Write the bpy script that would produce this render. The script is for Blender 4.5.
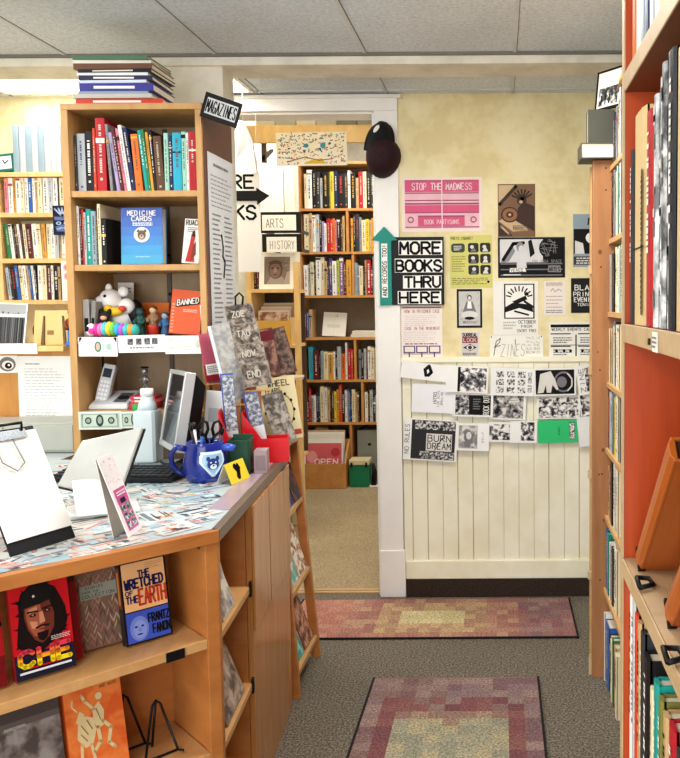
import bpy, math, random
from mathutils import Matrix, Vector, Euler

for o in list(bpy.data.objects):
    bpy.data.objects.remove(o)
SC = bpy.context.scene
COL = SC.collection
PI = math.pi
R = math.radians

# ---------------------------------------------------------------- camera
F, CX, CY, PITCH, ROLL, EYE = 800.0, 500.0, 354.7, R(3.7), R(-0.38), 1.505
cd = bpy.data.cameras.new('camera')
cam = bpy.data.objects.new('camera', cd)
COL.objects.link(cam)
cam.location = (0, 0, EYE)
CM = Matrix.Rotation(PI/2 - PITCH, 3, 'X') @ Matrix.Rotation(ROLL, 3, 'Z')
cam.rotation_euler = CM.to_euler()
cd.sensor_width = 36.0
cd.sensor_fit = 'AUTO'
cd.lens = F*36.0/758.0
cd.shift_x = -(CX-340.0)/758.0
cd.shift_y = -(379.0-CY)/758.0
cd.clip_start = 0.05
SC.camera = cam

# ---------------------------------------------------------------- world, lamps, exposure
SC.view_settings.view_transform = 'Standard'
SC.view_settings.look = 'None'
SC.view_settings.gamma = 1.0
SC.view_settings.exposure = 0.42
SC.cycles.use_denoising = True
SC.cycles.max_bounces = 8
SC.cycles.diffuse_bounces = 4
W = bpy.data.worlds.new('world')
SC.world = W
W.use_nodes = True
bg = W.node_tree.nodes['Background']
bg.inputs[0].default_value = (0.97, 0.98, 1.0, 1)
bg.inputs[1].default_value = 0.55

def area(name, loc, sx, sy, power, color=(1.0, 0.97, 0.90), rot=(0, 0, 0)):
    l = bpy.data.lights.new(name, 'AREA')
    l.shape = 'RECTANGLE'
    l.size, l.size_y = sx, sy
    l.energy = power
    l.color = color
    o = bpy.data.objects.new(name, l)
    COL.objects.link(o)
    o.location = loc
    o.rotation_euler = rot
    return o

CEIL = 2.545
# fluorescent troffers of the front room (out of frame, overhead), then the two seen past the pillar, then the back room
area('troffer_light', (-1.15, 0.1, CEIL-0.05), 0.55, 1.15, 20)
area('troffer_light', (-0.05, 2.4, CEIL-0.05), 0.55, 0.9, 26)
area('troffer_light', (-2.3, 2.2, CEIL-0.05), 0.55, 1.15, 26)
area('back_room_light', (-1.5, 4.85, 3.02), 1.0, 0.7, 25, (1.0, 0.97, 0.92))
area('back_room_light', (-0.9, 6.0, 3.02), 1.0, 0.7, 24, (1.0, 0.96, 0.90))
area('added_rear_fill', (-1.3, -2.7, 1.35), 4.2, 2.2, 125, (0.96, 0.98, 1.0), (R(90), 0, 0))  # added light behind the camera to brighten ceiling and walls, no window known

# ---------------------------------------------------------------- pixel helper: photo point at a chosen depth -> place in the room
def P(px, py, Y):
    d = CM @ Vector(((px-CX)/F, -(py-CY)/F, -1.0))
    return Vector((0, 0, EYE)) + d*(Y/d.y)

def ray_z(px, py, z):
    """where the photo point lies on the level z"""
    d = CM @ Vector(((px-CX)/F, -(py-CY)/F, -1.0))
    return Vector((0, 0, EYE)) + d*((z-EYE)/d.z)

def project(q):
    c = CM.transposed() @ (q - Vector((0, 0, EYE)))
    return (CX - F*c.x/c.z, CY + F*c.y/c.z)

def perp(BL, BR, px, py, y0, y1):
    """the point seen at (px, py) that makes a right angle at BL with BR"""
    best = None
    for i in range(400):
        q = P(px, py, y0+(y1-y0)*i/399)
        v = (q-BL).normalized().dot((BR-BL).normalized())
        if best is None or abs(v) < best[0]:
            best = (abs(v), q)
    return best[1]

# ---------------------------------------------------------------- materials
def lin(c):
    return c/12.92 if c <= 0.04045 else ((c+0.055)/1.055)**2.4

def hexc(h):
    h = h.lstrip('#')
    return tuple(lin(int(h[i:i+2], 16)/255) for i in (0, 2, 4)) + (1,)

MC = {}
def node_mat(name):
    m = bpy.data.materials.new(name)
    m.use_nodes = True
    nt = m.node_tree
    b = nt.nodes['Principled BSDF']
    return m, nt, b

def col(h, rough=0.55, var=0.06, metal=0.0):
    """plain coloured surface with a slight uneven tone"""
    key = (h, rough, var, metal)
    if key in MC:
        return MC[key]
    m, nt, b = node_mat('paint_' + h.strip('#'))
    c = hexc(h)
    n = nt.nodes.new('ShaderNodeTexNoise')
    n.inputs['Scale'].default_value = 9
    n.inputs['Detail'].default_value = 3
    tc = nt.nodes.new('ShaderNodeTexCoord')
    nt.links.new(tc.outputs['Object'], n.inputs['Vector'])
    r = nt.nodes.new('ShaderNodeValToRGB')
    lo = tuple(max(0, x*(1-var*1.6)) for x in c[:3]) + (1,)
    hi = tuple(min(1, x*(1+var)) for x in c[:3]) + (1,)
    r.color_ramp.elements[0].color = lo
    r.color_ramp.elements[1].color = hi
    r.color_ramp.elements[0].position = 0.3
    r.color_ramp.elements[1].position = 0.7
    nt.links.new(n.outputs['Fac'], r.inputs['Fac'])
    nt.links.new(r.outputs['Color'], b.inputs['Base Color'])
    b.inputs['Roughness'].default_value = rough
    b.inputs['Metallic'].default_value = metal
    b.inputs['Specular IOR Level'].default_value = 0.5 if rough < 0.3 or metal else 0.22
    m['hex'] = h
    MC[key] = m
    return m

def wood(name, c1, c2, scale=(1.2, 1.2, 14), rough=0.42, contrast=0.5):
    key = ('wood', name)
    if key in MC:
        return MC[key]
    m, nt, b = node_mat(name)
    tc = nt.nodes.new('ShaderNodeTexCoord')
    mp = nt.nodes.new('ShaderNodeMapping')
    mp.inputs['Scale'].default_value = scale
    nt.links.new(tc.outputs['Object'], mp.inputs['Vector'])
    n = nt.nodes.new('ShaderNodeTexNoise')
    n.inputs['Scale'].default_value = 3.0
    n.inputs['Detail'].default_value = 6
    n.inputs['Roughness'].default_value = 0.62
    n.inputs['Distortion'].default_value = 0.6
    nt.links.new(mp.outputs['Vector'], n.inputs['Vector'])
    r = nt.nodes.new('ShaderNodeValToRGB')
    r.color_ramp.elements[0].color = hexc(c1)
    r.color_ramp.elements[1].color = hexc(c2)
    r.color_ramp.elements[0].position = 0.5 - contrast/2 + 0.02
    r.color_ramp.elements[1].position = 0.5 + contrast/2 - 0.02
    nt.links.new(n.outputs['Fac'], r.inputs['Fac'])
    nt.links.new(r.outputs['Color'], b.inputs['Base Color'])
    bp = nt.nodes.new('ShaderNodeBump')
    bp.inputs['Strength'].default_value = 0.06
    nt.links.new(n.outputs['Fac'], bp.inputs['Height'])
    nt.links.new(bp.outputs['Normal'], b.inputs['Normal'])
    b.inputs['Roughness'].default_value = rough
    MC[key] = m
    return m

def speckle(name, c1, c2, c3, scale, rough=0.95, bump=0.3, lo=0.38, hi=0.62, big=1.2, amp=(0.86, 1.08)):
    """carpet or plaster: fine speckles over a broad uneven tone"""
    m, nt, b = node_mat(name)
    tc = nt.nodes.new('ShaderNodeTexCoord')
    n = nt.nodes.new('ShaderNodeTexNoise')
    n.inputs['Scale'].default_value = scale
    n.inputs['Detail'].default_value = 3
    n.inputs['Roughness'].default_value = 0.7
    nt.links.new(tc.outputs['Object'], n.inputs['Vector'])
    r = nt.nodes.new('ShaderNodeValToRGB')
    r.color_ramp.elements[0].color = hexc(c1)
    r.color_ramp.elements[0].position = lo
    r.color_ramp.elements[1].color = hexc(c3)
    r.color_ramp.elements[1].position = hi
    e = r.color_ramp.elements.new(0.5)
    e.color = hexc(c2)
    nt.links.new(n.outputs['Fac'], r.inputs['Fac'])
    n2 = nt.nodes.new('ShaderNodeTexNoise')
    n2.inputs['Scale'].default_value = big
    n2.inputs['Detail'].default_value = 4
    nt.links.new(tc.outputs['Object'], n2.inputs['Vector'])
    mr = nt.nodes.new('ShaderNodeMapRange')
    mr.inputs['From Min'].default_value = 0.3
    mr.inputs['From Max'].default_value = 0.7
    mr.inputs['To Min'].default_value = amp[0]
    mr.inputs['To Max'].default_value = amp[1]
    nt.links.new(n2.outputs['Fac'], mr.inputs['Value'])
    mx = nt.nodes.new('ShaderNodeMix')
    mx.data_type = 'RGBA'
    mx.blend_type = 'MULTIPLY'
    mx.inputs['Factor'].default_value = 1.0
    nt.links.new(r.outputs['Color'], mx.inputs[6])
    nt.links.new(mr.outputs['Result'], mx.inputs[7])
    nt.links.new(mx.outputs[2], b.inputs['Base Color'])
    bp = nt.nodes.new('ShaderNodeBump')
    bp.inputs['Strength'].default_value = bump
    bp.inputs['Distance'].default_value = 0.01
    nt.links.new(n.outputs['Fac'], bp.inputs['Height'])
    nt.links.new(bp.outputs['Normal'], b.inputs['Normal'])
    b.inputs['Roughness'].default_value = rough
    return m

def picture(hexes, scale, seed, crisp=0.5):
    """a printed picture: cloudy patches of a few inks"""
    key = ('pic', tuple(hexes), round(scale, 1), seed)
    if key in MC:
        return MC[key]
    m, nt, b = node_mat('printed_picture')
    tc = nt.nodes.new('ShaderNodeTexCoord')
    mp = nt.nodes.new('ShaderNodeMapping')
    mp.inputs['Location'].default_value = (seed*1.37, seed*0.73, seed*2.11)
    nt.links.new(tc.outputs['Object'], mp.inputs['Vector'])
    n = nt.nodes.new('ShaderNodeTexNoise')
    n.inputs['Scale'].default_value = scale
    n.inputs['Detail'].default_value = 4
    n.inputs['Roughness'].default_value = 0.55
    n.inputs['Distortion'].default_value = 0.35
    nt.links.new(mp.outputs['Vector'], n.inputs['Vector'])
    r = nt.nodes.new('ShaderNodeValToRGB')
    k = len(hexes)
    r.color_ramp.elements[0].position = 0.40
    r.color_ramp.elements[0].color = hexc(hexes[0])
    r.color_ramp.elements[1].position = 0.60
    r.color_ramp.elements[1].color = hexc(hexes[-1])
    for i in range(1, k-1):
        e = r.color_ramp.elements.new(0.40+0.20*i/(k-1))
        e.color = hexc(hexes[i])
    nt.links.new(n.outputs['Fac'], r.inputs['Fac'])
    nt.links.new(r.outputs['Color'], b.inputs['Base Color'])
    b.inputs['Roughness'].default_value = 0.5
    b.inputs['Specular IOR Level'].default_value = 0.25
    MC[key] = m
    return m

def lamp_mat(name, color, strength):
    m, nt, b = node_mat(name)
    b.inputs['Base Color'].default_value = color
    b.inputs['Emission Color'].default_value = color
    b.inputs['Emission Strength'].default_value = strength
    return m

M_CARPET = speckle('carpet_grey_brown', '#3c362f', '#645b4f', '#8f8676', 130, big=1.5)
M_CARPET2 = speckle('carpet_beige', '#7d6c50', '#a08d6c', '#bba988', 150, big=1.5)
M_CEIL = speckle('ceiling_tile', '#c6d0dc', '#d8e1ec', '#e2eaf4', 70, bump=0.15, lo=0.34, hi=0.6)
M_GRID = col('#d3d7dc', 0.5)
M_WALL = speckle('plaster_cream', '#dccb98', '#e6d8a8', '#ece0b6', 5, rough=0.7, bump=0.03, big=0.8, amp=(0.95, 1.02))
M_WALL2 = speckle('plaster_pale', '#d9d5c6', '#e4e0d2', '#ece8da', 6, rough=0.75, bump=0.03, big=0.9, amp=(0.95, 1.02))
M_WAINS = speckle('wainscot_cream', '#ebe6c8', '#f0ebd2', '#f4f0da', 4, rough=0.5, bump=0.02, big=1.0, amp=(0.95, 1.02))
M_WHITE = col('#eeece8', 0.4, 0.02)
M_COVE = speckle('cove_carpet_brown', '#1c120c', '#2c1d13', '#3b291c', 120)
M_BIRCH = wood('birch_ply', '#a3602a', '#c17d40', (1.5, 1.5, 5), 0.38)
M_BIRCHX = wood('birch_ply_edge', '#b9854e', '#d3a56c', (6, 1.5, 6), 0.45)
M_PANEL = wood('honey_panel', '#a66b34', '#c58a4c', (6, 6, 0.7), 0.22)
M_PINE = wood('pine_board', '#8c5b34', '#a87346', (9, 9, 0.9), 0.5)
M_PINEX = wood('pine_shelf', '#b88a55', '#d0a772', (2, 2, 6), 0.5)
M_OAK = wood('oak_veneer', '#a97f48', '#c2985f', (5, 5, 1.2), 0.45)
M_OAKIN = wood('oak_shaded', '#7c6446', '#967b58', (4, 4, 1.0), 0.5)  # oak darkened, the shade inside the bookcase is put into its colour
M_DARK = wood('dark_brown_side', '#4a2a20', '#63392b', (5, 5, 0.8), 0.45)
M_ORANGE = wood('orange_stained_panel', '#a23400', '#bb4604', (12, 12, 1.0), 0.45)
M_PALE = wood('pale_shelf_wood', '#b0936c', '#c9ad86', (1.5, 6, 6), 0.55)
M_FAR = wood('amber_shelf_wood', '#b9793a', '#d49a55', (3, 3, 3), 0.5)
M_FARDK = wood('deep_brown_wood', '#3a2a20', '#513a2b', (3, 3, 1), 0.55)  # dark brown wood for brackets, blocks and backings
M_LEFT = wood('light_pine', '#dcae6a', '#efcb8e', (5, 2, 2), 0.5)
M_BLACK = col('#0b0b0d', 0.5)
M_BLKMET = col('#1b1b1d', 0.35, 0.03, 0.6)
M_PAGE = col('#e8dfc8', 0.8, 0.08)
M_PAPER = col('#f1efea', 0.6, 0.02)

# ---------------------------------------------------------------- mesh builder
GL = {
 'A': [[(0,0),(2,6),(4,0)],[(.8,2.2),(3.2,2.2)]], 'B': [[(0,0),(0,6),(2.6,6),(3.6,5.2),(3.4,3.8),(2.4,3.2),(0,3.2)],[(2.4,3.2),(3.9,2.4),(3.9,.8),(2.8,0),(0,0)]],
 'C': [[(3.8,5),(2.8,6),(1.2,6),(0,4.6),(0,1.4),(1.2,0),(2.8,0),(3.8,1)]], 'D': [[(0,0),(0,6),(2.2,6),(3.8,4.6),(3.8,1.4),(2.2,0),(0,0)]],
 'E': [[(3.6,6),(0,6),(0,0),(3.6,0)],[(0,3.1),(2.9,3.1)]], 'F': [[(3.6,6),(0,6),(0,0)],[(0,3.1),(2.9,3.1)]],
 'G': [[(3.8,5),(2.8,6),(1.2,6),(0,4.6),(0,1.4),(1.2,0),(2.8,0),(3.8,1),(3.8,2.8),(2.2,2.8)]], 'H': [[(0,0),(0,6)],[(4,0),(4,6)],[(0,3),(4,3)]],
 'I': [[(2,0),(2,6)]], 'J': [[(3.4,6),(3.4,1.2),(2.4,0),(1.2,0),(.2,1.2)]], 'K': [[(0,0),(0,6)],[(3.8,6),(0,2.6)],[(1.2,3.6),(3.9,0)]],
 'L': [[(0,6),(0,0),(3.6,0)]], 'M': [[(0,0),(.2,6),(2,2.4),(3.8,6),(4,0)]], 'N': [[(0,0),(0,6),(4,0),(4,6)]],
 'O': [[(1.2,0),(0,1.4),(0,4.6),(1.2,6),(2.8,6),(4,4.6),(4,1.4),(2.8,0),(1.2,0)]], 'P': [[(0,0),(0,6),(2.8,6),(3.9,5),(3.9,3.8),(2.8,2.8),(0,2.8)]],
 'Q': [[(1.2,0),(0,1.4),(0,4.6),(1.2,6),(2.8,6),(4,4.6),(4,1.4),(2.8,0),(1.2,0)],[(2.4,1.6),(4,-.4)]],
 'R': [[(0,0),(0,6),(2.8,6),(3.9,5),(3.9,3.9),(2.8,3),(0,3)],[(1.8,3),(4,0)]], 'S': [[(3.7,5),(2.8,6),(1.2,6),(.1,5),(.3,3.7),(3.6,2.4),(3.9,1.2),(2.8,0),(1.2,0),(0,1)]],
 'T': [[(0,6),(4,6)],[(2,6),(2,0)]], 'U': [[(0,6),(0,1.4),(1.2,0),(2.8,0),(4,1.4),(4,6)]], 'V': [[(0,6),(2,0),(4,6)]], 'W': [[(0,6),(1,0),(2,4),(3,0),(4,6)]],
 'X': [[(0,0),(4,6)],[(0,6),(4,0)]], 'Y': [[(0,6),(2,3),(4,6)],[(2,3),(2,0)]], 'Z': [[(0,6),(4,6),(0,0),(4,0)]],
 '1': [[(1,5),(2,6),(2,0)]], '9': [[(3.8,3.6),(2.8,2.8),(1.2,2.8),(0,3.8),(0,5),(1.2,6),(2.8,6),(3.8,5),(3.8,1.4),(2.6,0),(.8,0)]],
 '2': [[(0,5),(1.2,6),(2.8,6),(3.8,5),(3.8,4),(0,0),(4,0)]], '!': [[(2,6),(2,1.8)],[(2,.4),(2,0)]], '0': [[(1.2,0),(0,1.4),(0,4.6),(1.2,6),(2.8,6),(4,4.6),(4,1.4),(2.8,0),(1.2,0)]],
 '&': [[(4,0),(.6,4.6),(1.4,6),(2.6,5.6),(2.4,4.2),(.2,2),(.4,.6),(1.6,0),(4,2.4)]], '?': [[(0,5),(1.2,6),(2.8,6),(3.8,5),(3.6,4),(2,2.8),(2,1.8)],[(2,.4),(2,0)]],
 '.': [[(2,.5),(2,0)]], '/': [[(0,0),(4,6)]], '-': [[(.6,3),(3.4,3)]],
}

class MB:
    def __init__(s):
        s.v, s.f, s.mi, s.sm, s.mats = [], [], [], [], []
        s.T = Matrix.Identity(4)
    def slot(s, m):
        if m not in s.mats:
            s.mats.append(m)
        return s.mats.index(m)
    def add(s, vs, fs, m, M=None, smooth=False):
        b = len(s.v)
        T = s.T if M is None else s.T @ M
        s.v += [tuple(T @ Vector(v)) for v in vs]
        k = s.slot(m)
        for f in fs:
            s.f.append([b+i for i in f])
            s.mi.append(k)
            s.sm.append(smooth)
        return s
    def box(s, x0, x1, y0, y1, z0, z1, m, M=None):
        vs = [(x, y, z) for z in (z0, z1) for y in (y0, y1) for x in (x0, x1)]
        return s.add(vs, [(0,2,3,1),(4,5,7,6),(0,1,5,4),(2,6,7,3),(0,4,6,2),(1,3,7,5)], m, M)
    def prism(s, poly, z0, z1, m, M=None):
        n = len(poly)
        vs = [(x, y, z0) for x, y in poly] + [(x, y, z1) for x, y in poly]
        fs = [tuple(range(n))[::-1], tuple(range(n, 2*n))] + [(i, (i+1) % n, n+(i+1) % n, n+i) for i in range(n)]
        return s.add(vs, fs, m, M)
    def hexa(s, a, b, m):
        """solid between two quads a and b"""
        return s.add(list(a)+list(b), [(3,2,1,0),(4,5,6,7),(0,1,5,4),(1,2,6,5),(2,3,7,6),(3,0,4,7)], m)
    def tube(s, pts, r, m, n=7, rr=None, caps=True):
        pts = [Vector(p) for p in pts]
        vs, fs = [], []
        up = Vector((0.13, 0.21, 1)).normalized()
        for i, p in enumerate(pts):
            t = (pts[min(i+1, len(pts)-1)] - pts[max(i-1, 0)]).normalized()
            a = t.cross(up)
            if a.length < 0.15:
                a = t.cross(Vector((1, 0.1, 0)))
            a.normalize()
            b = t.cross(a)
            ri = rr[i] if rr else r
            for k in range(n):
                th = 2*PI*k/n
                vs.append(tuple(p + (a*math.cos(th)+b*math.sin(th))*ri))
        for i in range(len(pts)-1):
            for k in range(n):
                fs.append((i*n+k, i*n+(k+1) % n, (i+1)*n+(k+1) % n, (i+1)*n+k))
        if caps:
            fs += [tuple(range(n))[::-1], tuple(range((len(pts)-1)*n, len(pts)*n))]
        return s.add(vs, fs, m, None, True)
    def lathe(s, prof, m, n=28, M=None):
        vs, fs = [], []
        for r, z in prof:
            for k in range(n):
                th = 2*PI*k/n
                vs.append((r*math.cos(th), r*math.sin(th), z))
        for i in range(len(prof)-1):
            for k in range(n):
                fs.append((i*n+k, i*n+(k+1) % n, (i+1)*n+(k+1) % n, (i+1)*n+k))
        fs += [tuple(range(n))[::-1], tuple(range((len(prof)-1)*n, len(prof)*n))]
        return s.add(vs, fs, m, M, True)
    def ball(s, c, rx, ry, rz, m, n=14, k=9, M=None):
        vs, fs = [], []
        for i in range(k+1):
            ph = -PI/2 + PI*i/k
            for j in range(n):
                th = 2*PI*j/n
                vs.append((c[0]+rx*math.cos(ph)*math.cos(th), c[1]+ry*math.cos(ph)*math.sin(th), c[2]+rz*math.sin(ph)))
        for i in range(k):
            for j in range(n):
                fs.append((i*n+j, i*n+(j+1) % n, (i+1)*n+(j+1) % n, (i+1)*n+j))
        return s.add(vs, fs, m, M, True)
    # ---- flat printing: u to the viewer's right, v up, on a surface that faces local -Y at y = 0
    def pr(s, pts, m, lay=0):
        y = -0.0004*(lay+1)
        return s.add([(u, y, v) for u, v in pts], [tuple(range(len(pts)))], m)
    def rect(s, u0, v0, u1, v1, m, lay=0):
        return s.pr([(u0, v0), (u1, v0), (u1, v1), (u0, v1)], m, lay)
    def disc(s, u, v, ru, rv, m, lay=0, n=16, a0=0, a1=2*PI):
        return s.pr([(u+ru*math.cos(a0+(a1-a0)*k/n), v+rv*math.sin(a0+(a1-a0)*k/n)) for k in range(n if a1-a0 > 6.2 else n+1)], m, lay)
    def stroke(s, pts, w, m, lay=0, dots=True):
        for (a, b) in zip(pts[:-1], pts[1:]):
            dx, dy = b[0]-a[0], b[1]-a[1]
            L = math.hypot(dx, dy)
            if L < 1e-7:
                continue
            nx, ny = -dy/L*w/2, dx/L*w/2
            ex, ey = dx/L*w*0.25, dy/L*w*0.25
            s.pr([(a[0]-ex-nx, a[1]-ey-ny), (b[0]+ex-nx, b[1]+ey-ny), (b[0]+ex+nx, b[1]+ey+ny), (a[0]-ex+nx, a[1]-ey+ny)], m, lay)
        if dots:
            for p in pts:
                s.disc(p[0], p[1], w/2, w/2, m, lay, 8)
        return s
    def text(s, t, u0, v0, u1, v1, m, lay=1, wt=0.85, rot=False, slant=0, gap=1.6, dots=False):
        """hand-drawn capitals that fill the box; rot: reading upward"""
        n = len(t)
        total = n*4 + (n-1)*gap
        W_, H_ = (u1-u0, v1-v0) if not rot else (v1-v0, u1-u0)
        kx, ky = W_/total, H_/6
        for i, ch in enumerate(t):
            for pl in GL.get(ch, []):
                q = []
                for (x, y) in pl:
                    a, b = (i*(4+gap)+x)*kx + slant*y*ky, y*ky
                    q.append((u0+a, v0+b) if not rot else (u1-b, v0+a))
                s.stroke(q, wt*min(kx*1.3, ky), m, lay, dots)
        return s
    def lines(s, u0, v0, u1, v1, n, m, lay=1, rnd=None, fill=0.5, ragged=0.35):
        """rows of small unreadable print"""
        rnd = rnd or random.Random(3)
        dv = (v1-v0)/n
        for i in range(n):
            u = u0
            end = u1 - (u1-u0)*ragged*rnd.random()
            vv = v1 - (i+1)*dv
            while u < end:
                w = (u1-u0)*rnd.uniform(0.05, 0.16)
                s.rect(u, vv+dv*0.2, min(u+w, end), vv+dv*(0.2+fill), m, lay)
                u += w + (u1-u0)*0.025
        return s
    def blobs(s, u0, v0, u1, v1, n, mats, seed, lay=1, size=0.3):
        """a printed picture of mixed patches"""
        w, h = u1-u0, v1-v0
        hx = []
        for m in mats:
            if m.get('hex') and m['hex'] not in hx:
                hx.append(m['hex'])
        if 'lum':
            hx.sort(key=lambda c: sum(int(c[i:i+2], 16)*k for i, k in ((1, .3), (3, .6), (5, .1))))
        return s.rect(u0, v0, u1, v1, picture(hx, 1.0/(size*min(w, h)), seed % 97), lay)
    def build(s, name, parent=None, loc=None, rot=None, bevel=0, seg=2, M=None):
        me = bpy.data.meshes.new(name)
        me.from_pydata(s.v, [], s.f)
        for m in s.mats:
            me.materials.append(m)
        me.polygons.foreach_set('material_index', s.mi)
        me.polygons.foreach_set('use_smooth', s.sm)
        me.update()
        o = bpy.data.objects.new(name, me)
        COL.objects.link(o)
        if parent:
            o.parent = parent
        if M is not None:
            o.matrix_world = M
        if loc is not None:
            o.location = loc
        if rot is not None:
            o.rotation_euler = rot
        if bevel:
            b = o.modifiers.new('bevel', 'BEVEL')
            b.width = bevel
            b.segments = seg
            b.limit_method = 'ANGLE'
            b.angle_limit = R(50)
        return o

def tag(o, label, cat, group=None, kind=None):
    if label:
        o['label'] = label
    if cat:
        o['category'] = cat
    if group:
        o['group'] = group
    if kind:
        o['kind'] = kind
    return o

def struct(o, label=None):
    o['kind'] = 'structure'
    if label:
        o['label'] = label
        o['category'] = o.name.split('_')[0]
    return o

def empty(name, label, cat, loc=(0, 0, 0), rot=(0, 0, 0), group=None):
    o = bpy.data.objects.new(name, None)
    o.empty_display_size = 0.05
    COL.objects.link(o)
    o.location = loc
    o.rotation_euler = rot
    return tag(o, label, cat, group)

def frame(BL, BR, TL):
    """matrix whose local x runs BL->BR, z up the face, -y out of the face; plus width and height"""
    x = (BR-BL)
    w = x.length
    x.normalize()
    z = TL-BL
    z = z - x*z.dot(x)
    h = z.length
    z.normalize()
    y = z.cross(x)
    c = (BL+BR)/2
    M = Matrix(((x.x, y.x, z.x, c.x), (x.y, y.y, z.y, c.y), (x.z, y.z, z.z, c.z), (0, 0, 0, 1)))
    return M, w, h

def lift(M, w, t):
    """raise a leaning thing until its lowest bottom corner touches what it stands on"""
    d = M.translation.z - min((M @ Vector((sx*w/2, y, 0))).z for sx in (-1, 1) for y in (0, t))
    return Matrix.Translation((0, 0, max(0, d)+.0003)) @ M

def sheet(name, label, cat, w, h, M, color='#f1efea', t=0.0015, draw=None, group=None, part='print', rough=0.6, up=True):
    """a flat printed thing; local frame faces -Y, bottom centre at the origin"""
    b = MB()
    b.box(-w/2, w/2, 0, t, 0, h, color if not isinstance(color, str) else col(color, rough, 0.02))
    o = b.build(name)
    o.matrix_world = lift(M, w, t) if up else M
    tag(o, label, cat, group)
    if draw:
        a = MB()
        draw(a, w, h)
        if a.v:
            p = a.build(part, o)
    return o

def onwall(name, label, cat, box, Y, color='#f1efea', draw=None, t=0.0015, roll=0, tilt=0, group=None, rough=0.6, part='print'):
    """sheet pinned to a plane facing the camera at depth Y (front face), from its box in the photo"""
    x0, y0, x1, y1 = box
    a, b = P(x0, y1, Y), P(x1, y0, Y)
    c = P((x0+x1)/2, (y0+y1)/2, Y)
    w, h = b.x-a.x, b.z-a.z
    M = Matrix.Translation(c) @ Euler((R(tilt), R(roll), 0)).to_matrix().to_4x4() @ Matrix.Translation((0, 0, -h/2))
    return sheet(name, label, cat, w, h, M, color, t, draw, group, part, rough, False)

# ================================================================ THE SETTING
YW = 4.05            # face of the back wall
WT = 0.14            # its thickness
OX0, OX1 = -1.42, P(377, 300, YW).x          # door opening
ZTOP = P(300, 112, YW).z

def slab(name, x0, x1, y0, y1, z0, z1, m, bevel=0):
    o = MB().box(x0, x1, y0, y1, z0, z1, m).build(name, bevel=bevel)
    return struct(o)

slab('floor', -3.6, 1.3, -3.0, YW+0.06, -0.1, 0, M_CARPET)
slab('floor_back_room', -3.6, 1.3, YW+0.06, 7.3, -0.1, -0.002, M_CARPET2)
b = MB()
b.box(OX0, OX1, YW+0.03, YW+0.05, 0, 0.006, M_PINEX)
b.box(OX0, OX1, YW+0.05, YW+0.075, 0, 0.010, col('#b59a70', 0.5))
b.box(OX0, OX1, YW+0.075, YW+0.09, 0, 0.006, M_PINEX)
struct(b.build('trim_1'))
slab('ceiling', -3.6, 1.3, -3.0, YW+WT, CEIL, CEIL+0.1, M_CEIL)
slab('ceiling_back_room', -3.6, 1.3, YW+WT, 7.3, 3.1, 3.2, M_WALL2)
# ceiling grid
b = MB()
GX = [-1.175 + 0.622*k for k in range(-4, 5)]
for x in GX:
    b.box(x-0.007, x+0.007, -3.0, YW, CEIL-0.004, CEIL+0.01, M_GRID)
    b.box(x+0.007, x+0.010, -3.0, YW, CEIL-0.0015, CEIL+0.01, col('#6e6c68'))
for y in (-1.6, -0.98, -0.36, 0.28, 0.9, 1.53, 2.16, 2.78):
    b.box(-3.6, 1.3, y-0.009, y+0.009, CEIL-0.0042, CEIL+0.01, M_GRID)
    b.box(-3.6, 1.3, y+0.009, y+0.013, CEIL-0.0015, CEIL+0.01, col('#6e6c68'))
b.box(-3.6, 1.3, 3.97, 3.985, CEIL-0.004, CEIL+0.01, M_GRID)
struct(b.build('ceiling_grid'))
# small header beam that runs across the ceiling over the pillar
b = MB()
b.box(-3.6, 1.3, 3.40, 3.60, CEIL-0.045, CEIL+0.02, M_WALL2)
b.box(-3.6, 1.3, 3.385, 3.405, CEIL-0.012, CEIL+0.02, col('#77746c'))
struct(b.build('ceiling_beam', bevel=0.003))

# back wall with its door opening
b = MB()
b.box(OX1, 1.3, YW, YW+WT, 0, 3.1, M_WALL)
b.box(OX0, OX1, YW, YW+WT, ZTOP, 3.1, M_WALL)
b.box(-3.6, OX0, YW, YW+WT, 0, 3.1, M_WALL)
struct(b.build('wall_back'))
slab('wall_left', -3.7, -3.6, -3.0, 7.4, -0.1, 3.2, M_WALL)
slab('wall_right', 0.86, 0.96, -3.0, YW, -0.1, CEIL+0.1, M_WALL2)
slab('wall_back_room', -3.6, 1.3, 7.2, 7.3, -0.1, 3.2, M_WALL2)
slab('wall_back_room_right', 0.4, 0.5, YW+WT, 7.2, -0.1, 3.1, M_WALL2)
slab('wall_back_room_partition', -3.6, P(301, 300, 5.5).x, 5.42, 5.5, 0, 3.1, M_WALL2)

# pillar beside the doorway
px0, px1 = P(128, 90, 3.42).x, P(223, 90, 3.42).x
slab('wall_pillar', px0, px1, 3.42, 3.56, 0, CEIL-0.04, M_WALL2, 0.004)

# door casing
b = MB()
zc = P(300, 97, YW).z
xl, xr = P(376.5, 300, YW-0.02).x, P(400, 300, YW-0.02).x
b.box(xl, xr, YW-0.022, YW, 0, ZTOP, M_WHITE)
b.box(xl-0.004, xr+0.01, YW-0.03, YW, 0, P(390, 549, YW).z, M_WHITE)
b.box(OX0-0.11, xr, YW-0.022, YW, ZTOP, zc-0.012, M_WHITE)
b.box(OX0-0.11, xr+0.02, YW-0.035, YW, zc-0.014, zc+0.004, M_WHITE)
b.box(OX0-0.11, OX0+0.005, YW-0.022, YW, 0, ZTOP, M_WHITE)
# jamb lining
b.box(OX1-0.012, OX1, YW, YW+WT, 0, ZTOP, M_WHITE)
b.box(OX0, OX0+0.012, YW, YW+WT, 0, ZTOP, M_WHITE)
b.box(OX0, OX1, YW, YW+WT, ZTOP-0.012, ZTOP, M_WHITE)
struct(b.build('door_1_casing', bevel=0.003))
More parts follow.
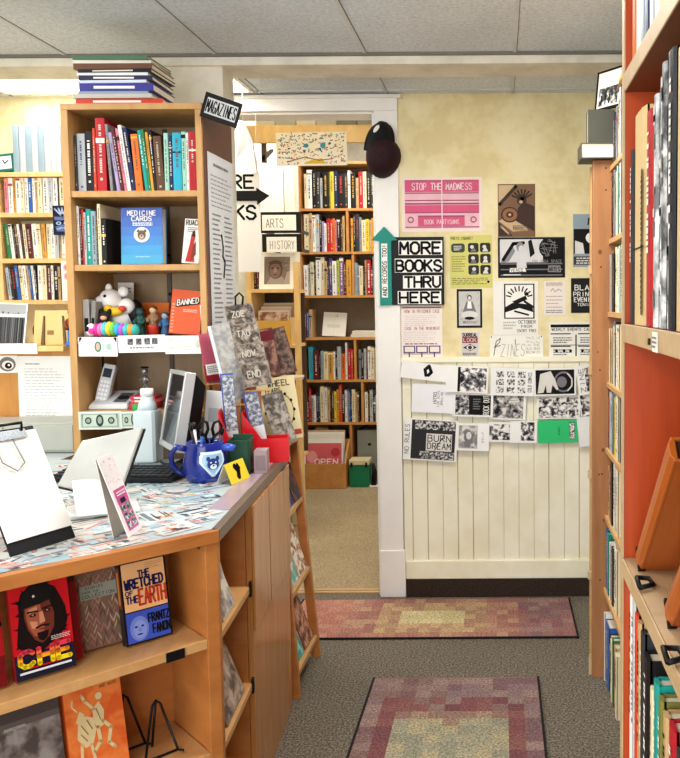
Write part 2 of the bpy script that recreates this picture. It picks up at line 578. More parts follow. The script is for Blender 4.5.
# wainscot boards, its stile, cap rail and bottom rail, then the brown carpet cove
zr = P(450, 360, YW).z
zb0, zb1 = P(450, 577, YW).z, P(450, 559, YW).z
b = MB()
x = xr+0.005
b.box(xr, 1.0, YW-0.004, YW, 0.05, zr, col('#beb28c', 0.8))
first = True
rng = random.Random(4)
while x < 0.86:
    w_ = 0.046 if first else 0.0775
    b.box(x, x+w_-(0.0038 if rng.random() < 0.35 else 0.0014), YW-0.014, YW-0.003, zb1-0.01, zr-0.004, M_WAINS)
    x += w_
    first = False
struct(b.build('trim_2', bevel=0.0015, seg=1))
b = MB()
b.box(xr, 0.9, YW-0.026, YW, zr-0.012, zr+0.016, M_WAINS)
struct(b.build('trim_3', bevel=0.004))
b = MB()
b.box(xr+0.012, 0.9, YW-0.03, YW, zb0, zb1, M_WAINS)
struct(b.build('baseboard_back', bevel=0.004))
b = MB()
b.box(xr+0.012, 0.9, YW-0.034, YW, 0, zb0, M_COVE)
struct(b.build('baseboard_back_carpet_cove'))

# the two lit ceiling panels that show past the pillar
M_LAMP = lamp_mat('lamp_diffuser', (1.0, 0.97, 0.9, 1), 9)
def ceiling_light(label, x0, x1, y0, y1):
    t = empty('ceiling_light', label, 'ceiling light', ((x0+x1)/2, (y0+y1)/2, CEIL), group='ceiling light panels')
    hx, hy = (x1-x0)/2, (y1-y0)/2
    f = MB()
    f.box(-hx, hx, -hy, -hy+0.02, -0.012, 0.0, M_WHITE).box(-hx, hx, hy-0.02, hy, -0.012, 0, M_WHITE)
    f.box(-hx, -hx+0.02, -hy+0.02, hy-0.02, -0.012, 0, M_WHITE).box(hx-0.02, hx, -hy+0.02, hy-0.02, -0.012, 0, M_WHITE)
    f.build('frame', t)
    MB().box(-hx+0.02, hx-0.02, -hy+0.02, hy-0.02, -0.009, -0.001, M_LAMP).build('diffuser', t)
ceiling_light('bright fluorescent ceiling panel above the paperback shelves', -2.40, -1.81, 3.62, 3.97)
ceiling_light('bright fluorescent ceiling panel glimpsed between pillar and door head', -1.60, -1.19, 3.62, 3.97)

# ================================================================ RUGS
def rug(label, x0, x1, y0, y1, nx, ny, cmap, seed):
    r = random.Random(seed)
    t = empty('rug', label, 'rug', ((x0+x1)/2, (y0+y1)/2, 0), group='woven patchwork rugs')
    hx, hy = (x1-x0)/2, (y1-y0)/2
    p = MB()
    for i in range(nx):
        for j in range(ny):
            c = cmap((i+.5)/nx, (j+.5)/ny, r)
            xa, xb = -hx+2*hx*i/nx, -hx+2*hx*(i+1)/nx
            ya, yb = -hy+2*hy*j/ny, -hy+2*hy*(j+1)/ny
            p.add([(xa, ya, .009), (xb, ya, .009), (xb, yb, .009), (xa, yb, .009)], [(0, 1, 2, 3)], rugmat(c))
    p.box(-hx, hx, -hy, hy, 0.0005, .0085, rugmat('#8a5f55'))
    p.build('woven_pile', t)
    e = MB()
    q = 0.009
    e.box(-hx-q, -hx, -hy-q, hy+q, 0.0003, .011, M_EDGE).box(hx, hx+q, -hy-q, hy+q, 0.0003, .011, M_EDGE)
    e.box(-hx, hx, -hy-q*.6, -hy, 0.0003, .010, M_EDGE2 if 'aisle' in label else M_EDGE).box(-hx, hx, hy, hy+q*.6, 0.0003, .010, M_EDGE2)
    e.build('bound_edge', t)

M_EDGE = col('#1f1a1c', 0.9)
M_EDGE2 = col('#8a6a62', 0.9)
RM = {}
def rugmat(c):
    if c not in RM:
        h = hexc(c)
        def sh(k):
            return '#%02x%02x%02x' % tuple(int(min(255, max(0, int(c[i:i+2], 16)*k))) for i in (1, 3, 5))
        RM[c] = speckle('rug_yarn_' + c[1:], sh(.74), c, sh(1.2), 120, bump=0.4)
    return RM[c]

def near_rug(u, v, r):
    mauve = ['#7d625e', '#87706a', '#74575a', '#8e7670', '#80686a']
    wine = ['#78484a', '#80524e', '#6e4246']
    tan = ['#947866', '#8c6e60', '#9a806c', '#8a6a60']
    sage = ['#94907a', '#9b957c', '#8a8874', '#a39878']
    if v > .82 or v < .18 or u < .10 or u > .90: return r.choice(mauve)
    if v > .715 or v < .285: return r.choice(wine+mauve[:2])
    if u < .15 or u > .85: return r.choice(wine)
    if v > .655 or v < .345: return r.choice(tan)
    if v > .61 or v < .39 or u < .22 or u > .78: return r.choice(tan[:2]+sage)
    return r.choice(sage)
def far_rug(u, v, r):
    d = max(abs(u-.50)*2, abs(v-.5)*1.1)
    if d < .2: return r.choice(['#c2b488', '#bbae82', '#cabb92'])
    if d < .38: return r.choice(['#b0946e', '#b89a72', '#a98a6a', '#a27c64'])
    if d < .62: return r.choice(['#a87c68', '#9e6e62', '#96645c', '#ae8a70'])
    if u > .5: return r.choice(['#8a5a5c', '#82565c', '#906462', '#7c5e62', '#94746e'])
    return r.choice(['#aa7464', '#a46c5c', '#ae7e6c'])
a_, b_ = ray_z(375, 681, 0), ray_z(537, 680, 0)
c_, d_ = ray_z(568, 600, 0), ray_z(577, 638, 0)
rug('patchwork rug in mauve and sage lying along the aisle', a_.x, b_.x, a_.y-.93, a_.y, 11, 18, near_rug, 5)
rug('wide patchwork rug in rose and gold lying across the doorway', -1.0, (c_.x+d_.x)/2, d_.y, c_.y, 26, 9, far_rug, 8)

# ================================================================ BOOKS
CN = {'black': '#1d1b1c', 'charcoal': '#34353a', 'grey': '#8b8d90', 'silver': '#b9bec4', 'white': '#efece6', 'cream': '#e6d9b4', 'tan': '#c4a374',
      'brown': '#5e4030', 'maroon': '#5a1f25', 'red': '#b3202c', 'orange': '#e0702a', 'amber': '#d99a32', 'yellow': '#e0c23c', 'olive': '#7d7a3c',
      'lime': '#a9b93a', 'green': '#2f7a4a', 'teal': '#1f9a90', 'turquoise': '#2ba6c4', 'blue': '#2c5fa8', 'navy': '#1f2a56', 'purple': '#563a8c',
      'lavender': '#a79ac4', 'mauve': '#8a6a8c', 'pink': '#d67f92', 'steel blue': '#8fa3b0', 'vermilion': '#d2452a', 'mint': '#9cd0bd'}
DARKS = {'black', 'charcoal', 'brown', 'maroon', 'red', 'green', 'blue', 'navy', 'purple', 'olive', 'teal', 'mauve', 'vermilion'}
ORD = ['first', 'second', 'third', 'fourth', 'fifth', 'sixth', 'seventh', 'eighth', 'ninth', 'tenth', 'eleventh', 'twelfth', 'thirteenth', 'fourteenth',
       'fifteenth', 'sixteenth', 'seventeenth', 'eighteenth', 'nineteenth', 'twentieth', 'twenty-first', 'twenty-second', 'twenty-third', 'twenty-fourth', 'twenty-fifth']

def book_mesh(t, h, d, color, seed, tilt_round=True, title=True):
    """a book standing spine out: spine faces -Y, bottom centre of the spine at the origin"""
    r = random.Random(seed)
    m = col(CN.get(color, color), 0.45, 0.05)
    b = MB()
    c = min(0.0025, t*0.12)
    hx = t/2
    b.box(-hx, -hx+c, 0.002, d, 0, h, m).box(hx-c, hx, 0.002, d, 0, h, m)
    # spine, slightly rounded
    k = min(0.003, t*0.16)
    b.prism([(-hx, 0.0022), (-hx*0.55, 0.0004), (hx*0.55, 0.0004), (hx, 0.0022), (hx, 0.005), (-hx, 0.005)], 0, h, m)
    b.box(-hx+c, hx-c, 0.005, d-0.004, 0.002, h-0.004, M_PAGE)
    if title:
        ink = r.choice([M_PAPER, col('#cfc6b4'), col('#b9b09c')]) if color in DARKS else r.choice([col('#4a4440'), col('#7a4a44'), col('#47537a'), col('#6a625a')])
        if color in ('black', 'charcoal') and r.random() < .3:
            ink = r.choice([col('#d9a93c'), col('#c8403a')])
        w = t*0.42
        u0, u1 = -w/2*r.uniform(.6, 1), w/2*r.uniform(.6, 1)
        z = h*r.uniform(.82, .93)
        end = h*r.uniform(.2, .5)
        while z > end:
            s = h*r.uniform(.012, .03)
            b.rect(u0*0.8, z-s, u1*0.8, z, ink, 0)
            z -= s + h*r.choice([.008, .008, .03])
        if r.random() < .55:
            z = h*r.uniform(.05, .16)
            b.rect(-w*.32, z, w*.32, z+h*.035, ink, 0)
        if r.random() < .3:
            z = h*r.uniform(.6, .93)
            b.rect(-t*.46, z, t*.46, z+h*r.uniform(.02, .07), r.choice([M_PAPER, col('#b3202c'), col('#d9a93c'), M_BLACK]), -.5)
    return b

def make_labels(specs, phrase, ends):
    """one label for each book of a row, from its colour, its neighbours or, failing both, its place"""
    cols = [s[0] for s in specs]
    n = len(cols)
    size = ['slim ' if s[1] < 3.4 else 'thick ' if s[1] > 5.6 else '' for s in specs]
    out = []
    tri = [tuple(sorted((cols[i-1], cols[i+1]))) if 0 < i < n-1 else None for i in range(n)]
    for i, c in enumerate(cols):
        if cols.count(c) == 1:
            out.append(f'{size[i]}{c} book, sole {c} one on {phrase}')
        elif 0 < i < n-1 and sum(1 for j in range(n) if cols[j] == c and tri[j] == tri[i]) == 1:
            a, z = cols[i-1], cols[i+1]
            art = lambda w: 'an' if w[0] in 'aeiou' else 'a'
            out.append(f'{c} book between two {a} ones on {phrase}' if a == z else f'{c} book between {a} and {z} on {phrase}')
        elif i <= n//2:
            out.append(f'{c} book, {ORD[i]} from the {ends[0]} on {phrase}')
        else:
            out.append(f'{c} book, {ORD[n-1-i]} from the {ends[1]} on {phrase}')
    return out

def row_px(Y, yb, x0, x1, specs, phrase, ends, group, d=0.16, fit=True, seed=1, jitter=0.006, title=True, z=None, hmax=9):
    """books standing on a shelf that faces the camera; specs: (colour, width px, height px[, lean deg])"""
    r = random.Random(seed)
    a, a2 = P(x0, yb, Y), P(x1, yb, Y)
    tot = sum(s[1] for s in specs)
    shifts, last = [], 0.0
    for s in specs:
        ln = -s[3] if len(s) > 3 else 0
        shifts.append(max(0.0, min(hmax, s[2]*Y/F)*(math.sin(R(ln))-math.sin(R(last)))))
        last = ln
    k = (a2.x-a.x-sum(shifts))/tot if fit else Y/F
    labs = make_labels(specs, phrase, ends)
    x = a.x
    for i, s in enumerate(specs):
        x += shifts[i]
        t, h = s[1]*k, min(hmax, s[2]*Y/F)
        lean = s[3] if len(s) > 3 else 0
        o = book_mesh(t*0.96, h, d*r.uniform(.85, 1), s[0], seed*100+i, title=title).build('book')
        z_ = (a.z if z is None else z) + .0004 + (abs(math.sin(R(lean)))*t/2)
        o.matrix_world = Matrix.Translation((x+t/2, Y+r.random()*jitter, z_+0.0005)) @ Matrix.Rotation(R(lean), 4, 'Y')
        tag(o, labs[i], 'book', group)
        x += t

def cover_book(name, label, cat, w, h, t, M, color, draw, group=None):
    """a book shown face out: its front faces -Y, bottom centre at the origin"""
    e = empty(name, label, cat, group=group)
    e.matrix_world = lift(M, w, t)
    m = col(color, 0.3, 0.03) if isinstance(color, str) else color
    b = MB()
    b.box(-w/2, w/2, 0, 0.002, 0, h, m).box(-w/2, w/2, t-0.002, t, 0, h, m).box(-w/2, -w/2+0.002, 0.002, t-0.002, 0, h, m)
    b.build('cover', e)
    MB().box(-w/2+0.002, w/2-0.003, 0.002, t-0.002, 0.003, h-0.003, M_PAGE).build('page_block', e)
    a = MB()
    draw(a, w, h)
    if a.v:
        a.build('cover_print', e)
    return e

def at(loc, rx=0, ry=0, rz=0):
    return Matrix.Translation(loc) @ Matrix.Rotation(R(rz), 4, 'Z') @ Matrix.Rotation(R(ry), 4, 'Y') @ Matrix.Rotation(R(rx), 4, 'X')

# ================================================================ PAPERS ON THE BACK WALL
YP = YW - 0.002
INK, GREYI, PALE = col('#08080a', 0.7), col('#77757a', 0.6), col('#dcdad4', 0.6)
BW = [INK, PALE, INK, M_PAPER, GREYI]

def d_pink(a, w, h):
    pk, lt, dk = col('#d6557f'), col('#eab9c4'), col('#9c4a6a')
    a.rect(-w*.46, h*.06, w*.46, h*.94, lt, 0)
    a.rect(-w*.46, h*.73, w*.46, h*.94, pk, 1)
    a.rect(-w*.46, h*.50, w*.46, h*.53, dk, 1)
    a.rect(-w*.46, h*.36, w*.46, h*.49, pk, 1)
    a.rect(-w*.30, h*.10, w*.28, h*.27, pk, 1)
    a.rect(-w*.30, h*.27, w*.28, h*.30, dk, 1)
    for v in (.70, .565, .34, .075):
        a.rect(-w*.46, h*v, w*.46, h*(v+.02), dk, 2)
    a.rect(-w*.46, h*.935, w*.46, h*.95, dk, 2)
    for s in (-1, 1):
        a.disc(s*w*.39, h*.22, w*.04, h*.06, dk, 2).disc(s*w*.39, h*.22, w*.025, h*.035, lt, 3)
    a.text('STOP THE MADNESS', -w*.37, h*.77, w*.37, h*.89, col('#f6e6e8'), 3, 1.0)
    a.text('BOOK PARTISANS', -w*.22, h*.14, w*.21, h*.22, col('#f6d6de'), 3, 1.0)
    a.rect(-w*.006, h*.02, w*.006, h*.98, col('#f4e4e2'), 4)
onwall('poster', 'folded pink banded banner poster with rounded corners above the black direction sign', 'poster', (402, 177, 482, 232), YP, '#efdcd4', d_pink, t=0.001)

def d_sepia(a, w, h):
    dk, md, lt = col('#3a2319'), col('#7c5c42'), col('#c9ad86')
    a.rect(-w*.48, h*.01, w*.48, h*.99, md, 0)
    a.pr([(-w*.48, h*.6), (-w*.05, h*.98), (-w*.48, h*.98)], lt, 1)
    a.stroke([(-w*.45, h*.62), (-w*.02, h*.95)], w*.09, dk, 2)
    a.pr([(-w*.48, h*.30), (w*.02, h*.5), (w*.3, h*.12), (-w*.1, h*.1)], lt, 1)
    a.disc(-w*.18, h*.42, w*.24, h*.15, dk, 3).disc(-w*.18, h*.42, w*.20, h*.125, col('#94623f'), 4).disc(-w*.18, h*.42, w*.10, h*.06, dk, 5).disc(-w*.18, h*.42, w*.04, h*.025, lt, 6)
    # figure with spread head-dress
    a.pr([(-w*.02, h*.3), (w*.48, h*.1), (w*.48, h*.58), (w*.2, h*.66), (w*.04, h*.55)], dk, 2)
    a.disc(w*.14, h*.68, w*.13, h*.08, dk, 3)
    for k in range(7):
        th = R(35+20*k)
        a.stroke([(w*.16, h*.70), (w*.16+w*.30*math.cos(th), h*.70+h*.19*math.sin(th))], w*.045, dk, 4)
    a.disc(w*.12, h*.66, w*.05, h*.03, lt, 5)
    a.pr([(-w*.48, h*.02), (-w*.48, h*.28), (-w*.1, h*.02)], dk, 2)
    a.stroke([(-w*.42, h*.2), (-w*.2, h*.05)], w*.05, lt, 4)
    a.lines(-w*.1, h*.12, w*.3, h*.22, 4, dk, 4)
onwall('poster', 'brown sepia portrait poster of a spiky figure above a round disc', 'poster', (498, 184, 535, 237), YP, '#6a4c36', d_sepia, t=0.001)

def d_yellow(a, w, h):
    a.text('POETS CABARET', -w*.46, h*.915, w*.05, h*.965, INK, 1, .9)
    dkg, gr = col('#23251f'), col('#3c4638')
    def rr(u, v, hw, hh, m, lay):
        q = hw*.25
        a.pr([(u-hw+q, v-hh), (u+hw-q, v-hh), (u+hw, v-hh+q), (u+hw, v+hh-q), (u+hw-q, v+hh), (u-hw+q, v+hh), (u-hw, v+hh-q), (u-hw, v-hh+q)], m, lay)
    rr(-w*.30, h*.76, w*.16, h*.085, gr, 1)
    a.lines(-w*.40, h*.71, -w*.2, h*.81, 3, PALE, 2)
    r = random.Random(2)
    for i, (u, v) in enumerate([(.06, .76), (.34, .76), (.06, .55), (.34, .55), (.06, .34), (.34, .34)]):
        rr(w*u, h*v, w*.125, h*.09, dkg, 1)
        a.disc(w*u+w*.01*(i-3), h*(v+.015), w*.045, h*.035, PALE, 2)
        a.pr([(w*(u-.07), h*(v-.075)), (w*(u+.07), h*(v-.075)), (w*(u+.03), h*(v-.01)), (w*(u-.03), h*(v-.01))], PALE if i % 2 else GREYI, 2)
    a.lines(-w*.46, h*.30, -w*.1, h*.62, 7, col('#9a9648'), 1)
    a.lines(-w*.46, h*.06, w*.46, h*.2, 4, col('#8d8a44'), 1)
    a.disc(w*.40, h*.11, w*.03, h*.025, INK, 2)
onwall('flyer', 'yellow-green flyer with a grid of dark rounded pictures beside the black sign', 'flyer', (450, 235, 492, 288), YP, '#d3cf76', d_yellow, t=0.0008, roll=-0.6)

def d_land(a, w, h):
    lt, gr = col('#d7d6d8'), col('#8b8a8d')
    a.rect(-w*.48, h*.03, w*.48, h*.97, INK, 0)
    a.rect(-w*.47, h*.38, w*.17, h*.95, lt, 1)
    a.pr([(-w*.47, h*.36), (-w*.30, h*.82), (-w*.24, h*.66), (-w*.34, h*.40)], gr, 2)      # shoulder and raised arm
    a.stroke([(-w*.42, h*.45), (-w*.27, h*.84), (-w*.12, h*.86)], w*.05, INK, 3)
    a.disc(-w*.17, h*.76, w*.055, h*.12, gr, 4)
    a.disc(-w*.15, h*.70, w*.045, h*.1, lt, 5)
    a.pr([(-w*.22, h*.62), (-w*.10, h*.66), (-w*.07, h*.25), (-w*.22, h*.22)], lt, 4)
    a.pr([(-w*.05, h*.9), (0, h*.95), (w*.05, h*.6), (-w*.02, h*.5)], INK, 3)
    a.disc(w*.26, h*.73, w*.15, h*.25, INK, 4)
    r = random.Random(9)
    for k in range(16):
        th, th2 = r.random()*6.28, r.random()*6.28
        a.stroke([(w*.26+w*.13*math.cos(th), h*.73+h*.22*math.sin(th)), (w*.26+w*.1*math.cos(th2), h*.73+h*.18*math.sin(th2))], w*.006, gr, 5, False)
    for k in range(5):
        a.rect(-w*.46, h*(.05+.07*k), w*.46, h*(.08+.07*k), [GREYI, INK, GREYI, INK, GREYI][k] if k % 2 == 0 else INK, 2)
    a.pr([(-w*.33, h*.14), (-w*.08, h*.15), (-w*.1, h*.25), (-w*.32, h*.24)], M_PAPER, 3)
    a.text('VENCE', -w*.31, h*.155, -w*.12, h*.225, INK, 4)
    a.pr([(w*.24, h*.14), (w*.44, h*.13), (w*.43, h*.30), (w*.25, h*.30)], gr, 3)
    a.text('ARTES', w*.26, h*.16, w*.42, h*.26, INK, 4, 1.2)
    a.text('BALINGA SPACE', w*.02, h*.37, w*.45, h*.44, gr, 4)
    a.rect(-w*.42, h*.06, -w*.16, h*.09, lt, 4)
onwall('poster', 'wide black and white poster of a figure shading its eyes below a scribbled globe', 'poster', (498, 237, 565, 278), YP, '#222224', d_land, t=0.001)

def d_blue(a, w, h):
    gb = col('#8ea0aa')
    a.rect(-w*.48, h*.01, w*.48, h*.99, gb, 0)
    a.text('1992', -w*.1, h*.80, w*.45, h*.92, INK, 2, 1.4, slant=.2)
    a.rect(-w*.48, h*.25, w*.48, h*.72, INK, 1)
    a.disc(w*.18, h*.55, w*.3, h*.13, M_PAPER, 2).disc(w*.22, h*.56, w*.14, h*.08, INK, 3)
    a.stroke([(-w*.05, h*.68), (w*.4, h*.42)], w*.06, INK, 4)
    a.pr([(-w*.44, h*.25), (-w*.15, h*.25), (-w*.2, h*.45), (-w*.44, h*.5)], PALE, 2)
    a.pr([(0, h*.3), (w*.45, h*.28), (w*.45, h*.45), (w*.1, h*.44)], col('#a8705c'), 2)
    a.rect(-w*.48, h*.04, w*.48, h*.2, col('#3a3a40'), 1)
    a.lines(-w*.4, h*.05, w*.4, h*.19, 3, PALE, 2)
onwall('poster', 'blue-grey poster with a bold black wheel design half hidden by the pine post', 'poster', (573, 214, 606, 267), YP, '#8ea0aa', d_blue, t=0.001)

def d_etch(a, w, h):
    a.rect(-w*.47, h*.03, w*.47, h*.97, INK, 0)
    a.rect(-w*.42, h*.06, w*.42, h*.94, col('#c9c8c4'), 1)
    a.disc(0, h*.78, w*.09, h*.07, INK, 2).disc(0, h*.77, w*.06, h*.05, PALE, 3)
    a.pr([(-w*.12, h*.68), (w*.12, h*.68), (w*.3, h*.35), (-w*.3, h*.35)], GREYI, 2)
    a.pr([(-w*.06, h*.68), (w*.06, h*.68), (w*.1, h*.5), (-w*.1, h*.5)], M_PAPER, 3)
    a.disc(0, h*.34, w*.33, h*.1, PALE, 3)
    a.disc(0, h*.25, w*.2, h*.04, INK, 4)
    r = random.Random(4)
    for k in range(26):
        u, v = r.uniform(-.4, .4), r.uniform(.1, .9)
        a.stroke([(w*u, h*v), (w*(u+r.uniform(-.08, .08)), h*(v+r.uniform(-.06, .06)))], w*.016, GREYI, 2, False)
    a.text('BUDDHA', -w*.25, h*.12, w*.25, h*.17, INK, 4)
onwall('art_print', 'small black-bordered etching of a seated robed figure under the yellow-green flyer', 'print', (457, 289, 482, 328), YP, '#1a1a1a', d_etch, t=0.002)

def d_eye(a, w, h):
    rd = col('#8a2c3c')
    a.rect(-w*.44, h*.04, w*.44, h*.96, col('#cfcac6'), 0)
    a.text('SURREAL', -w*.4, h*.82, w*.4, h*.95, INK, 2, 1.4)
    a.rect(-w*.42, h*.56, w*.42, h*.8, rd, 1)
    a.text('LOOK', -w*.34, h*.61, w*.34, h*.75, col('#e8c4c0'), 2, 1.2)
    a.pr([(-w*.38, h*.38), (0, h*.52), (w*.38, h*.38), (0, h*.24)], INK, 1)
    a.disc(0, h*.38, w*.2, h*.1, PALE, 2).disc(0, h*.38, w*.11, h*.07, INK, 3).disc(0, h*.38, w*.05, h*.03, rd, 4)
    a.lines(-w*.4, h*.06, w*.4, h*.18, 2, INK, 2)
onwall('postcard', 'little red and grey postcard with a black staring eye', 'postcard', (461, 332, 479, 357), YP, '#d9d4ce', d_eye, t=0.001)

def d_cycle(a, w, h):
    x0, x1, y0, y1 = -w*.26, w*.42, h*.30, h*.95
    a.rect(x0, y0, x1, y1, INK, 0)
    a.rect(x0+w*.03, y0+h*.02, x1-w*.03, y1-h*.02, M_PAPER, 1)
    c = (x0+x1)/2
    for k in range(9):
        th = R(15+19*k)
        a.stroke([(c+w*.2*math.cos(th), h*.68+h*.14*math.sin(th)), (c+w*.29*math.cos(th), h*.68+h*.22*math.sin(th))], w*.03, INK, 2)
    a.pr([(x0+w*.03, h*.52), (x0+w*.2, h*.6), (x1-w*.05, h*.56), (x1-w*.03, h*.42), (c, h*.50), (x0+w*.03, h*.42)], INK, 2)
    a.pr([(c-w*.16, h*.62), (c+w*.14, h*.73), (c+w*.18, h*.66), (c-w*.06, h*.57)], INK, 3)
    a.disc(c+w*.16, h*.76, w*.05, h*.035, INK, 3)
    a.stroke([(c+w*.12, h*.62), (c+w*.3, h*.52)], w*.05, INK, 3)
    a.stroke([(c-w*.1, h*.44), (c+w*.2, h*.37)], w*.04, INK, 3)
    a.lines(-w*.28, h*.1, w*.02, h*.26, 3, col('#b9b7b0'), 1)
    a.text('OCTOBER', w*.06, h*.21, w*.44, h*.27, INK, 1)
    a.text('FROM', w*.12, h*.13, w*.36, h*.18, INK, 1)
    a.text('ENTRY FREE', w*.04, h*.05, w*.46, h*.1, INK, 1)
onwall('flyer', 'white flyer with a square linocut of a crouching cyclist', 'flyer', (493.5, 281, 538, 335), YP, '#eceae4', d_cycle, t=0.0006)

def d_letter(a, w, h):
    pg = col('#a08f86')
    a.lines(-w*.4, h*.86, w*.4, h*.97, 2, pg, 1)
    a.stroke([(-w*.2, h*.7), (-w*.1, h*.78), (0, h*.68), (w*.15, h*.76), (w*.3, h*.7)], w*.03, pg, 1)
    a.lines(-w*.4, h*.2, w*.4, h*.62, 4, pg, 1, fill=.2)
    a.lines(-w*.4, h*.05, w*.4, h*.16, 2, GREYI, 1)
onwall('notice', 'small pinkish typed notice next to the black lettered flyer', 'notice', (544, 281, 566, 315), YP, '#ede3da', d_letter, t=0.0006)

def d_black(a, w, h):
    a.text('BLACK', -w*.38, h*.66, w*.38, h*.8, M_PAPER, 1, 1.1)
    a.text('PRINTED', -w*.42, h*.48, w*.42, h*.6, M_PAPER, 1, 1.1)
    a.text('EVENINGS', -w*.40, h*.32, w*.40, h*.44, M_PAPER, 1, 1.1)
    a.text('TONIGHT', -w*.3, h*.2, w*.3, h*.28, M_PAPER, 1, 1.0)
onwall('flyer', 'black flyer with white lettering below the blue-grey poster', 'flyer', (571, 278, 603, 313), YP, '#121212', d_black, t=0.0006)

def d_red(a, w, h):
    rd, pu = col('#b4574a'), col('#3b3a7c')
    a.rect(-w*.48, h*.96, w*.48, h*.985, rd, 1)
    a.text('HOW IN PRISONER CASE', -w*.42, h*.87, w*.44, h*.93, rd, 1)
    a.lines(-w*.42, h*.62, w*.42, h*.84, 6, col('#cfc9c6'), 1, fill=.3)
    a.text('CASE IN THE MOVEMENT', -w*.42, h*.55, w*.44, h*.605, rd, 1)
    a.lines(-w*.46, h*.32, w*.42, h*.53, 6, col('#cfc9c6'), 1, fill=.3)
    a.lines(-w*.42, h*.265, w*.44, h*.31, 1, rd, 1)
    for k in range(3):
        u = -w*.46 + w*.31*k
        a.rect(u, h*.11, u+w*.29, h*.25, pu, 1)
        a.rect(u+w*.03, h*.13, u+w*.26, h*.23, col('#f0e3d8'), 2)
        a.stroke([(u+w*.14, h*.11), (u+w*.14, h*.04)], w*.03, pu, 1)
    a.rect(-w*.46, h*.085, w*.46, h*.1, col('#c07a4a'), 1)
onwall('flyer', 'white flyer with red headings and a row of small boxes below the black sign', 'flyer', (402, 306, 442, 359), YP, '#efe5df', d_red, t=0.0006)

def d_zine(a, w, h):
    a.stroke([(-w*.43, h*.15), (-w*.38, h*.75), (-w*.30, h*.88), (-w*.32, h*.7), (-w*.42, h*.5), (-w*.3, h*.58)], w*.012, INK, 1)
    a.text('ZINES', -w*.30, h*.12, w*.14, h*.62, INK, 1, .28, slant=.12)
    a.stroke([(-w*.02, h*.82), (-w*.02, h*.62)], w*.012, INK, 1)
    for i, t in enumerate(['THIS IS', 'ALL', 'IN THE', 'OLD BOX', 'BELOW US']):
        a.text(t, w*.18, h*(.83-.15*i), w*.44, h*(.92-.15*i), INK, 1, .5)
    for u in (-.47, .47):
        for v in (.06, .94):
            a.disc(w*u, h*v, w*.012, h*.03, INK, 2)
onwall('sign', 'hand-lettered white card on the cap rail below the cyclist flyer', 'sign', (490, 335, 543, 359), YP, '#eeece2', d_zine, t=0.0008, roll=-0.5)

def d_sched(a, w, h):
    a.rect(-w*.47, h*.86, w*.48, h*.94, INK, 1)
    a.text('WEEKLY EVENTS CALENDAR', -w*.45, h*.77, w*.48, h*.84, INK, 1, 1.1)
    for v in (.70, .36):
        a.rect(-w*.47, h*(v-.03), -w*.1, h*v, INK, 1)
        a.rect(w*.04, h*(v-.03), w*.4, h*v, INK, 1)
    a.rect(-w*.012, h*.06, w*.012, h*.66, INK, 1)
    a.rect(-w*.47, h*.37, w*.48, h*.385, INK, 1)
    a.rect(-w*.47, h*.05, w*.48, h*.065, INK, 1)
    for s in range(2):
        for q in range(2):
            a.lines(-w*.42+w*.5*s, h*(.09+.33*q), -w*.05+w*.5*s, h*(.28+.33*q), 3, GREYI, 1)
    for u in (-.36, -.22, -.1, .12, .26, .4):
        a.disc(w*u, h*.22, w*.025, h*.045, INK, 2)
onwall('notice', 'white timetable sheet with black headings pinned beside the pine post', 'notice', (549, 322, 603, 359), YP, '#e9e6de', d_sched, t=0.0006)

# ---- zines hanging in three rows on strings across the wainscot
def d_img(seed, x0=-.46, x1=.46, y0=.05, y1=.95, n=26, mats=None, size=.26, base=None):
    def f(a, w, h):
        a.rect(w*x0, h*y0, w*x1, h*y1, base or INK, 0)
        a.blobs(w*x0, h*y0, w*x1, h*y1, n, mats or BW, seed, 1, size)
    return f
def d_mark(a, w, h):
    a.stroke([(w*.05, h*.28), (w*.02, h*.62), (w*.10, h*.86), (w*.16, h*.5), (w*.1, h*.3)], w*.07, INK, 1)
def d_text(a, w, h):
    a.text('INTRO', w*.02, h*.3, w*.10, h*.72, INK, 1, .8, rot=True)
    a.text('FOR BOYS', w*.12, h*.22, w*.17, h*.78, GREYI, 1, .8, rot=True)
    a.text('SPELLING', w*.20, h*.28, w*.25, h*.74, INK, 1, .8, rot=True)
def d_crowd(a, w, h):
    a.rect(-w*.2, h*.06, w*.46, h*.94, M_PAPER, 0)
    a.blobs(-w*.2, h*.06, w*.46, h*.94, 30, [INK, M_PAPER, INK, GREYI], 31, 1, .2)
    a.rect(-w*.22, h*.04, -w*.16, h*.96, INK, 3)
def d_comic(a, w, h):
    r = random.Random(6)
    for i in range(3):
        for j in range(3):
            u, v = -w*.38+w*.25*i, h*(.1+.28*j)
            a.blobs(u, v, u+w*.18, v+h*.22, 8, [GREYI, PALE, INK, M_PAPER], 40+i*3+j, 1, .3)
    a.text('COLD COMICS', w*.36, h*.15, w*.44, h*.85, INK, 1, 1, rot=True)
def d_medal(a, w, h):
    a.rect(-w*.46, h*.06, w*.46, h*.94, INK, 0)
    a.disc(w*.2, h*.5, w*.23, h*.38, GREYI, 1).disc(w*.2, h*.5, w*.19, h*.31, INK, 2).disc(w*.16, h*.5, w*.12, h*.2, GREYI, 3)
    a.pr([(-w*.42, h*.1), (-w*.35, h*.8), (-w*.1, h*.9), (0, h*.6), (w*.08, h*.25), (w*.04, h*.2), (-w*.06, h*.4), (-w*.1, h*.12), (-w*.2, h*.12), (-w*.22, h*.4), (-w*.28, h*.12)], PALE, 4)
    a.stroke([(w*.3, h*.8), (w*.4, h*.6), (w*.4, h*.35), (w*.3, h*.18)], w*.03, PALE, 4)
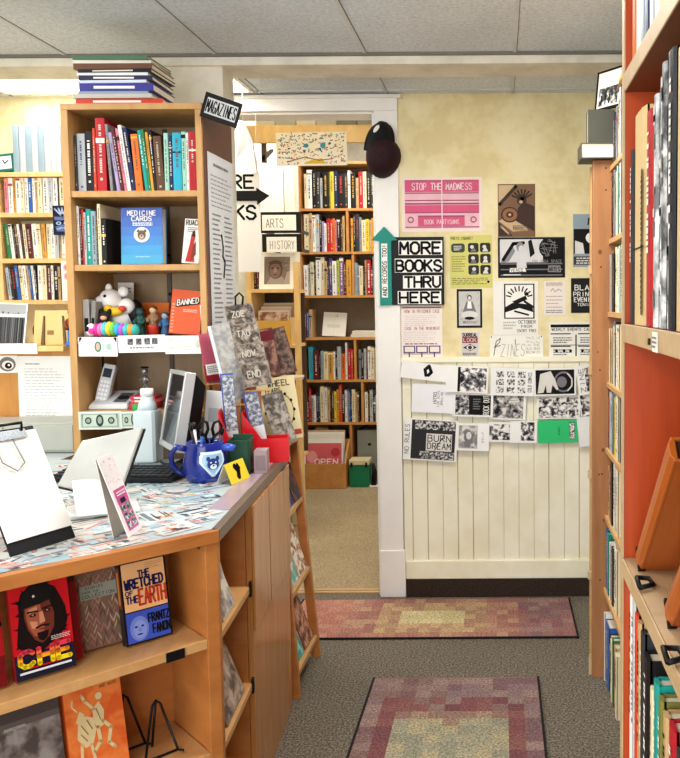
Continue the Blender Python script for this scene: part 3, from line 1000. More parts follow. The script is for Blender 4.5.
def d_title(a, w, h):
    a.blobs(-w*.2, h*.1, w*.45, h*.9, 14, [GREYI, INK, PALE], 77, 1, .25)
    a.text('ZINE', -w*.4, h*.1, -w*.24, h*.9, GREYI, 1, 1, rot=True)
def d_title2(a, w, h):
    a.rect(-w*.44, h*.08, w*.44, h*.92, INK, 0)
    a.blobs(-w*.44, h*.1, -w*.1, h*.9, 12, [PALE, GREYI, INK], 78, 1, .3)
    a.text('ROCK OUT', w*.26, h*.1, w*.40, h*.9, M_PAPER, 2, 1, rot=True)
    a.lines(0, h*.3, w*.2, h*.8, 5, GREYI, 2)
def d_scene(a, w, h):
    a.rect(-w*.46, h*.06, w*.42, h*.94, col('#b5b3b0'), 0)
    a.blobs(-w*.46, h*.06, w*.42, h*.94, 20, [GREYI, PALE, INK, col('#9a9894')], 79, 1, .22)
    for k in range(4):
        a.stroke([(-w*.1, h*(.5+.1*k)), (w*.4, h*(.6+.09*k))], w*.008, INK, 3, False)
def d_big(a, w, h):
    a.rect(-w*.36, h*.03, w*.46, h*.97, col('#2a292b'), 0)
    a.blobs(-w*.3, h*.75, w*.46, h*.96, 10, [GREYI, PALE, INK], 80, 1, .3)
    a.blobs(-w*.2, h*.04, w*.46, h*.22, 8, [GREYI, INK, PALE], 81, 1, .3)
    a.rect(-w*.08, h*.24, w*.40, h*.66, PALE, 3)
    a.text('BURN', -w*.05, h*.47, w*.38, h*.62, INK, 4, .8)
    a.text('DREAM', -w*.05, h*.29, w*.38, h*.43, INK, 4, .8)
    a.stroke([(w*.08, h*.26), (w*.26, h*.64)], w*.015, INK, 4)
    a.text('NO RULES', -w*.48, h*.15, -w*.40, h*.85, GREYI, 2, .8, rot=True)
def d_face(a, w, h):
    a.rect(-w*.42, h*.08, w*.15, h*.92, col('#c4c2bf'), 0)
    a.blobs(-w*.4, h*.1, w*.14, h*.9, 12, [GREYI, PALE, col('#a8a6a2')], 82, 1, .3)
    a.disc(-w*.12, h*.5, w*.14, h*.24, GREYI, 2).disc(-w*.11, h*.55, w*.08, h*.14, PALE, 3)
    a.text('SELF', w*.28, h*.3, w*.34, h*.7, GREYI, 1, .8, rot=True)
def d_green(a, w, h):
    a.rect(w*.28, h*.15, w*.42, h*.9, col('#1c2a22'), 1)
    a.blobs(w*.29, h*.17, w*.41, h*.88, 8, [M_PAPER, INK], 83, 2, .3)
    a.text('BINGO', 0, h*.35, w*.05, h*.7, col('#1c6a3c'), 1, .8, rot=True)
G = 'zines pegged on strings over the wainscot'
ZI = [
 ((401, 363, 447, 380), -7, 0.028, '#f2f2f0', d_mark, 'white zine with one dark smear, topmost at the door casing'),
 ((446, 366, 488, 393), -3, 0.036, '#f4f4f2', d_crowd, 'white zine printed with a stark black crowd scene'),
 ((491, 368, 534, 396), -2, 0.028, '#f0f0ee', d_comic, 'white zine covered in small comic panels'),
 ((534, 368, 576, 396), 1, 0.036, '#ececea', d_medal, 'zine with a black cover showing an animal before a round shield'),
 ((577, 364, 605, 394), 9, 0.05, '#ecebe8', d_title, 'tilted pale grey zine, upper one tucked behind the pine post'),
 ((412, 384, 453, 413), -3, 0.01, '#f0f0f4', d_text, 'plain white zine with upright grey title lines'),
 ((453, 393, 493, 417), -2, 0.018, '#efefed', d_title2, 'black zine with white spattered title, hung below the crowd scene'),
 ((491, 393, 526, 420), -3, 0.01, '#efefed', d_scene, 'grey zine with a sketched interior, hung below the comic panels'),
 ((537, 396, 580, 419), 0, 0.01, '#efefed', d_img(12, n=30, size=.2), 'black and white zine with three blurred figures above the green one'),
 ((580, 392, 606, 418), 8, 0.018, '#efefed', d_img(14, n=14), 'dark zine, lower one tucked behind the pine post'),
 ((404, 419, 457, 461), -4, 0.014, '#f1f1ef', d_big, 'largest zine, black with a white text box and white side strips'),
 ((456, 423, 489, 451), -2, 0.022, '#f3f3f1', d_face, 'white zine with a soft grey portrait beside the largest zine'),
 ((489, 422, 511, 442), -1, 0.014, '#eeeeec', d_img(15, -.48, .48, .1, .9, 14, [GREYI, PALE, INK, M_PAPER], .3, PALE), 'small grey speckled zine between portrait zine and white zine'),
 ((510, 421, 537, 443), -1, 0.022, '#f2f2f0', d_img(16, -.1, .4, .1, .95, 12, [GREYI, INK, M_PAPER], .3, PALE), 'small white zine with dark picture strip beside the green one'),
 ((538, 420, 578, 443), 1, 0.014, '#2fc274', d_green, 'bright green zine with a small dark barcode panel'),
 ((578, 416, 603, 446), 6, 0.022, '#e8e8e8', None, 'blank pale grey zine hanging beside the green one'),
]
for i, (box, roll, off, c, dr, lab) in enumerate(ZI):
    onwall('zine', lab, 'zine', box, YW-0.03-off, c, dr, t=0.003, roll=-roll*.95, tilt=2.2, group=G, rough=0.5, part='cover_print')
STR = col('#e9e3d2', 0.8)
for (py0, py1, off) in ((366, 369, .045), (389, 394, .028), (424, 421, .032)):
    o = MB().tube([P(402, py0, YW-off-.006), P(490, (py0+py1)/2+1.5, YW-off-.006), P(606, py1, YW-off-.006)], 0.0012, STR, 5)
    # the cords are fixed to small nails at both ends
    o.tube([P(402, py0, YW-off-.006), P(402, py0, YW-0.002)], 0.0012, STR, 5).tube([P(606, py1, YW-off-.006), P(606, py1, YW-0.002)], 0.0012, STR, 5)
    tag(o.build('cord'), {366: 'uppermost thin white cord strung across the wainscot holding zines', 389: 'middle thin white cord strung across the wainscot holding zines', 424: 'lowest thin white cord strung across the wainscot holding zines'}[py0], 'cord', 'zine cords')

# ---- black MORE BOOKS sign and the teal arrow
SY = YW-0.026
s = empty('sign', 'black sign in white hand lettering saying more books thru here', 'sign', P(417, 305, SY-.004))
x0, x1 = P(391, 271, SY).x - s.location.x, P(444, 271, SY).x - s.location.x
hh = P(417, 237, SY).z - P(417, 305, SY).z
MB().box(x0, x1, 0, 0.006, 0, hh, M_BLACK).build('board', s)
b = MB()
SX = lambda px: P(px, 271, SY).x - s.location.x
SZ = lambda py: P(417, py, SY).z - s.location.z
for (t, bx) in (('MORE', (399, 240.5, 442.5, 255)), ('BOOKS', (395, 258.5, 442.5, 272.5)), ('THRU', (403, 275.5, 441.5, 288.5)), ('HERE', (397.5, 291, 441, 304))):
    b.rect(SX(bx[0]), SZ(bx[3]), SX(bx[2]), SZ(bx[1]), M_PAPER, 0)
b.build('paper_strip_print', s)
b = MB()
for (t, bx) in (('MORE', (400.5, 242.5, 441, 253.5)), ('BOOKS', (396.5, 260.5, 441.5, 271)), ('THRU', (405, 277, 440, 287)), ('HERE', (399.5, 292.5, 439.5, 302.5))):
    b.text(t, SX(bx[0]), SZ(bx[3]), SX(bx[2]), SZ(bx[1]), INK, 1, 1.35, dots=True, gap=1.3)
b.build('lettering', s)

TEAL = col('#17897c', 0.5, .05)
AY = YW-0.045
s = empty('arrow_sign', 'teal upward arrow sign with a white lettered strip on the door casing', 'sign', P(386, 306, AY))
AX = lambda px: P(px, 266, AY).x - s.location.x
AZ = lambda py: P(386, py, AY).z - s.location.z
b = MB()
T = Matrix.Rotation(R(90), 4, 'X')   # (x, y, z) -> (x, -z, y)
b.prism([(AX(379.5), AZ(305.5)), (AX(391.5), AZ(305)), (AX(391.5), AZ(241)), (AX(397.5), AZ(240)), (AX(384.5), AZ(226.5)), (AX(371.5), AZ(240)), (AX(379.5), AZ(241))], -0.010, 0, TEAL, T)
b.build('board', s, bevel=0.001, seg=1)
b = MB()
b.rect(AX(381.5), AZ(297.5), AX(387.5), AZ(243.5), M_PAPER, 0)
b.build('paper_strip_print', s)
b = MB().text('AND RECORDS TOO!', AX(382.5), AZ(296), AX(386.6), AZ(245), INK, 1, 1.0, rot=True)
b.build('lettering', s)

# ---- cap on the casing
cl = P(383, 152, YW-0.026)
e = empty('baseball_cap', 'dark maroon and black baseball cap hung on the white door casing', 'cap', cl)
b = MB()
mar, blk = col('#2c141b', 0.75, .15), col('#121015', 0.5, .1)
vs, fs = [], []
n, k = 20, 9
for i in range(k+1):
    ph = PI/2*i/k
    for j in range(n):
        th = 2*PI*j/n
        rx, rz = 0.086, 0.10
        q = math.cos(ph)**0.8 if i < k else 0.02
        vs.append((0.008+rx*q*math.cos(th)*(1+0.08*math.sin(th)), -0.115*math.sin(ph)-0.002, -0.03+rz*q*math.sin(th)))
for i in range(k):
    for j in range(n):
        fs.append((i*n+j, i*n+(j+1) % n, (i+1)*n+(j+1) % n, (i+1)*n+j))
b.add(vs, fs, mar, None, True)
b.ball((0.008, -0.117, -0.03), 0.007, 0.005, 0.007, mar, 10, 6)
b.build('crown', e, rot=(0, R(12), 0))
b = MB()
vs, fs = [], []
nu, nv = 12, 8
for side in (0, 1):
    for i in range(nu+1):
        for j in range(nv+1):
            u, v = -1+2*i/nu, j/nv
            wv = 0.075*math.sqrt(max(0.02, 1-(v*0.97)**2.6))
            vs.append((-0.012+u*wv+0.012*v, -0.104+0.045*u*u+0.045*v+0.004*side, -0.02+v*0.158*(1-0.10*u*u)+0.02*u*u))
m0 = (nu+1)*(nv+1)
for s_ in (0, 1):
    for i in range(nu):
        for j in range(nv):
            q = s_*m0+i*(nv+1)+j
            f = (q, q+1, q+nv+2, q+nv+1)
            fs.append(f if s_ else f[::-1])
edge = [i*(nv+1) for i in range(nu+1)] + [nu*(nv+1)+j for j in range(1, nv+1)] + [i*(nv+1)+nv for i in range(nu-1, -1, -1)] + [j for j in range(nv-1, 0, -1)]
for a_, c_ in zip(edge, edge[1:]+edge[:1]):
    fs.append((a_, c_, c_+m0, a_+m0))
b.add(vs, fs, blk, None, True)
b.build('brim', e)
b = MB()
b.ball((0, -0.078, 0), 0.010, 0.004, 0.022, M_PAPER, 10, 6, Matrix.Translation((-0.020, 0.004, 0.098)) @ Matrix.Rotation(R(38), 4, 'Y'))
b.build('white_emblem', e)  # white spot on the brim stands in for a highlight of light
MB().tube([(0.0, 0.004, 0.05), (0.0, -0.05, 0.055)], 0.004, M_BLKMET, 8).build('hook', e)

# ================================================================ BACK ROOM BOOKCASE
FY = 6.7
e = empty('bookcase', 'tall amber wood bookcase in the back room seen through the doorway', 'bookcase', P(340, 483, FY+.15))
e.location.z = 0
fx0, fx1 = P(300, 300, FY).x, P(381, 300, FY).x
ox, oy = e.location.x, e.location.y
fy0, fy1 = FY-0.012-oy, FY+0.24-oy
ztop = P(340, 164, FY).z
b = MB().box(fx0-ox, fx0+0.022-ox, fy0, fy1, 0, ztop, M_FAR); b.build('side_panel', e)
b = MB().box(fx1-ox, fx1+0.022-ox, fy0, fy1, 0, ztop, M_FAR); b.build('side_panel', e)
MB().box(fx0-ox, fx1+.022-ox, fy1, fy1+0.012, 0, ztop, col('#8a7b68', .7)).build('back_panel', e)
FS = [208.4, 251.7, 295.3, 337.5, 379.7, 422.3, 482]
for py in FS:
    z = P(340, py, FY).z
    MB().box(fx0+.022-ox, fx1-ox, fy0+.004, fy1, max(0.0, z-0.020), z, M_FAR).build('shelf', e)
MB().box(fx0-ox, fx1+.022-ox, fy0, fy1+.012, ztop, ztop+0.022, M_FAR).build('top_panel', e)
for (px, k) in ((347.5, 1), (353.2, 2), (355.3, 4), (362.6, 5), (351.5, 6)):
    xd = P(px, FS[k]-18, FY).x-ox
    MB().box(xd-.010, xd+.010, fy0+.008, fy1, P(340, FS[k], FY).z, P(340, FS[k-1], FY).z-.02, M_FAR).build('divider', e)
RG = 'books in the back room bookcase'
def frow(k, x0, x1, specs, phrase, ends=('crate side', 'door casing'), seed=0):
    row_px(FY, FS[k], x0, x1, specs, phrase, ends, RG, d=.17, seed=seed, jitter=.02, z=P(340, FS[k], FY).z, hmax=.318)
B = 'black'
frow(0, 304.2, 377, [('cream', 3, 34), ('white', 6, 40), (B, 5, 37), ('charcoal', 4, 36), ('silver', 3, 30), (B, 7, 36), ('olive', 2, 36), ('yellow', 4, 36), ('navy', 4, 37), (B, 8, 34),
     ('charcoal', 4, 34), ('white', 3, 37), (B, 6, 34), ('tan', 3, 30), ('red', 5, 36), ('cream', 4, 36), (B, 5, 35), ('charcoal', 4, 33), ('tan', 3, 34)], 'the top back-room shelf', seed=11)
frow(1, 304, 345, [('cream', 7, 37), ('tan', 4, 38), ('white', 4, 36), ('silver', 5, 37), (B, 3, 36), ('lavender', 3, 30), ('white', 3, 28), ('red', 5, 33), ('vermilion', 3, 32), ('orange', 3, 33), ('pink', 3, 31), (B, 4, 34), ('brown', 3, 33), ('tan', 3, 35)], 'the second back-room shelf, crate side', ('crate side', 'divider'), 12)
frow(1, 350.8, 377, [('amber', 3, 33), (B, 3, 38), ('charcoal', 5, 37), ('grey', 3, 34), ('cream', 5, 31), ('yellow', 4, 32), ('tan', 3, 31), ('amber', 5, 33), ('brown', 2, 34)], 'the second back-room shelf, casing side', ('divider', 'door casing'), 13)
frow(2, 303.6, 351.6, [('white', 5, 30), ('silver', 3, 31), ('cream', 4, 33), (B, 2, 30), ('white', 6, 41), ('cream', 4, 38), ('tan', 3, 34), ('charcoal', 2, 33), ('purple', 4, 37), ('white', 5, 34), ('lime', 3, 35), ('mauve', 5, 38), ('maroon', 3, 33), ('amber', 6, 35)], 'the third back-room shelf, crate side', ('crate side', 'divider'), 14)
frow(2, 355, 377.4, [('steel blue', 3, 32), ('grey', 2, 30), ('cream', 4, 29), (B, 2, 27), ('tan', 2, 35), ('red', 5, 35), ('maroon', 2, 30), ('grey', 5, 38)], 'the third back-room shelf, casing side', ('divider', 'door casing'), 15)
frow(3, 304.5, 312, [('maroon', 2, 26), ('blue', 2, 26), ('tan', 3, 28)], 'the fourth back-room shelf', ('crate side', 'white open book'), 16)
frow(4, 308.5, 353.2, [('turquoise', 5, 33), ('maroon', 6, 30), (B, 2, 28), ('steel blue', 3, 29), ('cream', 5, 28), ('amber', 5, 28), ('white', 2, 28), (B, 2, 25), ('silver', 4, 33), ('orange', 5, 26), ('white', 2, 37), ('red', 4, 31), ('vermilion', 2, 30)], 'the fifth back-room shelf, crate side', ('crate side', 'divider'), 17)
frow(4, 358.8, 377.8, [('grey', 3, 30), (B, 3, 30), ('silver', 3, 31), ('maroon', 2, 32), ('white', 4, 33), ('cream', 4, 32), ('tan', 4, 31)], 'the fifth back-room shelf, casing side', ('divider', 'door casing'), 18)
frow(5, 306.5, 359.4, [('maroon', 3, 24), ('red', 3, 34), ('silver', 3, 27), ('white', 3, 27), ('navy', 3, 29), ('charcoal', 2, 31), ('cream', 5, 36), ('white', 4, 35), ('tan', 3, 33), (B, 2, 30), ('brown', 3, 32), ('yellow', 3, 31), ('amber', 3, 33), ('vermilion', 4, 38), (B, 3, 33), ('white', 3, 32), ('steel blue', 2, 31), ('blue', 2, 32), (B, 2, 30), ('cream', 4, 33), ('tan', 3, 30), ('brown', 2, 31)], 'the sixth back-room shelf, crate side', ('crate side', 'divider'), 19)
frow(5, 364.8, 377.8, [('white', 3, 30), (B, 2, 31), ('silver', 3, 32), ('charcoal', 3, 29), ('white', 2, 27)], 'the sixth back-room shelf, casing side', ('divider', 'door casing'), 20)

# fourth shelf: a white open book on a stand, two flat magazines
z4 = P(340, FS[3], FY).z
M = at((P(333.5, 336, FY+.06).x, FY+.06, z4), rx=-14, ry=3)
def d_open(a, w, h):
    a.text('J', w*.05, h*.82, w*.12, h*.93, GREYI, 1)
    a.lines(-w*.3, h*.35, w*.3, h*.5, 2, col('#c9c4bb'), 1)
    a.rect(-w*.005, 0.003, w*.005, h*.98, col('#d0ccc4'), 0)
cover_book('picture_book', 'white picture book propped face out on the half-empty fourth shelf', 'book', .195, .205, .02, M, '#efece5', d_open)
for i, (c, lab) in enumerate((('#dcd8d0', 'lower flat white magazine lying on the fourth shelf by the door casing'), ('#efece6', 'upper flat white magazine lying on the fourth shelf by the door casing'))):
    xa = P(364, 330, FY).x
    o = MB().box(-.115, .11, 0, .17, 0, .026, col(c)).box(-.113, .108, -.001, .0, .004, .022, M_PAGE).build('magazine', loc=(xa+.012*i, FY+.015, z4+.0005+.0265*i))
    tag(o, lab, 'magazine', 'flat magazines on the fourth shelf')

# bottom bay: wooden record crate, straw bag, brown box, grey box, green tin
CRY = 6.45
e = empty('record_crate', 'wooden crate of record sleeves standing on the back-room carpet', 'crate', (P(323, 483, CRY).x, CRY, 0))
hw = (P(346, 483, CRY).x - P(300, 483, CRY).x)/2
hz = P(323, 446, CRY).z
zl = P(323, 464, CRY).z
b = MB().box(-hw, hw, 0, .014, 0, zl, M_FAR); b.build('front_panel', e, bevel=.002)
for s_ in (-1, 1):
    pts = [(0, 0), (.208, 0), (.208, hz+.02), (.06, zl+.08), (0, zl)]
    MB().prism([(p[0], p[1]) for p in pts], -.007, .007, M_FAR, Matrix.Translation((s_*(hw-.007), .014, 0)) @ Matrix(((0, 0, 1, 0), (1, 0, 0, 0), (0, 1, 0, 0), (0, 0, 0, 1)))).build('side_panel', e)
MB().box(-hw+.014, hw-.014, .014, .208, 0, .012, M_FAR).build('bottom_panel', e)
MB().box(-hw+.014, hw-.014, .208, .22, 0, hz+.02, M_FAR).build('back_panel', e)
def d_rec(a, w, h):
    a.rect(-w*.46, h*.30, w*.46, h*.86, col('#d8616a'), 0)
    a.rect(-w*.46, h*.86, w*.46, h*.97, M_PAPER, 0)
    a.disc(-w*.3, h*.5, w*.14, h*.16, col('#e89aa0'), 1).disc(w*.3, h*.62, w*.12, h*.12, col('#c03a48'), 1)
    a.text('OPEN', -w*.22, h*.30, w*.36, h*.44, M_PAPER, 2, 1.3, dots=True)
sheet('record_sleeve', 'red and white record sleeve with white lettering at the front of the crate', 'record', hw*1.7, .31, at((e.location.x, CRY+.030, .10), rx=-6), '#eae6e2', .006, d_rec, group='record sleeves in the crate')
for i, (c, lab) in enumerate((('#e9e2d2', 'cream record sleeve behind the red one in the crate'), ('#f0ede8', 'white record sleeve second behind the red one in the crate'), ('#c9a68c', 'tan record sleeve at the back of the crate'))):
    sheet('record_sleeve', lab, 'record', hw*1.68, .335+.012*i, at((e.location.x, CRY+.06+.03*i, .10), rx=-6), c, .006, None, group='record sleeves in the crate')
b = MB()
b.box(-hw*.98, hw*.86, 0, .205, 0, .03, col('#2a2827', .5)).box(-hw, hw*.88, -.01, .215, .03, .045, col('#1f1d1d', .5))
o = b.build('black_tray', loc=(e.location.x, FY+.01, P(323, 446, FY).z)); tag(o, 'black tray with a rim behind the record crate', 'tray')
o.location.z = P(323, 443, FY).z
zt = o.location.z+.045
# stand under the tray
o2 = MB().box(-hw*.95, hw*.95, 0, .2, 0, P(323, 443, FY).z-P(323, 482, FY).z, col('#3b342e', .7)).build('storage_box', loc=(e.location.x, FY+.02, P(323, 482, FY).z)); tag(o2, 'dark storage box under the black tray in the bottom bay', 'box')
b = MB()
b.add(*[(lambda pr: ([(x*1.0, y, z) for (x, y, z) in pr], [(0,1,2,3),(4,5,6,7),(0,1,5,4),(1,2,6,5),(2,3,7,6),(3,0,4,7)]))([(-.085,0,0),(.085,0,0),(.075,.12,0),(-.075,.12,0),(-.045,.03,.085),(.05,.03,.075),(.045,.09,.08),(-.04,.09,.09)])][0], col('#cbb083', .8))
o = b.build('straw_bag', bevel=.012, seg=3, loc=(P(319.5, 433, FY).x, FY+.04, zt)); tag(o, 'slumped tan straw bag on top of the black tray', 'bag')
o = MB().box(-.045, .04, 0, .12, 0, .05, col('#7a5534')).box(-.04, .036, -.0015, 0, .005, .045, col('#8c6640')).build('cardboard_box', loc=(P(339.5, 433, FY).x, FY+.03, zt), bevel=.002); tag(o, 'little brown cardboard box beside the straw bag', 'box')
ZB = P(340, 482, FY).z
e = empty('file_box', 'tall grey card file box with a round finger hole in the bottom bay', 'box', (P(367.6, 470, FY).x, FY+.03, ZB+.002))
gz = P(366, 431, FY).z-ZB
MB().box(-.088, .088, 0, .2, 0, gz, col('#8b8d86', .7)).build('body', e, bevel=.003)
MB().disc(.015, gz*.72, .016, .012, M_BLACK, 0).build('finger_hole', e)
MB().tube([(-.08, .05, gz), (-.02, .06, gz+.03), (.04, .05, gz+.045), (.09, .07, gz+.01)], .008, M_BLACK).build('loose_strap', e)
GY = 6.5
e = empty('metal_tin', 'green metal tin with a cream lid on the back-room carpet', 'tin', (P(359.3, 480, GY).x, GY, 0))
gw = (P(369, 470, GY).x-P(349.5, 470, GY).x)/2
MB().box(-gw, gw, 0, .14, 0, .185, col('#1f7a55', .4, .05, .0)).build('body', e, bevel=.004)
MB().box(-gw*1.03, gw*1.03, -.006, .146, .185, .225, col('#ddd2a8', .4)).build('lid', e, bevel=.004)
for s_ in (-1, 1):
    MB().box(s_*gw*.75-.009, s_*gw*.75+.009, -.012, -.004, .165, .205, M_BLKMET).build('latch', e)
b = MB()
b.tube([(0, 0, 0), (0.01, 0, .12), (-.005, .01, .19)], .02, M_BLACK, 8, [.025, .02, .012]).tube([(.035, .02, 0), (.04, .02, .15)], .012, col('#b8b8bc'), 8).box(-.03, .07, -.03, .05, 0, .012, M_PAPER)
o = b.build('desk_lamp_base', loc=(P(373, 480, GY).x, GY+.03, 0)); tag(o, 'small black and white gadget standing beside the green tin', 'gadget')

# ================================================================ BACK ROOM, NEAR THE DOORWAY
# plank shelf over the door head with flat books on it and a spattered painting hanging from it
BY = 4.42
e = empty('plank_shelf', 'pale plank shelf fixed across the inside of the doorway head', 'shelf', (P(312, 140, BY).x, BY, P(312, 142.5, BY).z))
hx = (P(382, 140, BY).x-P(242, 140, BY).x)/2
hb = P(312, 125, BY).z-P(312, 142.5, BY).z
MB().box(-hx, hx, 0, .022, 0, hb, M_LEFT).build('face_board', e, bevel=.002)
MB().box(-hx, hx, .022, .24, hb-.022, hb, M_LEFT).build('shelf_board', e, bevel=.002)
b = MB()
for xx in (-hx*.72, hx*.86):
    b = MB()
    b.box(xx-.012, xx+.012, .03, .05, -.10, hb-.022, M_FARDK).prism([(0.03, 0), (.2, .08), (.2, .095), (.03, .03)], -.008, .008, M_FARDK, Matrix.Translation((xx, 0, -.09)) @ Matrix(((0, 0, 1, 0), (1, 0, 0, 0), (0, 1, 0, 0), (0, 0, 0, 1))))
    b.build('bracket', e)
# the shelf hangs off two wall posts behind the jamb
for xx in (-hx, hx):
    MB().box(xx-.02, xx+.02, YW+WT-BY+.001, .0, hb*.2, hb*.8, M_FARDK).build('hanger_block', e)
zs = e.location.z+hb
xs = [254, 274, 295, 315, 336, 356, 374]
lb = ['first from the light window end', 'second from the light window end', 'third from the light window end', 'middle one', 'third from the cap', 'second from the cap']
for i in range(6):
    xa, xb = P(xs[i]+1, 120, BY).x, P(xs[i+1], 120, BY).x
    o = MB().box(xa, xb, 0, .2, 0, .034+.006*(i % 2), col(['#cdc8b8', '#b7b5ac', '#d6d1c4', '#c1beb4', '#8d8a80', '#a19e94'][i], .5)).build('ledger_book', loc=(0, BY+.01, zs+.0006))
    tag(o, f'pale flat book on the plank over the doorway, {lb[i]}', 'book', 'flat books on the plank shelf')
    if i % 2 == 0:
        o = MB().box(xa+.01, xb-.006, 0, .18, 0, .028, col('#2d2b2a')).build('ledger_book', loc=(0, BY+.02, zs+.036))
        o.location.z = zs+.0355+.006*(i % 2)
        tag(o, f'dark flat book lying over the pale one, {lb[i]}', 'book', 'flat books on the plank shelf')
def d_paint(a, w, h):
    r = random.Random(21)
    cs = [col(c) for c in ('#2b5f86', '#3a8ea0', '#c9574a', '#d9b23c', '#4a7a4c', '#7a4a3a', '#c98aa0', '#333333')]
    for k in range(230):
        u, v = r.uniform(-.47, .47), r.uniform(.05, .95)
        th = r.random()*3.14
        L = r.uniform(.008, .03)
        a.stroke([(w*u, h*v), (w*u+L*w*1.2*math.cos(th), h*v+L*h*2*math.sin(th))], w*.013, r.choice(cs), 1, False)
    for (u, v, q) in ((-.08, .6, .05), (.16, .62, .06), (.12, .5, .035), (.26, .66, .03), (-.1, .45, .03)):
        a.pr([(w*(u+q*r.uniform(.5, 1)*math.cos(k*.9)), h*(v+q*2*r.uniform(.4, 1)*math.sin(k*.9))) for k in range(7)], cs[1 if q > .04 else 0], 2)
    a.pr([(-w*.12, h*.06), (w*.2, h*.06), (w*.14, h*.22), (-w*.02, h*.16)], cs[3], 2)
    a.stroke([(-w*.35, h*.12), (-w*.1, h*.26), (w*.1, h*.16), (w*.3, h*.2)], w*.012, cs[5], 3)
    a.rect(w*.2, h*.02, w*.203, h*.98, col('#c9bfa8'), 3)
onwall('painting', 'white paint-spattered picture hanging from the plank over the doorway', 'picture', (276.5, 132, 346.5, 166), BY-.004, '#ece4d2', d_paint, t=.003, roll=-.6)

# pale cream tall cupboard doors against the back-room partition
PY = 5.415
b = MB()
e = empty('panel_door', 'tall cream flush door in the back-room partition behind the hanging signs', 'door', (P(279, 300, PY).x, PY, 0))
hw = (P(300.5, 300, PY).x-P(262, 300, PY).x)/2
MB().box(-hw, hw*.42, -.03, -.002, 0, P(279, 170, PY).z, col('#e9e3d2', .5)).build('door_leaf', e, bevel=.003)
MB().box(hw*.46, hw, -.03, -.002, 0, P(279, 170, PY).z, col('#e2dac6', .5)).build('door_leaf', e, bevel=.003)
MB().box(-hw, hw, -.02, -.002, P(279, 170, PY).z, P(279, 168, PY).z, col('#cfc6b0', .5)).build('head_strip', e)
# grey tall locker edge beside it
o = MB().box(P(247, 200, PY).x, P(255.5, 200, PY).x, PY-.06, PY-.003, 0, P(255, 178, PY).z, col('#a9abb4', .45)).build('metal_locker'); tag(o, 'grey metal locker edge showing beside the hanging arrow sign', 'locker')

# white hanging direction sign: ..RE / arrow / ..KS, mostly behind the posted list
HY = 3.98
e = empty('direction_sign', 'white hanging sign with a black arrow, partly hidden behind the long posted list', 'sign', P(240, 222, HY))
ex, ez = e.location.x, e.location.z
XX = lambda px: P(px, 220, HY).x-ex
ZZ = lambda py: P(240, py, HY).z-ez
MB().box(XX(214), XX(260.5), 0, .004, ZZ(272), ZZ(173), col('#f3f2f0', .5, .01)).build('card', e)
b = MB()
b.text('MORE', XX(207), ZZ(188), XX(255), ZZ(175.5), INK, 1, 1.15, dots=True, gap=1.2)
b.text('BOOKS', XX(200), ZZ(219), XX(256), ZZ(206), INK, 1, 1.15, dots=True, gap=1.2)
b.build('lettering', e)
b = MB().prism([(XX(214), ZZ(201)), (XX(258), ZZ(201)), (XX(258), ZZ(205)), (XX(270.5), ZZ(196)), (XX(257.5), ZZ(188)), (XX(257.5), ZZ(191)), (XX(214), ZZ(191))], .002, .008, M_BLACK, Matrix.Rotation(R(90), 4, 'X'))
b.build('black_arrow', e)
for px in (232, 258):
    MB().tube([(XX(px), .002, ZZ(174)), (XX(px), .002, P(240, 70, HY).z-ez)], .0012, STR, 5).build('hanging_cord', e)
# folded white paper pennant
PYY = 3.92
b = MB()
A_, B_, C_, D_ = P(243, 121, PYY), P(236, 160, PYY), P(257, 174, PYY), P(252, 140, PYY+.02)
b.hexa([A_, B_, C_, D_], [p+Vector((.002, .012, .002)) for p in (A_, B_, C_, D_)], col('#e7e6e6', .6))
b.hexa([A_, B_, B_+Vector((-.04, .02, .05)), A_+Vector((-.03, .02, .01))], [p+Vector((0, .004, 0)) for p in (A_, B_, B_+Vector((-.04, .02, .05)), A_+Vector((-.03, .02, .01)))], col('#dddde0', .6))
b.tube([A_, A_+Vector((0, .0, CEIL-.014-A_.z))], .0012, STR, 5)
o = b.build('paper_pennant'); tag(o, 'folded white paper pennant hanging beside the pillar above the arrow sign', 'pennant')

# low display shelf unit in the back room with a framed face on it
DY = 5.05
e = empty('display_shelf', 'open light wood display unit in the back room carrying the portrait card', 'shelf', (P(272, 300, DY).x, DY, 0))
ex = e.location.x
xA, xB = P(246.5, 300, DY).x-ex, P(299, 300, DY).x-ex
zt = P(272, 289, DY).z
MB().box(xA, xA+.03, 0, .3, 0, P(247, 262, DY).z, M_LEFT).build('side_panel', e)
MB().box(xB-.032, xB, 0, .04, 0, P(297, 262, DY).z, M_LEFT).build('side_panel', e)
MB().box(xA+.03, xB-.035, 0, .3, zt-.022, zt, M_LEFT).build('shelf', e)
MB().box(xA+.03, xB-.035, 0, .3, .5, .52, M_LEFT).build('shelf', e)
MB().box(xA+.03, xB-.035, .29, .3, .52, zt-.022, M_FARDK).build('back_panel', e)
z2 = P(272, 345, DY).z
MB().box(xA+.03, xB-.035, .02, .29, z2-.02, z2, M_LEFT).build('shelf', e)
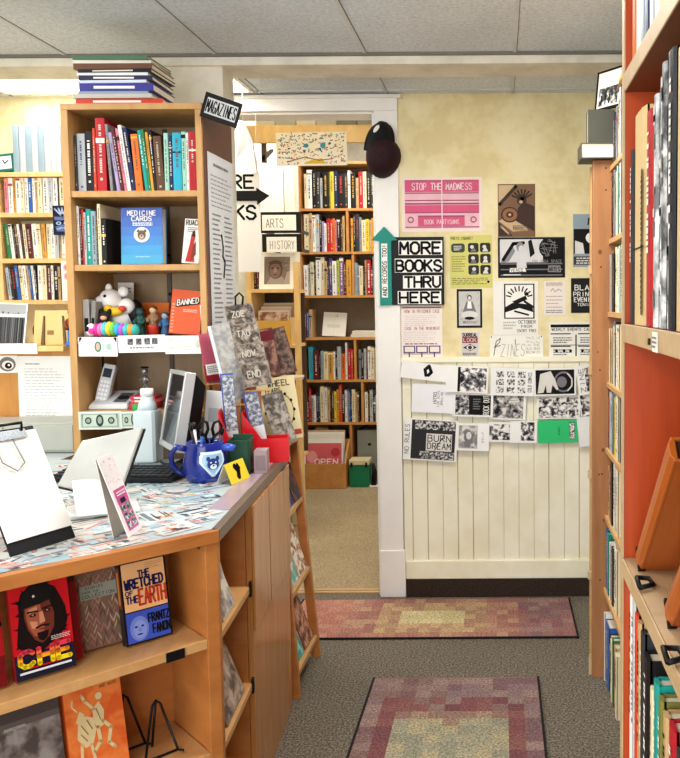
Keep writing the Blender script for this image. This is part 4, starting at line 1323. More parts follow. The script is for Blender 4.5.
def d_port(a, w, h):
    a.rect(-w*.36, h*.13, w*.36, h*.9, col('#7c6c66'), 0)
    sk = [col('#59463d'), col('#80655a'), col('#a08476')]
    a.pr([(-w*.3, h*.13), (w*.25, h*.13), (w*.16, h*.34), (-w*.18, h*.34)], col('#9a8f8a'), 1)
    a.disc(-w*.04, h*.54, w*.2, h*.26, sk[0], 2, 20)
    a.disc(-w*.05, h*.52, w*.16, h*.22, sk[1], 3, 20)
    a.pr([(-w*.07, h*.58), (-w*.02, h*.58), (w*.0, h*.46), (-w*.1, h*.46)], sk[2], 4)
    for u in (-.13, .03):
        a.disc(w*u, h*.58, w*.035, h*.018, M_BLACK, 5)
    a.disc(-w*.05, h*.40, w*.06, h*.016, sk[0], 5)
    a.disc(-w*.05, h*.70, w*.19, h*.1, sk[0], 4, 12, 0, PI)
    a.pr([(w*.18, h*.13), (w*.36, h*.13), (w*.36, h*.5), (w*.28, h*.48)], col('#a99b94'), 1)
    a.blobs(w*.2, h*.5, w*.36, h*.9, 6, [col('#8d7f78'), col('#6c5e58')], 5, 1, .4)
ca, cb = P(258.5, 288, DY+.04), P(293.5, 253, DY+.04)
sheet('portrait_card', 'white mounted portrait photograph of a calm face propped on the display unit', 'picture', cb.x-ca.x, cb.z-ca.z+.01, at(((ca.x+cb.x)/2, DY+.05, zt), rx=-7), '#efece6', .006, d_port)
for i, (px, c, hpx, lab) in enumerate(((252.3, 'black', 29, 'black book between display unit post and portrait card'), (254.9, 'maroon', 24, 'maroon book next to the portrait card'))):
    o = book_mesh(.016, hpx*DY/F, .14, c, 900+i).build('book'); o.location = (P(px+2.5, 288, DY+.05).x, DY+.06, zt+.0005); tag(o, lab, 'book', 'books on the display unit')
# crate of postcards below
e = empty('postcard_box', 'yellow wooden box of brown postcards inside the display unit', 'box', (P(273, 345, DY+.03).x, DY+.03, z2+.001))
hw = .115
zf = P(273, 321, DY+.03).z - z2
MB().box(-hw, hw, 0, .012, 0, zf, col('#dba94c', .5)).build('front_panel', e, bevel=.002)
for s_ in (-1, 1):
    MB().box(s_*(hw-.005)-.005, s_*(hw-.005)+.005, .012, .2, 0, zf+.02, M_LEFT).build('side_panel', e)
MB().box(-hw+.01, hw-.01, .012, .2, 0, .01, M_LEFT).build('bottom_panel', e)
r = random.Random(8)
for i in range(5):
    def d_pc(a, w, h, i=i):
        a.blobs(-w*.46, h*.1, w*.46, h*.95, 16, [col('#b58a78'), col('#e4cfc0'), col('#8d5f54'), col('#d8b6a4')], 60+i, 0, .22)
    sheet('postcard', f'brown and cream postcard {["at the front", "second from the front", "third from the front", "fourth from the front", "at the back"][i]} of the yellow box', 'postcard', hw*1.70, zf+.055+.012*i, at((e.location.x+r.uniform(-.004, .004), DY+.055+.03*i, z2+.012), rx=-4), ['#e6d8cc', '#d9c2b2', '#efe6da', '#cfae98', '#e9dfd0'][i], .003, d_pc, group='postcards in the yellow box')
# two black signs fixed over the display unit
for (bx, inner, t, lab) in (((255.5, 212, 301, 233), (262, 215, 296, 230.5), 'ARTS', 'upper black-framed sign with scratchy letters over the portrait card'), ((261.5, 234, 301, 252), (266, 237, 296, 252), 'HISTORY', 'lower black-framed sign with scratchy letters over the portrait card')):
    SYY = 5.08 if t == 'ARTS' else 5.075
    e = empty('hanging_sign', lab, 'sign', P((bx[0]+bx[2])/2, bx[3], SYY), group='black signs over the display unit')
    ex, ez = e.location.x, e.location.z
    MB().box(P(bx[0], 220, SYY).x-ex, P(bx[2], 220, SYY).x-ex, 0, .01, 0, P(270, bx[1], SYY).z-ez, M_BLACK).build('board', e)
    b = MB().rect(P(inner[0], 220, SYY).x-ex, P(270, inner[3], SYY).z-ez, P(inner[2], 220, SYY).x-ex, P(270, inner[1], SYY).z-ez, M_PAPER, 0)
    b.build('paper_print', e)
    w_ = inner[2]-inner[0]
    MB().text(t, P(inner[0]+w_*.12, 220, SYY).x-ex, P(270, inner[3]-3, SYY).z-ez, P(inner[0]+w_*(.62 if t == 'ARTS' else .92), 220, SYY).x-ex, P(270, inner[1]+4, SYY).z-ez, INK, 1, .5).build('lettering', e)
    for px in (bx[0]+4, bx[2]-5):
        MB().box(P(px, 220, SYY).x-ex-.006, P(px, 220, SYY).x-ex+.006, .01, PY-.03-SYY, .01, .03, M_FARDK).build('stand_off', e)

# ================================================================ PAPERBACK SHELVES ON THE BACK WALL, BEHIND THE PILLAR
LY = 3.88
e = empty('wall_bookshelf', 'light pine wall shelving of paperbacks behind the tall counter bookcase', 'bookshelf', (P(36, 300, LY).x, LY, 0))
ex = e.location.x
lx0, lx1 = P(1.5, 250, LY).x, P(68, 250, LY).x
LS = [172, 212.5, 258.5, 300, 344]
for py in LS:
    z = P(36, py, LY).z
    MB().box(-2.9-ex, lx1-ex, 0, .165, z-.022, z, M_LEFT).build('shelf', e, bevel=.002)
MB().box(lx1-ex-.012, lx1-ex+.018, 0.0, .165, 0, P(36, 178, LY).z, M_LEFT).build('side_panel', e)
MB().box(lx0-ex-.03, lx0-ex, 0.002, .165, 0, P(36, 174, LY).z-.022, M_LEFT).build('upright', e)
MB().box(-2.9-ex, -2.88-ex, 0.002, .165, 0, P(36, 178, LY).z, M_LEFT).build('side_panel', e)
WG = 'paperbacks on the wall shelves'
row_px(LY+.012, LS[0], 13.5, 61.5, [('steel blue', 6, 46), ('silver', 6, 46), ('steel blue', 6, 46), ('silver', 6, 46), ('steel blue', 6, 46), ('silver', 6, 46), ('silver', 5, 46), ('silver', 5, 45)], 'the top wall shelf', ('green clock', 'tall bookcase'), WG, d=.14, seed=41, jitter=.002, title=False, z=P(36, LS[0], LY).z)
row_px(LY+.012, LS[1], 5, 65, [('pink', 4, 34), ('white', 5, 35), ('amber', 3, 35), ('white', 5, 36), ('cream', 4, 35), ('white', 4, 35), ('blue', 4, 36), ('white', 3, 34), ('tan', 3, 35), ('cream', 5, 36), ('white', 6, 35), ('silver', 5, 36), ('white', 5, 34), ('charcoal', 1.4, 34), ('cream', 6, 35)], 'the second wall shelf', ('wall end', 'tall bookcase'), WG, d=.11, seed=42, z=P(36, LS[1], LY).z, hmax=.166)
row_px(LY+.012, LS[2], 4.5, 66, [('green', 5, 35, -5), ('white', 4, 35, -5), ('black', 3, 35, -5), ('brown', 3, 35, -5), ('white', 3, 36, -5), ('charcoal', 3, 35, -5), ('cream', 4, 36, -4), ('maroon', 6, 36, -4), ('white', 6, 37, -3), ('cream', 5, 37, -3), ('amber', 5, 36, -2), ('cream', 5, 36), ('white', 5, 35), ('silver', 5, 36), ('tan', 3, 34), ('white', 5, 33)], 'the third wall shelf', ('wall end', 'tall bookcase'), WG, d=.11, seed=43, z=P(36, LS[2], LY).z, hmax=.166)
row_px(LY+.012, LS[3], 5.6, 61, [('silver', 4, 32, -5), ('charcoal', 3, 33, -5), ('black', 4, 33, -5), ('blue', 4, 35, -5), ('cream', 4, 35, -4), ('white', 4, 35, -4), ('tan', 3, 34, -4), ('blue', 3, 33, -4), ('white', 3, 34, -4), ('black', 3, 35, -3), ('white', 5, 36), ('cream', 5, 35), ('maroon', 5, 35), ('white', 3, 35), ('black', 5, 35), ('tan', 3, 33)], 'the fourth wall shelf', ('wall end', 'tall bookcase'), WG, d=.11, seed=44, z=P(36, LS[3], LY).z, hmax=.166)
# green clock card
def d_clock(a, w, h):
    a.rect(-w*.38, h*.14, w*.38, h*.86, M_PAPER, 0)
    a.stroke([(-w*.1, h*.65), (0, h*.45), (w*.2, h*.6)], w*.07, M_BLACK, 1)
sheet('desk_clock', 'teal-framed square clock on the top wall shelf beside the pale set', 'clock', .085, .085, at((P(3, 172, LY).x, LY+.02, P(3, 172, LY).z), rx=-6, ry=-6), '#156b62', .02, d_clock, part='clock_face_print')
def d_mask(a, w, h):
    lt, md = col('#a9b9dc'), col('#5a70a8')
    for k in (-2, -1, 0, 1, 2):
        a.stroke([(0, h*.62), (w*.19*k, h*(.93-.02*abs(k)))], w*.08, lt, 1)
    a.pr([(-w*.4, h*.5), (w*.4, h*.5), (w*.44, h*.62), (-w*.44, h*.62)], md, 1)
    for s_ in (-1, 1):
        a.disc(s_*w*.2, h*.40, w*.14, h*.06, lt, 2).disc(s_*w*.2, h*.40, w*.06, h*.03, INK, 3)
    a.pr([(-w*.38, h*.28), (0, h*.36), (w*.38, h*.28), (w*.3, h*.12), (-w*.3, h*.12)], md, 1)
    a.stroke([(-w*.28, h*.2), (0, h*.25), (w*.28, h*.2)], w*.07, lt, 2)
onwall('hanging_tile', 'dark navy tile with a pale mask pattern hung at the edge of the wall shelves', 'tile', (53.5, 205.5, 71.5, 235), LY-.024, '#151a33', d_mask, t=.02, rough=.3)
def d_rose(a, w, h):
    for (u, v, q) in ((-.12, .84, .2), (-.08, .62, .22)):
        a.disc(w*u, h*v, w*q, h*q*.42, col('#e6a8a8'), 1).disc(w*u, h*v, w*q*.55, h*q*.22, col('#d47f86'), 2)
    a.pr([(w*.2, h*.88), (w*.38, h*.98), (w*.4, h*.86)], col('#3a5f8a'), 1)
onwall('paper_strip', 'white paper strip with pink roses hung on the wall shelving upright', 'paper', (62.5, 261, 73.5, 301), LY-.006, '#efe9e2', d_rose, t=.001)

# ================================================================ TALL BOOKCASE BEHIND THE COUNTER
TY = 2.9
tx0, tx1 = P(65.5, 250, TY).x, P(206, 250, TY).x
ztop = P(130, 103, TY).z
e = empty('tall_bookcase', 'tall oak bookcase with dark brown side standing behind the counter', 'bookcase', ((tx0+tx1)/2, TY, 0))
ex = e.location.x
w2 = (tx1-tx0)/2
D_ = .31
MB().box(-w2, -w2+.026, 0, D_, 0, ztop-.022, M_OAK).build('side_panel', e, bevel=.0015)
b = MB().box(w2-.026, w2-.004, 0, D_, 0, ztop-.022, M_OAK)
b.build('side_panel', e, bevel=.0015)
o = MB().box(w2-.004, w2+.001, .012, D_, 0, ztop-.022, M_DARK).build('outer_side', e); o['label'] = 'dark brown outer side'  # side coloured darker brown than the oak front
MB().box(-w2, w2, 0, D_, ztop-.022, ztop, M_OAK).build('top_panel', e, bevel=.0015)
MB().box(-w2+.026, w2-.026, D_-.012, D_, 0, ztop-.022, M_OAKIN).build('back_panel', e)
TS = [190.5, 264.5, 337.5, 411.5]
TZ = [P(130, py, TY).z for py in TS]
for z in TZ:
    MB().box(-w2+.026, w2-.026, .004, D_-.012, z-.022, z, M_OAK).build('shelf', e, bevel=.0015)
MB().box(-.012, .004, D_-.02, D_-.012, .95, ztop-.03, M_FARDK).build('shelf_track', e)
for z in (TZ[1]+.05, TZ[2]+.16, TZ[2]+.07):
    MB().lathe([(.006, 0), (.006, .004)], M_BLKMET, 10, Matrix.Translation((0, D_-.02, z)) @ Matrix.Rotation(R(90), 4, 'X')).build('shelf_peg', e)
TG = 'books on the tall counter bookcase'
row_px(TY+.03, TS[0], 75, 197.5, [('charcoal', 3, 55), ('silver', 9, 57), ('black', 9, 59), ('vermilion', 3, 62), ('red', 11, 72), ('grey', 3, 66, -3), ('lavender', 4, 58, -7), ('maroon', 4, 61, -7), ('pink', 4, 62, -7), ('white', 4, 65, -7), ('navy', 5, 63, -7), ('orange', 8, 56, -4), ('teal', 4, 60, -6), ('green', 3, 61, -6), ('amber', 3, 58, -5), ('black', 3, 60, -4), ('brown', 9, 54, -3), ('mint', 5, 57), ('navy', 5, 55), ('turquoise', 10, 57), ('mint', 5, 58), ('white', 3, 57), ('red', 9, 58)],
       'the tall bookcase top shelf', ('wall-shelf side', 'dark side panel'), TG, d=.19, seed=51, z=TZ[0])
row_px(TY+.03, TS[1], 78, 107, [('white', 3, 58), ('maroon', 3, 56), ('vermilion', 2, 55), ('silver', 3, 52), ('teal', 6, 55), ('steel blue', 6, 53), ('charcoal', 2, 52), ('cream', 4, 60), ('black', 6, 46)], 'the tall bookcase second shelf', ('wall-shelf side', 'blue card box'), TG, d=.19, seed=52, z=TZ[1])
def d_pinkcov(a, w, h):
    a.blobs(-w*.45, h*.05, w*.45, h*.95, 14, [col('#a58f92'), col('#c9b9b6'), col('#7c6a70'), col('#b09c98')], 66, 0, .3)
cover_book('face_out_book', 'greyish pink patterned book leaning at the back of the second shelf', 'book', .075, .19, .012, at((P(110, 262, TY+.16).x, TY+.262, TZ[1]+.001), rx=-5), '#a9979a', d_pinkcov)

def d_med(a, w, h):
    for i in range(6):
        a.rect(-w*.5, h*(i/6), w*.5, h*((i+1)/6), col(['#4fa3cf', '#4a97cc', '#4a86c6', '#4a78c0', '#4a6cba', '#4662b2'][i], .35), 0)
    a.text('MEDICINE', -w*.34, h*.87, w*.34, h*.95, M_PAPER, 2, 1.2, dots=True)
    a.text('CARDS', -w*.24, h*.77, w*.24, h*.85, M_PAPER, 2, 1.2, dots=True)
    a.lines(-w*.22, h*.68, w*.26, h*.75, 2, M_PAPER, 2, ragged=0)
    a.disc(0, h*.525, w*.19, h*.135, M_PAPER, 2, 22).disc(0, h*.525, w*.17, h*.12, col('#d8d4cc'), 3, 20)
    bc = col('#6a5a50')
    a.disc(0, h*.52, w*.10, h*.085, bc, 4).disc(-w*.085, h*.59, w*.035, h*.027, bc, 4).disc(w*.085, h*.59, w*.035, h*.027, bc, 4)
    a.disc(0, h*.49, w*.055, h*.04, col('#b7a99c'), 5).disc(0, h*.505, w*.02, h*.014, INK, 6)
    for s_ in (-1, 1):
        a.disc(s_*w*.04, h*.545, w*.012, h*.009, INK, 6)
    a.rect(w*.03, h*.4, w*.1, h*.415, col('#e9d9c9'), 4)
    a.lines(-w*.15, h*.12, w*.2, h*.15, 1, col('#a9cfe6'), 2, ragged=0)
a_, c_ = P(121.5, 264, TY+.05), P(161, 207, TY+.05)
cover_book('card_set_box', 'blue medicine cards box with a round bear picture facing out', 'book', c_.x-a_.x, c_.z-a_.z, .035, at(((a_.x+c_.x)/2, TY+.05, TZ[1]+.001), rx=-3), '#4f8fc8', d_med)
def d_dress(a, w, h):
    a.text('RUACH', -w*.4, h*.86, w*.4, h*.97, INK, 1, 1.1)
    a.lines(-w*.3, h*.7, w*.35, h*.82, 3, GREYI, 1)
    a.pr([(-w*.3, h*.03), (w*.25, h*.03), (w*.12, h*.38), (w*.2, h*.62), (-w*.05, h*.66), (-w*.12, h*.4)], col('#b8352c'), 1)
    a.pr([(-w*.02, h*.6), (w*.2, h*.6), (w*.14, h*.74), (0, h*.72)], col('#3a2a26'), 2)
    a.pr([(w*.02, h*.05), (w*.3, h*.2), (w*.24, h*.5), (w*.1, h*.4)], col('#7a3a30'), 2)
cover_book('face_out_book', 'narrow white book with a red dancing figure at the end of the second shelf', 'book', .062, .165, .012, at((P(190, 263, TY+.05).x, TY+.05, TZ[1]+.002), rx=-8, ry=3.5), '#eeebe6', d_dress)
# red-wrapped books lying flat on top
r = random.Random(12)
zz = ztop+.0006
stack = [('#c9402f', .31, .020, 'red flat book with white band, bottom of the stack on the tall bookcase'), ('#b9b5ad', .28, .014, 'grey flat book above the red one on the tall bookcase'),
 ('#8f9fb8', .25, .012, 'pale blue thin flat book in the stack on the tall bookcase'), ('#3d3a8e', .265, .026, 'violet thick flat book in the middle of the stack on the tall bookcase'), ('#c9d4e6', .25, .010, 'icy white thin flat book above the violet one'),
 ('#2b2f4a', .26, .016, 'navy flat book with white stripe below the brown one'), ('#dfe3e8', .255, .010, 'white flat booklet between navy and black in the stack'), ('#1d1e26', .265, .013, 'black flat book directly under the brown one'),
 ('#6e4a3c', .28, .020, 'brown flat book second from the top of the stack'), ('#e6e2d8', .275, .012, 'cream flat book just under the green-topped one'), ('#4f7a5c', .27, .010, 'green thin flat book topping the stack under the ceiling')]
xl = P(71, 100, TY).x
for i, (c, w, t, lab) in enumerate(stack):
    m = col(c, .4)
    b = MB()
    b.box(0, w, 0, .002, 0, t, m).box(0, w, .002, .20, 0, .0018, m).box(0, w, .002, .20, t-.0018, t, m).box(.004, w-.004, .002, .195, .0018, t-.0018, M_PAGE)
    b.rect(w*.2, t*.3, w*.75, t*.65, M_PAPER if i in (0, 3, 5) else col('#d8d2c4') if i == 7 else m, 0)
    o = b.build('flat_book', loc=(xl+.002+r.uniform(0, .012) + (.012 if 1 < i < 8 else 0), TY+.01+r.uniform(0, .01), zz), rot=(0, 0, R(r.uniform(-1.5, 2))))
    o.location.y += .004*i*0
    tag(o, lab, 'book', 'stack lying on the tall bookcase')
    zz += t+.0004

# ---- third shelf: orange book, toys
SZ3 = TZ[2]+.0006
def d_ban(a, w, h):
    for k in range(9):
        a.rect(-w*.46, h*(.05+.075*k), -w*.38, h*(.075+.075*k), col('#f2b49a'), 1)
    a.add([(-w*.34, -.0012, h*.60), (w*.42, -.0012, h*.70), (w*.42, -.0012, h*.86), (-w*.34, -.0012, h*.76)], [(0, 1, 2, 3)], INK)
    b0 = MB(); b0.text('BANNED', -w*.30, h*.655, w*.38, h*.775, M_PAPER, 4, 1.1, slant=0)
    for (x, y, z) in b0.v:
        pass
    n0 = len(a.v)
    a.add([(x, y, z+(x+w*.34)*(h*.1/(w*.76))-h*.02) for (x, y, z) in b0.v], b0.f, M_PAPER)
    a.lines(-w*.1, h*.5, w*.4, h*.58, 2, col('#f4c9b4'), 2)
cover_book('face_out_book', 'orange book with a black slanted label standing on the toy shelf', 'book', .112, .165, .02, at((P(184.5, 334, TY+.09).x, TY+.085, SZ3), rx=-6, ry=5, rz=4), '#dc5a2a', d_ban)
o = book_mesh(.014, .115, .09, 'white', 77).build('book', loc=(P(206, 336, TY+.08).x, TY+.06, SZ3), rot=(0, R(-3), 0)); o.location.z += .001; tag(o, 'small white booklet between the orange book and the bookcase side', 'book')
def d_ora(a, w, h):
    a.pr([(-w*.3, 0.002), (-w*.1, h*.5), (w*.15, h*.66), (w*.35, h*.4), (w*.4, 0.002)], col('#3a2a28'), 1)
    a.disc(w*.1, h*.5, w*.15, h*.2, col('#a85a2a'), 2)
cover_book('face_out_book', 'orange book with dark silhouette behind the toy figures', 'book', .105, .125, .012, at((P(152, 334, TY+.2).x, TY+.225, SZ3), rx=-8), '#df6f24', d_ora)
def d_fold(a, w, h):
    a.lines(-w*.4, h*.8, w*.4, h*.92, 2, GREYI, 1)
    a.rect(-w*.35, h*.1, w*.35, h*.5, col('#dedbd4'), 0)
sheet('card', 'tall narrow white card standing behind the white plush toy', 'card', .062, .205, at((P(125, 336, TY+.23).x, TY+.235, SZ3), rx=-5), '#e6e2dc', .003, d_fold)
for i, (px, wpx, hpx, c, ry, lab) in enumerate(((87, 6, 38, '#a9a8a4', 0, 'grey booklet at the wall-shelf end of the toy shelf'), (92.5, 4, 36, '#8b8a88', 4, 'slanting dark grey booklet beside the rainbow toy'))):
    t_ = wpx*TY/F
    o = MB().box(-t_/2, t_/2, 0, .05, 0, hpx*TY/F, col(c)).rect(-t_*.35, .02, t_*.35, .07, INK, 0).box(-t_*.45, t_*.45, .002, .048, .05, hpx*TY/F+.0006, M_PAGE).build('booklet', loc=(P(px, 336, TY+.05).x, TY+.05, SZ3+abs(math.sin(R(ry)))*t_/2), rot=(0, R(ry), 0))
    tag(o, lab, 'booklet')
# rainbow segmented caterpillar toy
e = empty('toy_caterpillar', 'rainbow striped segmented caterpillar toy lying along the shelf edge', 'toy', (P(118, 337, TY+.04).x, TY+.034, SZ3+.001))
rc = ['#e83aa0', '#f07ab8', '#58c8d8', '#f2d23a', '#6fc35a', '#3aa6e0', '#b05ad0', '#36c0c0', '#f09a3a', '#3ab0a8']
for i in range(10):
    x = -.072+.0155*i
    rr_ = .027-.0006*abs(i-3)*1.5
    MB().ball((x, 0, rr_+.003*abs(math.sin(i*.5))), .0135, rr_, rr_, col(rc[i], .35), 14, 8).build('body_segment', e)
b = MB().ball((-.092, -.004, .026), .018, .022, .024, col('#ececec'), 14, 8)
b.build('head', e)
MB().ball((-.098, -.024, .03), .009, .004, .010, INK, 10, 6).ball((-.082, -.026, .022), .011, .005, .011, col('#e83aa0'), 10, 6).build('face', e)
# white plush with black markings and a yellow toy
e = empty('plush_toy', 'white plush animal with black back and yellow scarf behind the caterpillar', 'toy', (P(120, 337, TY+.14).x, TY+.15, SZ3+.003))
wh = col('#f2f1ef', .9)
b = MB().ball((0, 0, .055), .05, .042, .056, wh).ball((-.025, -.02, .135), .042, .038, .04, wh).ball((-.055, -.03, .13), .024, .022, .02, wh).ball((-.04, 0, .178), .013, .01, .018, wh).ball((.02, -.01, .165), .02, .016, .02, wh)
b.ball((.035, -.02, .11), .03, .025, .03, wh)
b.build('body', e)
MB().ball((.055, .005, .085), .03, .03, .05, M_BLACK).build('black_back', e)
MB().ball((-.03, -.055, .148), .006, .004, .006, INK).build('eye', e)
MB().ball((-.074, -.048, .134), .007, .005, .006, INK).build('nose', e)
ye = col('#e2b92c', .5)
MB().ball((.002, -.052, .09), .034, .02, .018, ye).ball((-.02, -.054, .1), .016, .013, .016, ye).build('yellow_scarf', e)
MB().ball((.032, -.052, .1), .014, .014, .012, col('#d84a3a')).build('red_bobble', e)
e = empty('plush_dog_toy', 'little black and tan toy dog peeping over the caterpillar', 'toy', (P(107, 337, TY+.085).x, TY+.078, SZ3+.002))
MB().ball((0, 0, .035), .018, .02, .036, col('#2a2220', .8)).ball((0, -.004, .075), .02, .018, .018, col('#2a2220', .8)).ball((-.016, 0, .09), .008, .006, .012, M_BLACK).ball((.016, 0, .09), .008, .006, .012, M_BLACK).build('body', e)
MB().ball((.002, -.018, .068), .012, .010, .009, col('#d9a98c', .8)).build('muzzle', e)
# standing figures
def figure(label, px, Y, h, body, coat, extra):
    e = empty('toy_figure', label, 'toy', (P(px, 337, Y).x, Y, SZ3), group='toy figures')
    b = MB()
    b.lathe([(.016*h/.1, 0), (.017*h/.1, .01), (.014*h/.1, h*.35), (.016*h/.1, h*.58), (.012*h/.1, h*.72), (.007*h/.1, h*.76)], col(coat, .4), 16)
    b.tube([(.012*h/.1, 0, h*.66), (.018*h/.1, -.010, h*.52), (.012*h/.1, -.022, h*.44)], .006*h/.1, col(coat, .4), 8).tube([(-.012*h/.1, 0, h*.66), (-.018*h/.1, -.010, h*.52), (-.012*h/.1, -.022, h*.44)], .006*h/.1, col(coat, .4), 8)
    b.build('body', e)
    MB().ball((0, 0, h*.86), .013*h/.1, .013*h/.1, .015*h/.1, col(body, .5)).build('head', e)
    MB().ball((0, .003, h*.91), .0145*h/.1, .0145*h/.1, .012*h/.1, col(extra, .5)).build('hair', e)
    return e
figure('dark teal standing figurine among the shelf toys', 141, TY+.10, .105, '#2c4a48', '#1f4a48', '#16302e')
e = figure('tan topped figurine leaning in the red pot on the toy shelf', 154, TY+.10, .10, '#c9a884', '#8a6a4c', '#5a3c28')
e.location.z += .012
figure('blue grey figurine at the end of the toys', 165.5, TY+.10, .088, '#8fa6bc', '#33608c', '#2b4560')
MB().lathe([(.0175, -.012), (.020, .02), (.021, .03), (.0175, .03), (.0165, .002)], col('#b8312a', .35), 18).build('red_pot', e)
# ---- banknotes and cards pinned to the shelf fronts
gn, gd = col('#8ea394'), col('#2c3a36')
def d_note(a, w, h):
    a.rect(-w*.48, h*.06, w*.48, h*.94, col('#c6d0c6'), 0)
    a.rect(-w*.44, h*.12, w*.44, h*.88, gn, 1)
    a.rect(-w*.40, h*.18, w*.40, h*.82, col('#bccabd'), 2)
    a.disc(0, h*.5, w*.09, h*.34, gd, 3).disc(0, h*.52, w*.05, h*.2, gn, 4)
    for s_ in (-1, 1):
        a.disc(s_*w*.27, h*.5, w*.08, h*.2, gd, 3).disc(s_*w*.27, h*.5, w*.05, h*.12, gn, 4)
        a.text('1', s_*w*.4-w*.02, h*.62, s_*w*.4+w*.02, h*.84, gd, 4)
def d_noteW(a, w, h):
    a.disc(-w*.28, h*.5, w*.06, h*.16, col('#d8cfd0'), 1).disc(-w*.28, h*.5, w*.04, h*.1, M_PAPER, 2)
    a.disc(0, h*.5, w*.09, h*.28, col('#2f7a5a'), 1).disc(0, h*.5, w*.055, h*.2, col('#c9a99a'), 2)
    a.disc(w*.28, h*.5, w*.07, h*.18, col('#9fc0b0'), 1)
    for s_ in (-1, 1):
        a.pr([(s_*w*.48, h*.98), (s_*w*.40, h*.98), (s_*w*.48, h*.7)], INK, 2)
def d_sym(a, w, h):
    for i, u in enumerate((-.24, -.06, .12, .28)):
        a.blobs(w*(u-.06), h*.45, w*(u+.06), h*.82, 5, [INK, GREYI], 90+i, 1, .5)
    a.lines(-w*.26, h*.2, w*.26, h*.36, 1, GREYI, 1, ragged=0)
def d_cardr(a, w, h):
    a.disc(-w*.34, h*.55, w*.09, h*.28, col('#bcbcb4'), 1).disc(-w*.34, h*.55, w*.07, h*.22, M_PAPER, 2)
    a.lines(-w*.2, h*.2, w*.2, h*.8, 4, col('#b9b9ae'), 1, fill=.25, ragged=0)
    a.disc(w*.36, h*.55, w*.07, h*.22, col('#c5c9b4'), 1)
NF = TY-.002
onwall('banknote', 'white souvenir note with a green portrait taped under the rainbow toy', 'banknote', (79, 337, 117, 356.5), NF, '#eef0ee', d_noteW, t=.001, roll=.6)
onwall('shelf_card', 'white card with dark symbols taped mid shelf under the toy figures', 'card', (118.5, 335, 165, 352.5), NF, '#eceeee', d_sym, t=.001, roll=-1)
onwall('shelf_card', 'cream certificate strip taped under the orange book', 'card', (165.5, 335.5, 203, 354), NF-.001, '#eceae0', d_cardr, t=.001)
onwall('banknote', 'crumpled grey banknote with a dark portrait taped below the phone', 'banknote', (79, 411.5, 121, 429.5), NF, '#dfe4df', d_note, t=.001, roll=-.5)
onwall('banknote', 'folded grey banknote taped beside the crumpled one below the phone', 'banknote', (121, 411.5, 146, 428), NF-.0012, '#dfe4df', d_note, t=.001, roll=-2)

# ---- fourth shelf: cordless phone, red packets, small wire figure
PZ = TZ[3]+.0006
e = empty('cordless_phone', 'silver cordless phone leaning in its base below the banknotes', 'phone', (P(114, 411, TY+.1).x, TY+.12, PZ))
sv = col('#c9ccd0', .35)
M0 = Matrix.Translation((-.02, 0, 0))
MB().add([(-.075, -.07, 0), (.075, -.07, 0), (.075, .06, 0), (-.075, .06, 0), (-.07, -.065, .02), (.07, -.065, .02), (.07, .055, .06), (-.07, .055, .06)], [(3, 2, 1, 0), (4, 5, 6, 7), (0, 1, 5, 4), (1, 2, 6, 5), (2, 3, 7, 6), (3, 0, 4, 7)], sv).build('base', e, bevel=.006, seg=3)
MB().add([(.01, -.05, .0256), (.06, -.05, .0256), (.06, .03, .0519), (.01, .03, .0519)], [(0, 1, 2, 3)], col('#54575c')).ball((.035, -.012, .038), .022, .02, .008, M_BLACK).build('speaker', e)
hM = Matrix.Translation((-.045, -.035, .022)) @ Matrix.Rotation(R(-14), 4, 'X') @ Matrix.Rotation(R(10), 4, 'Y')
b = MB(); b.T = hM
b.prism([(-.022, 0), (.022, 0), (.025, .05), (.023, .15), (-.023, .15), (-.025, .05)], 0, .024, sv, Matrix.Rotation(R(90), 4, 'X') @ Matrix.Translation((0, 0, -.024)))
b.build('handset', e, bevel=.005, seg=3)
b = MB(); b.T = hM
b.rect(-.016, .098, .016, .132, col('#1f2c38', .2), 1)
b.build('screen_print', e)
b = MB(); b.T = hM
for i in range(3):
    for j in range(5):
        b.box(-.016+.0125*i, -.007+.0125*i, -.002, 0, .012+.016*j, .022+.016*j, col('#eceef0'))
b.build('keypad_buttons', e)
MB().tube([(-.06, .03, .15), (-.06, .032, .21)], .004, M_BLACK).build('antenna', e)
# red packets
rr_ = random.Random(3)
for i in range(4):
    o = MB().box(-.045, .045, -.04, .04, 0, .011, col(['#b3263a', '#c43a4c', '#d86a74', '#b92c40'][i], .35)).box(-.03, .02, -.0402, -.04, .002, .008, M_PAPER).build('packet', loc=(P(149, 411, TY+.1).x+rr_.uniform(-.008, .008), TY+.085+.004*i, PZ+.0125*i), rot=(0, 0, R(rr_.uniform(-10, 8))))
    tag(o, f'glossy red packet, {["bottom", "second", "third", "top"][i]} one of the pile beside the phone', 'packet', 'red packets beside the phone')
e = empty('wire_figure', 'small silver wire figure standing on the red packets', 'figure', (P(147, 400, TY+.1).x, TY+.09, PZ+.0495))
ms = col('#8d9094', .3, .05, .7)
b = MB().tube([(-.012, 0, 0), (-.008, 0, .025), (0, 0, .045), (.008, 0, .025), (.012, 0, 0)], .004, ms).tube([(0, 0, .045), (0, 0, .075)], .009, ms, 8).ball((0, 0, .09), .012, .012, .013, ms).tube([(-.02, -.004, .055), (0, 0, .07), (.02, -.004, .05)], .004, ms).ball((0, 0, .104), .016, .016, .004, M_BLACK)
b.build('body', e)
o = MB().lathe([(.014, 0), (.016, .004), (.016, .02), (.010, .024)], col('#2f9a4a', .3), 14).build('bottle_cap', loc=(P(137, 411, TY+.02).x, TY+.02, PZ)); tag(o, 'bright green round cap at the front edge below the red packets', 'cap')

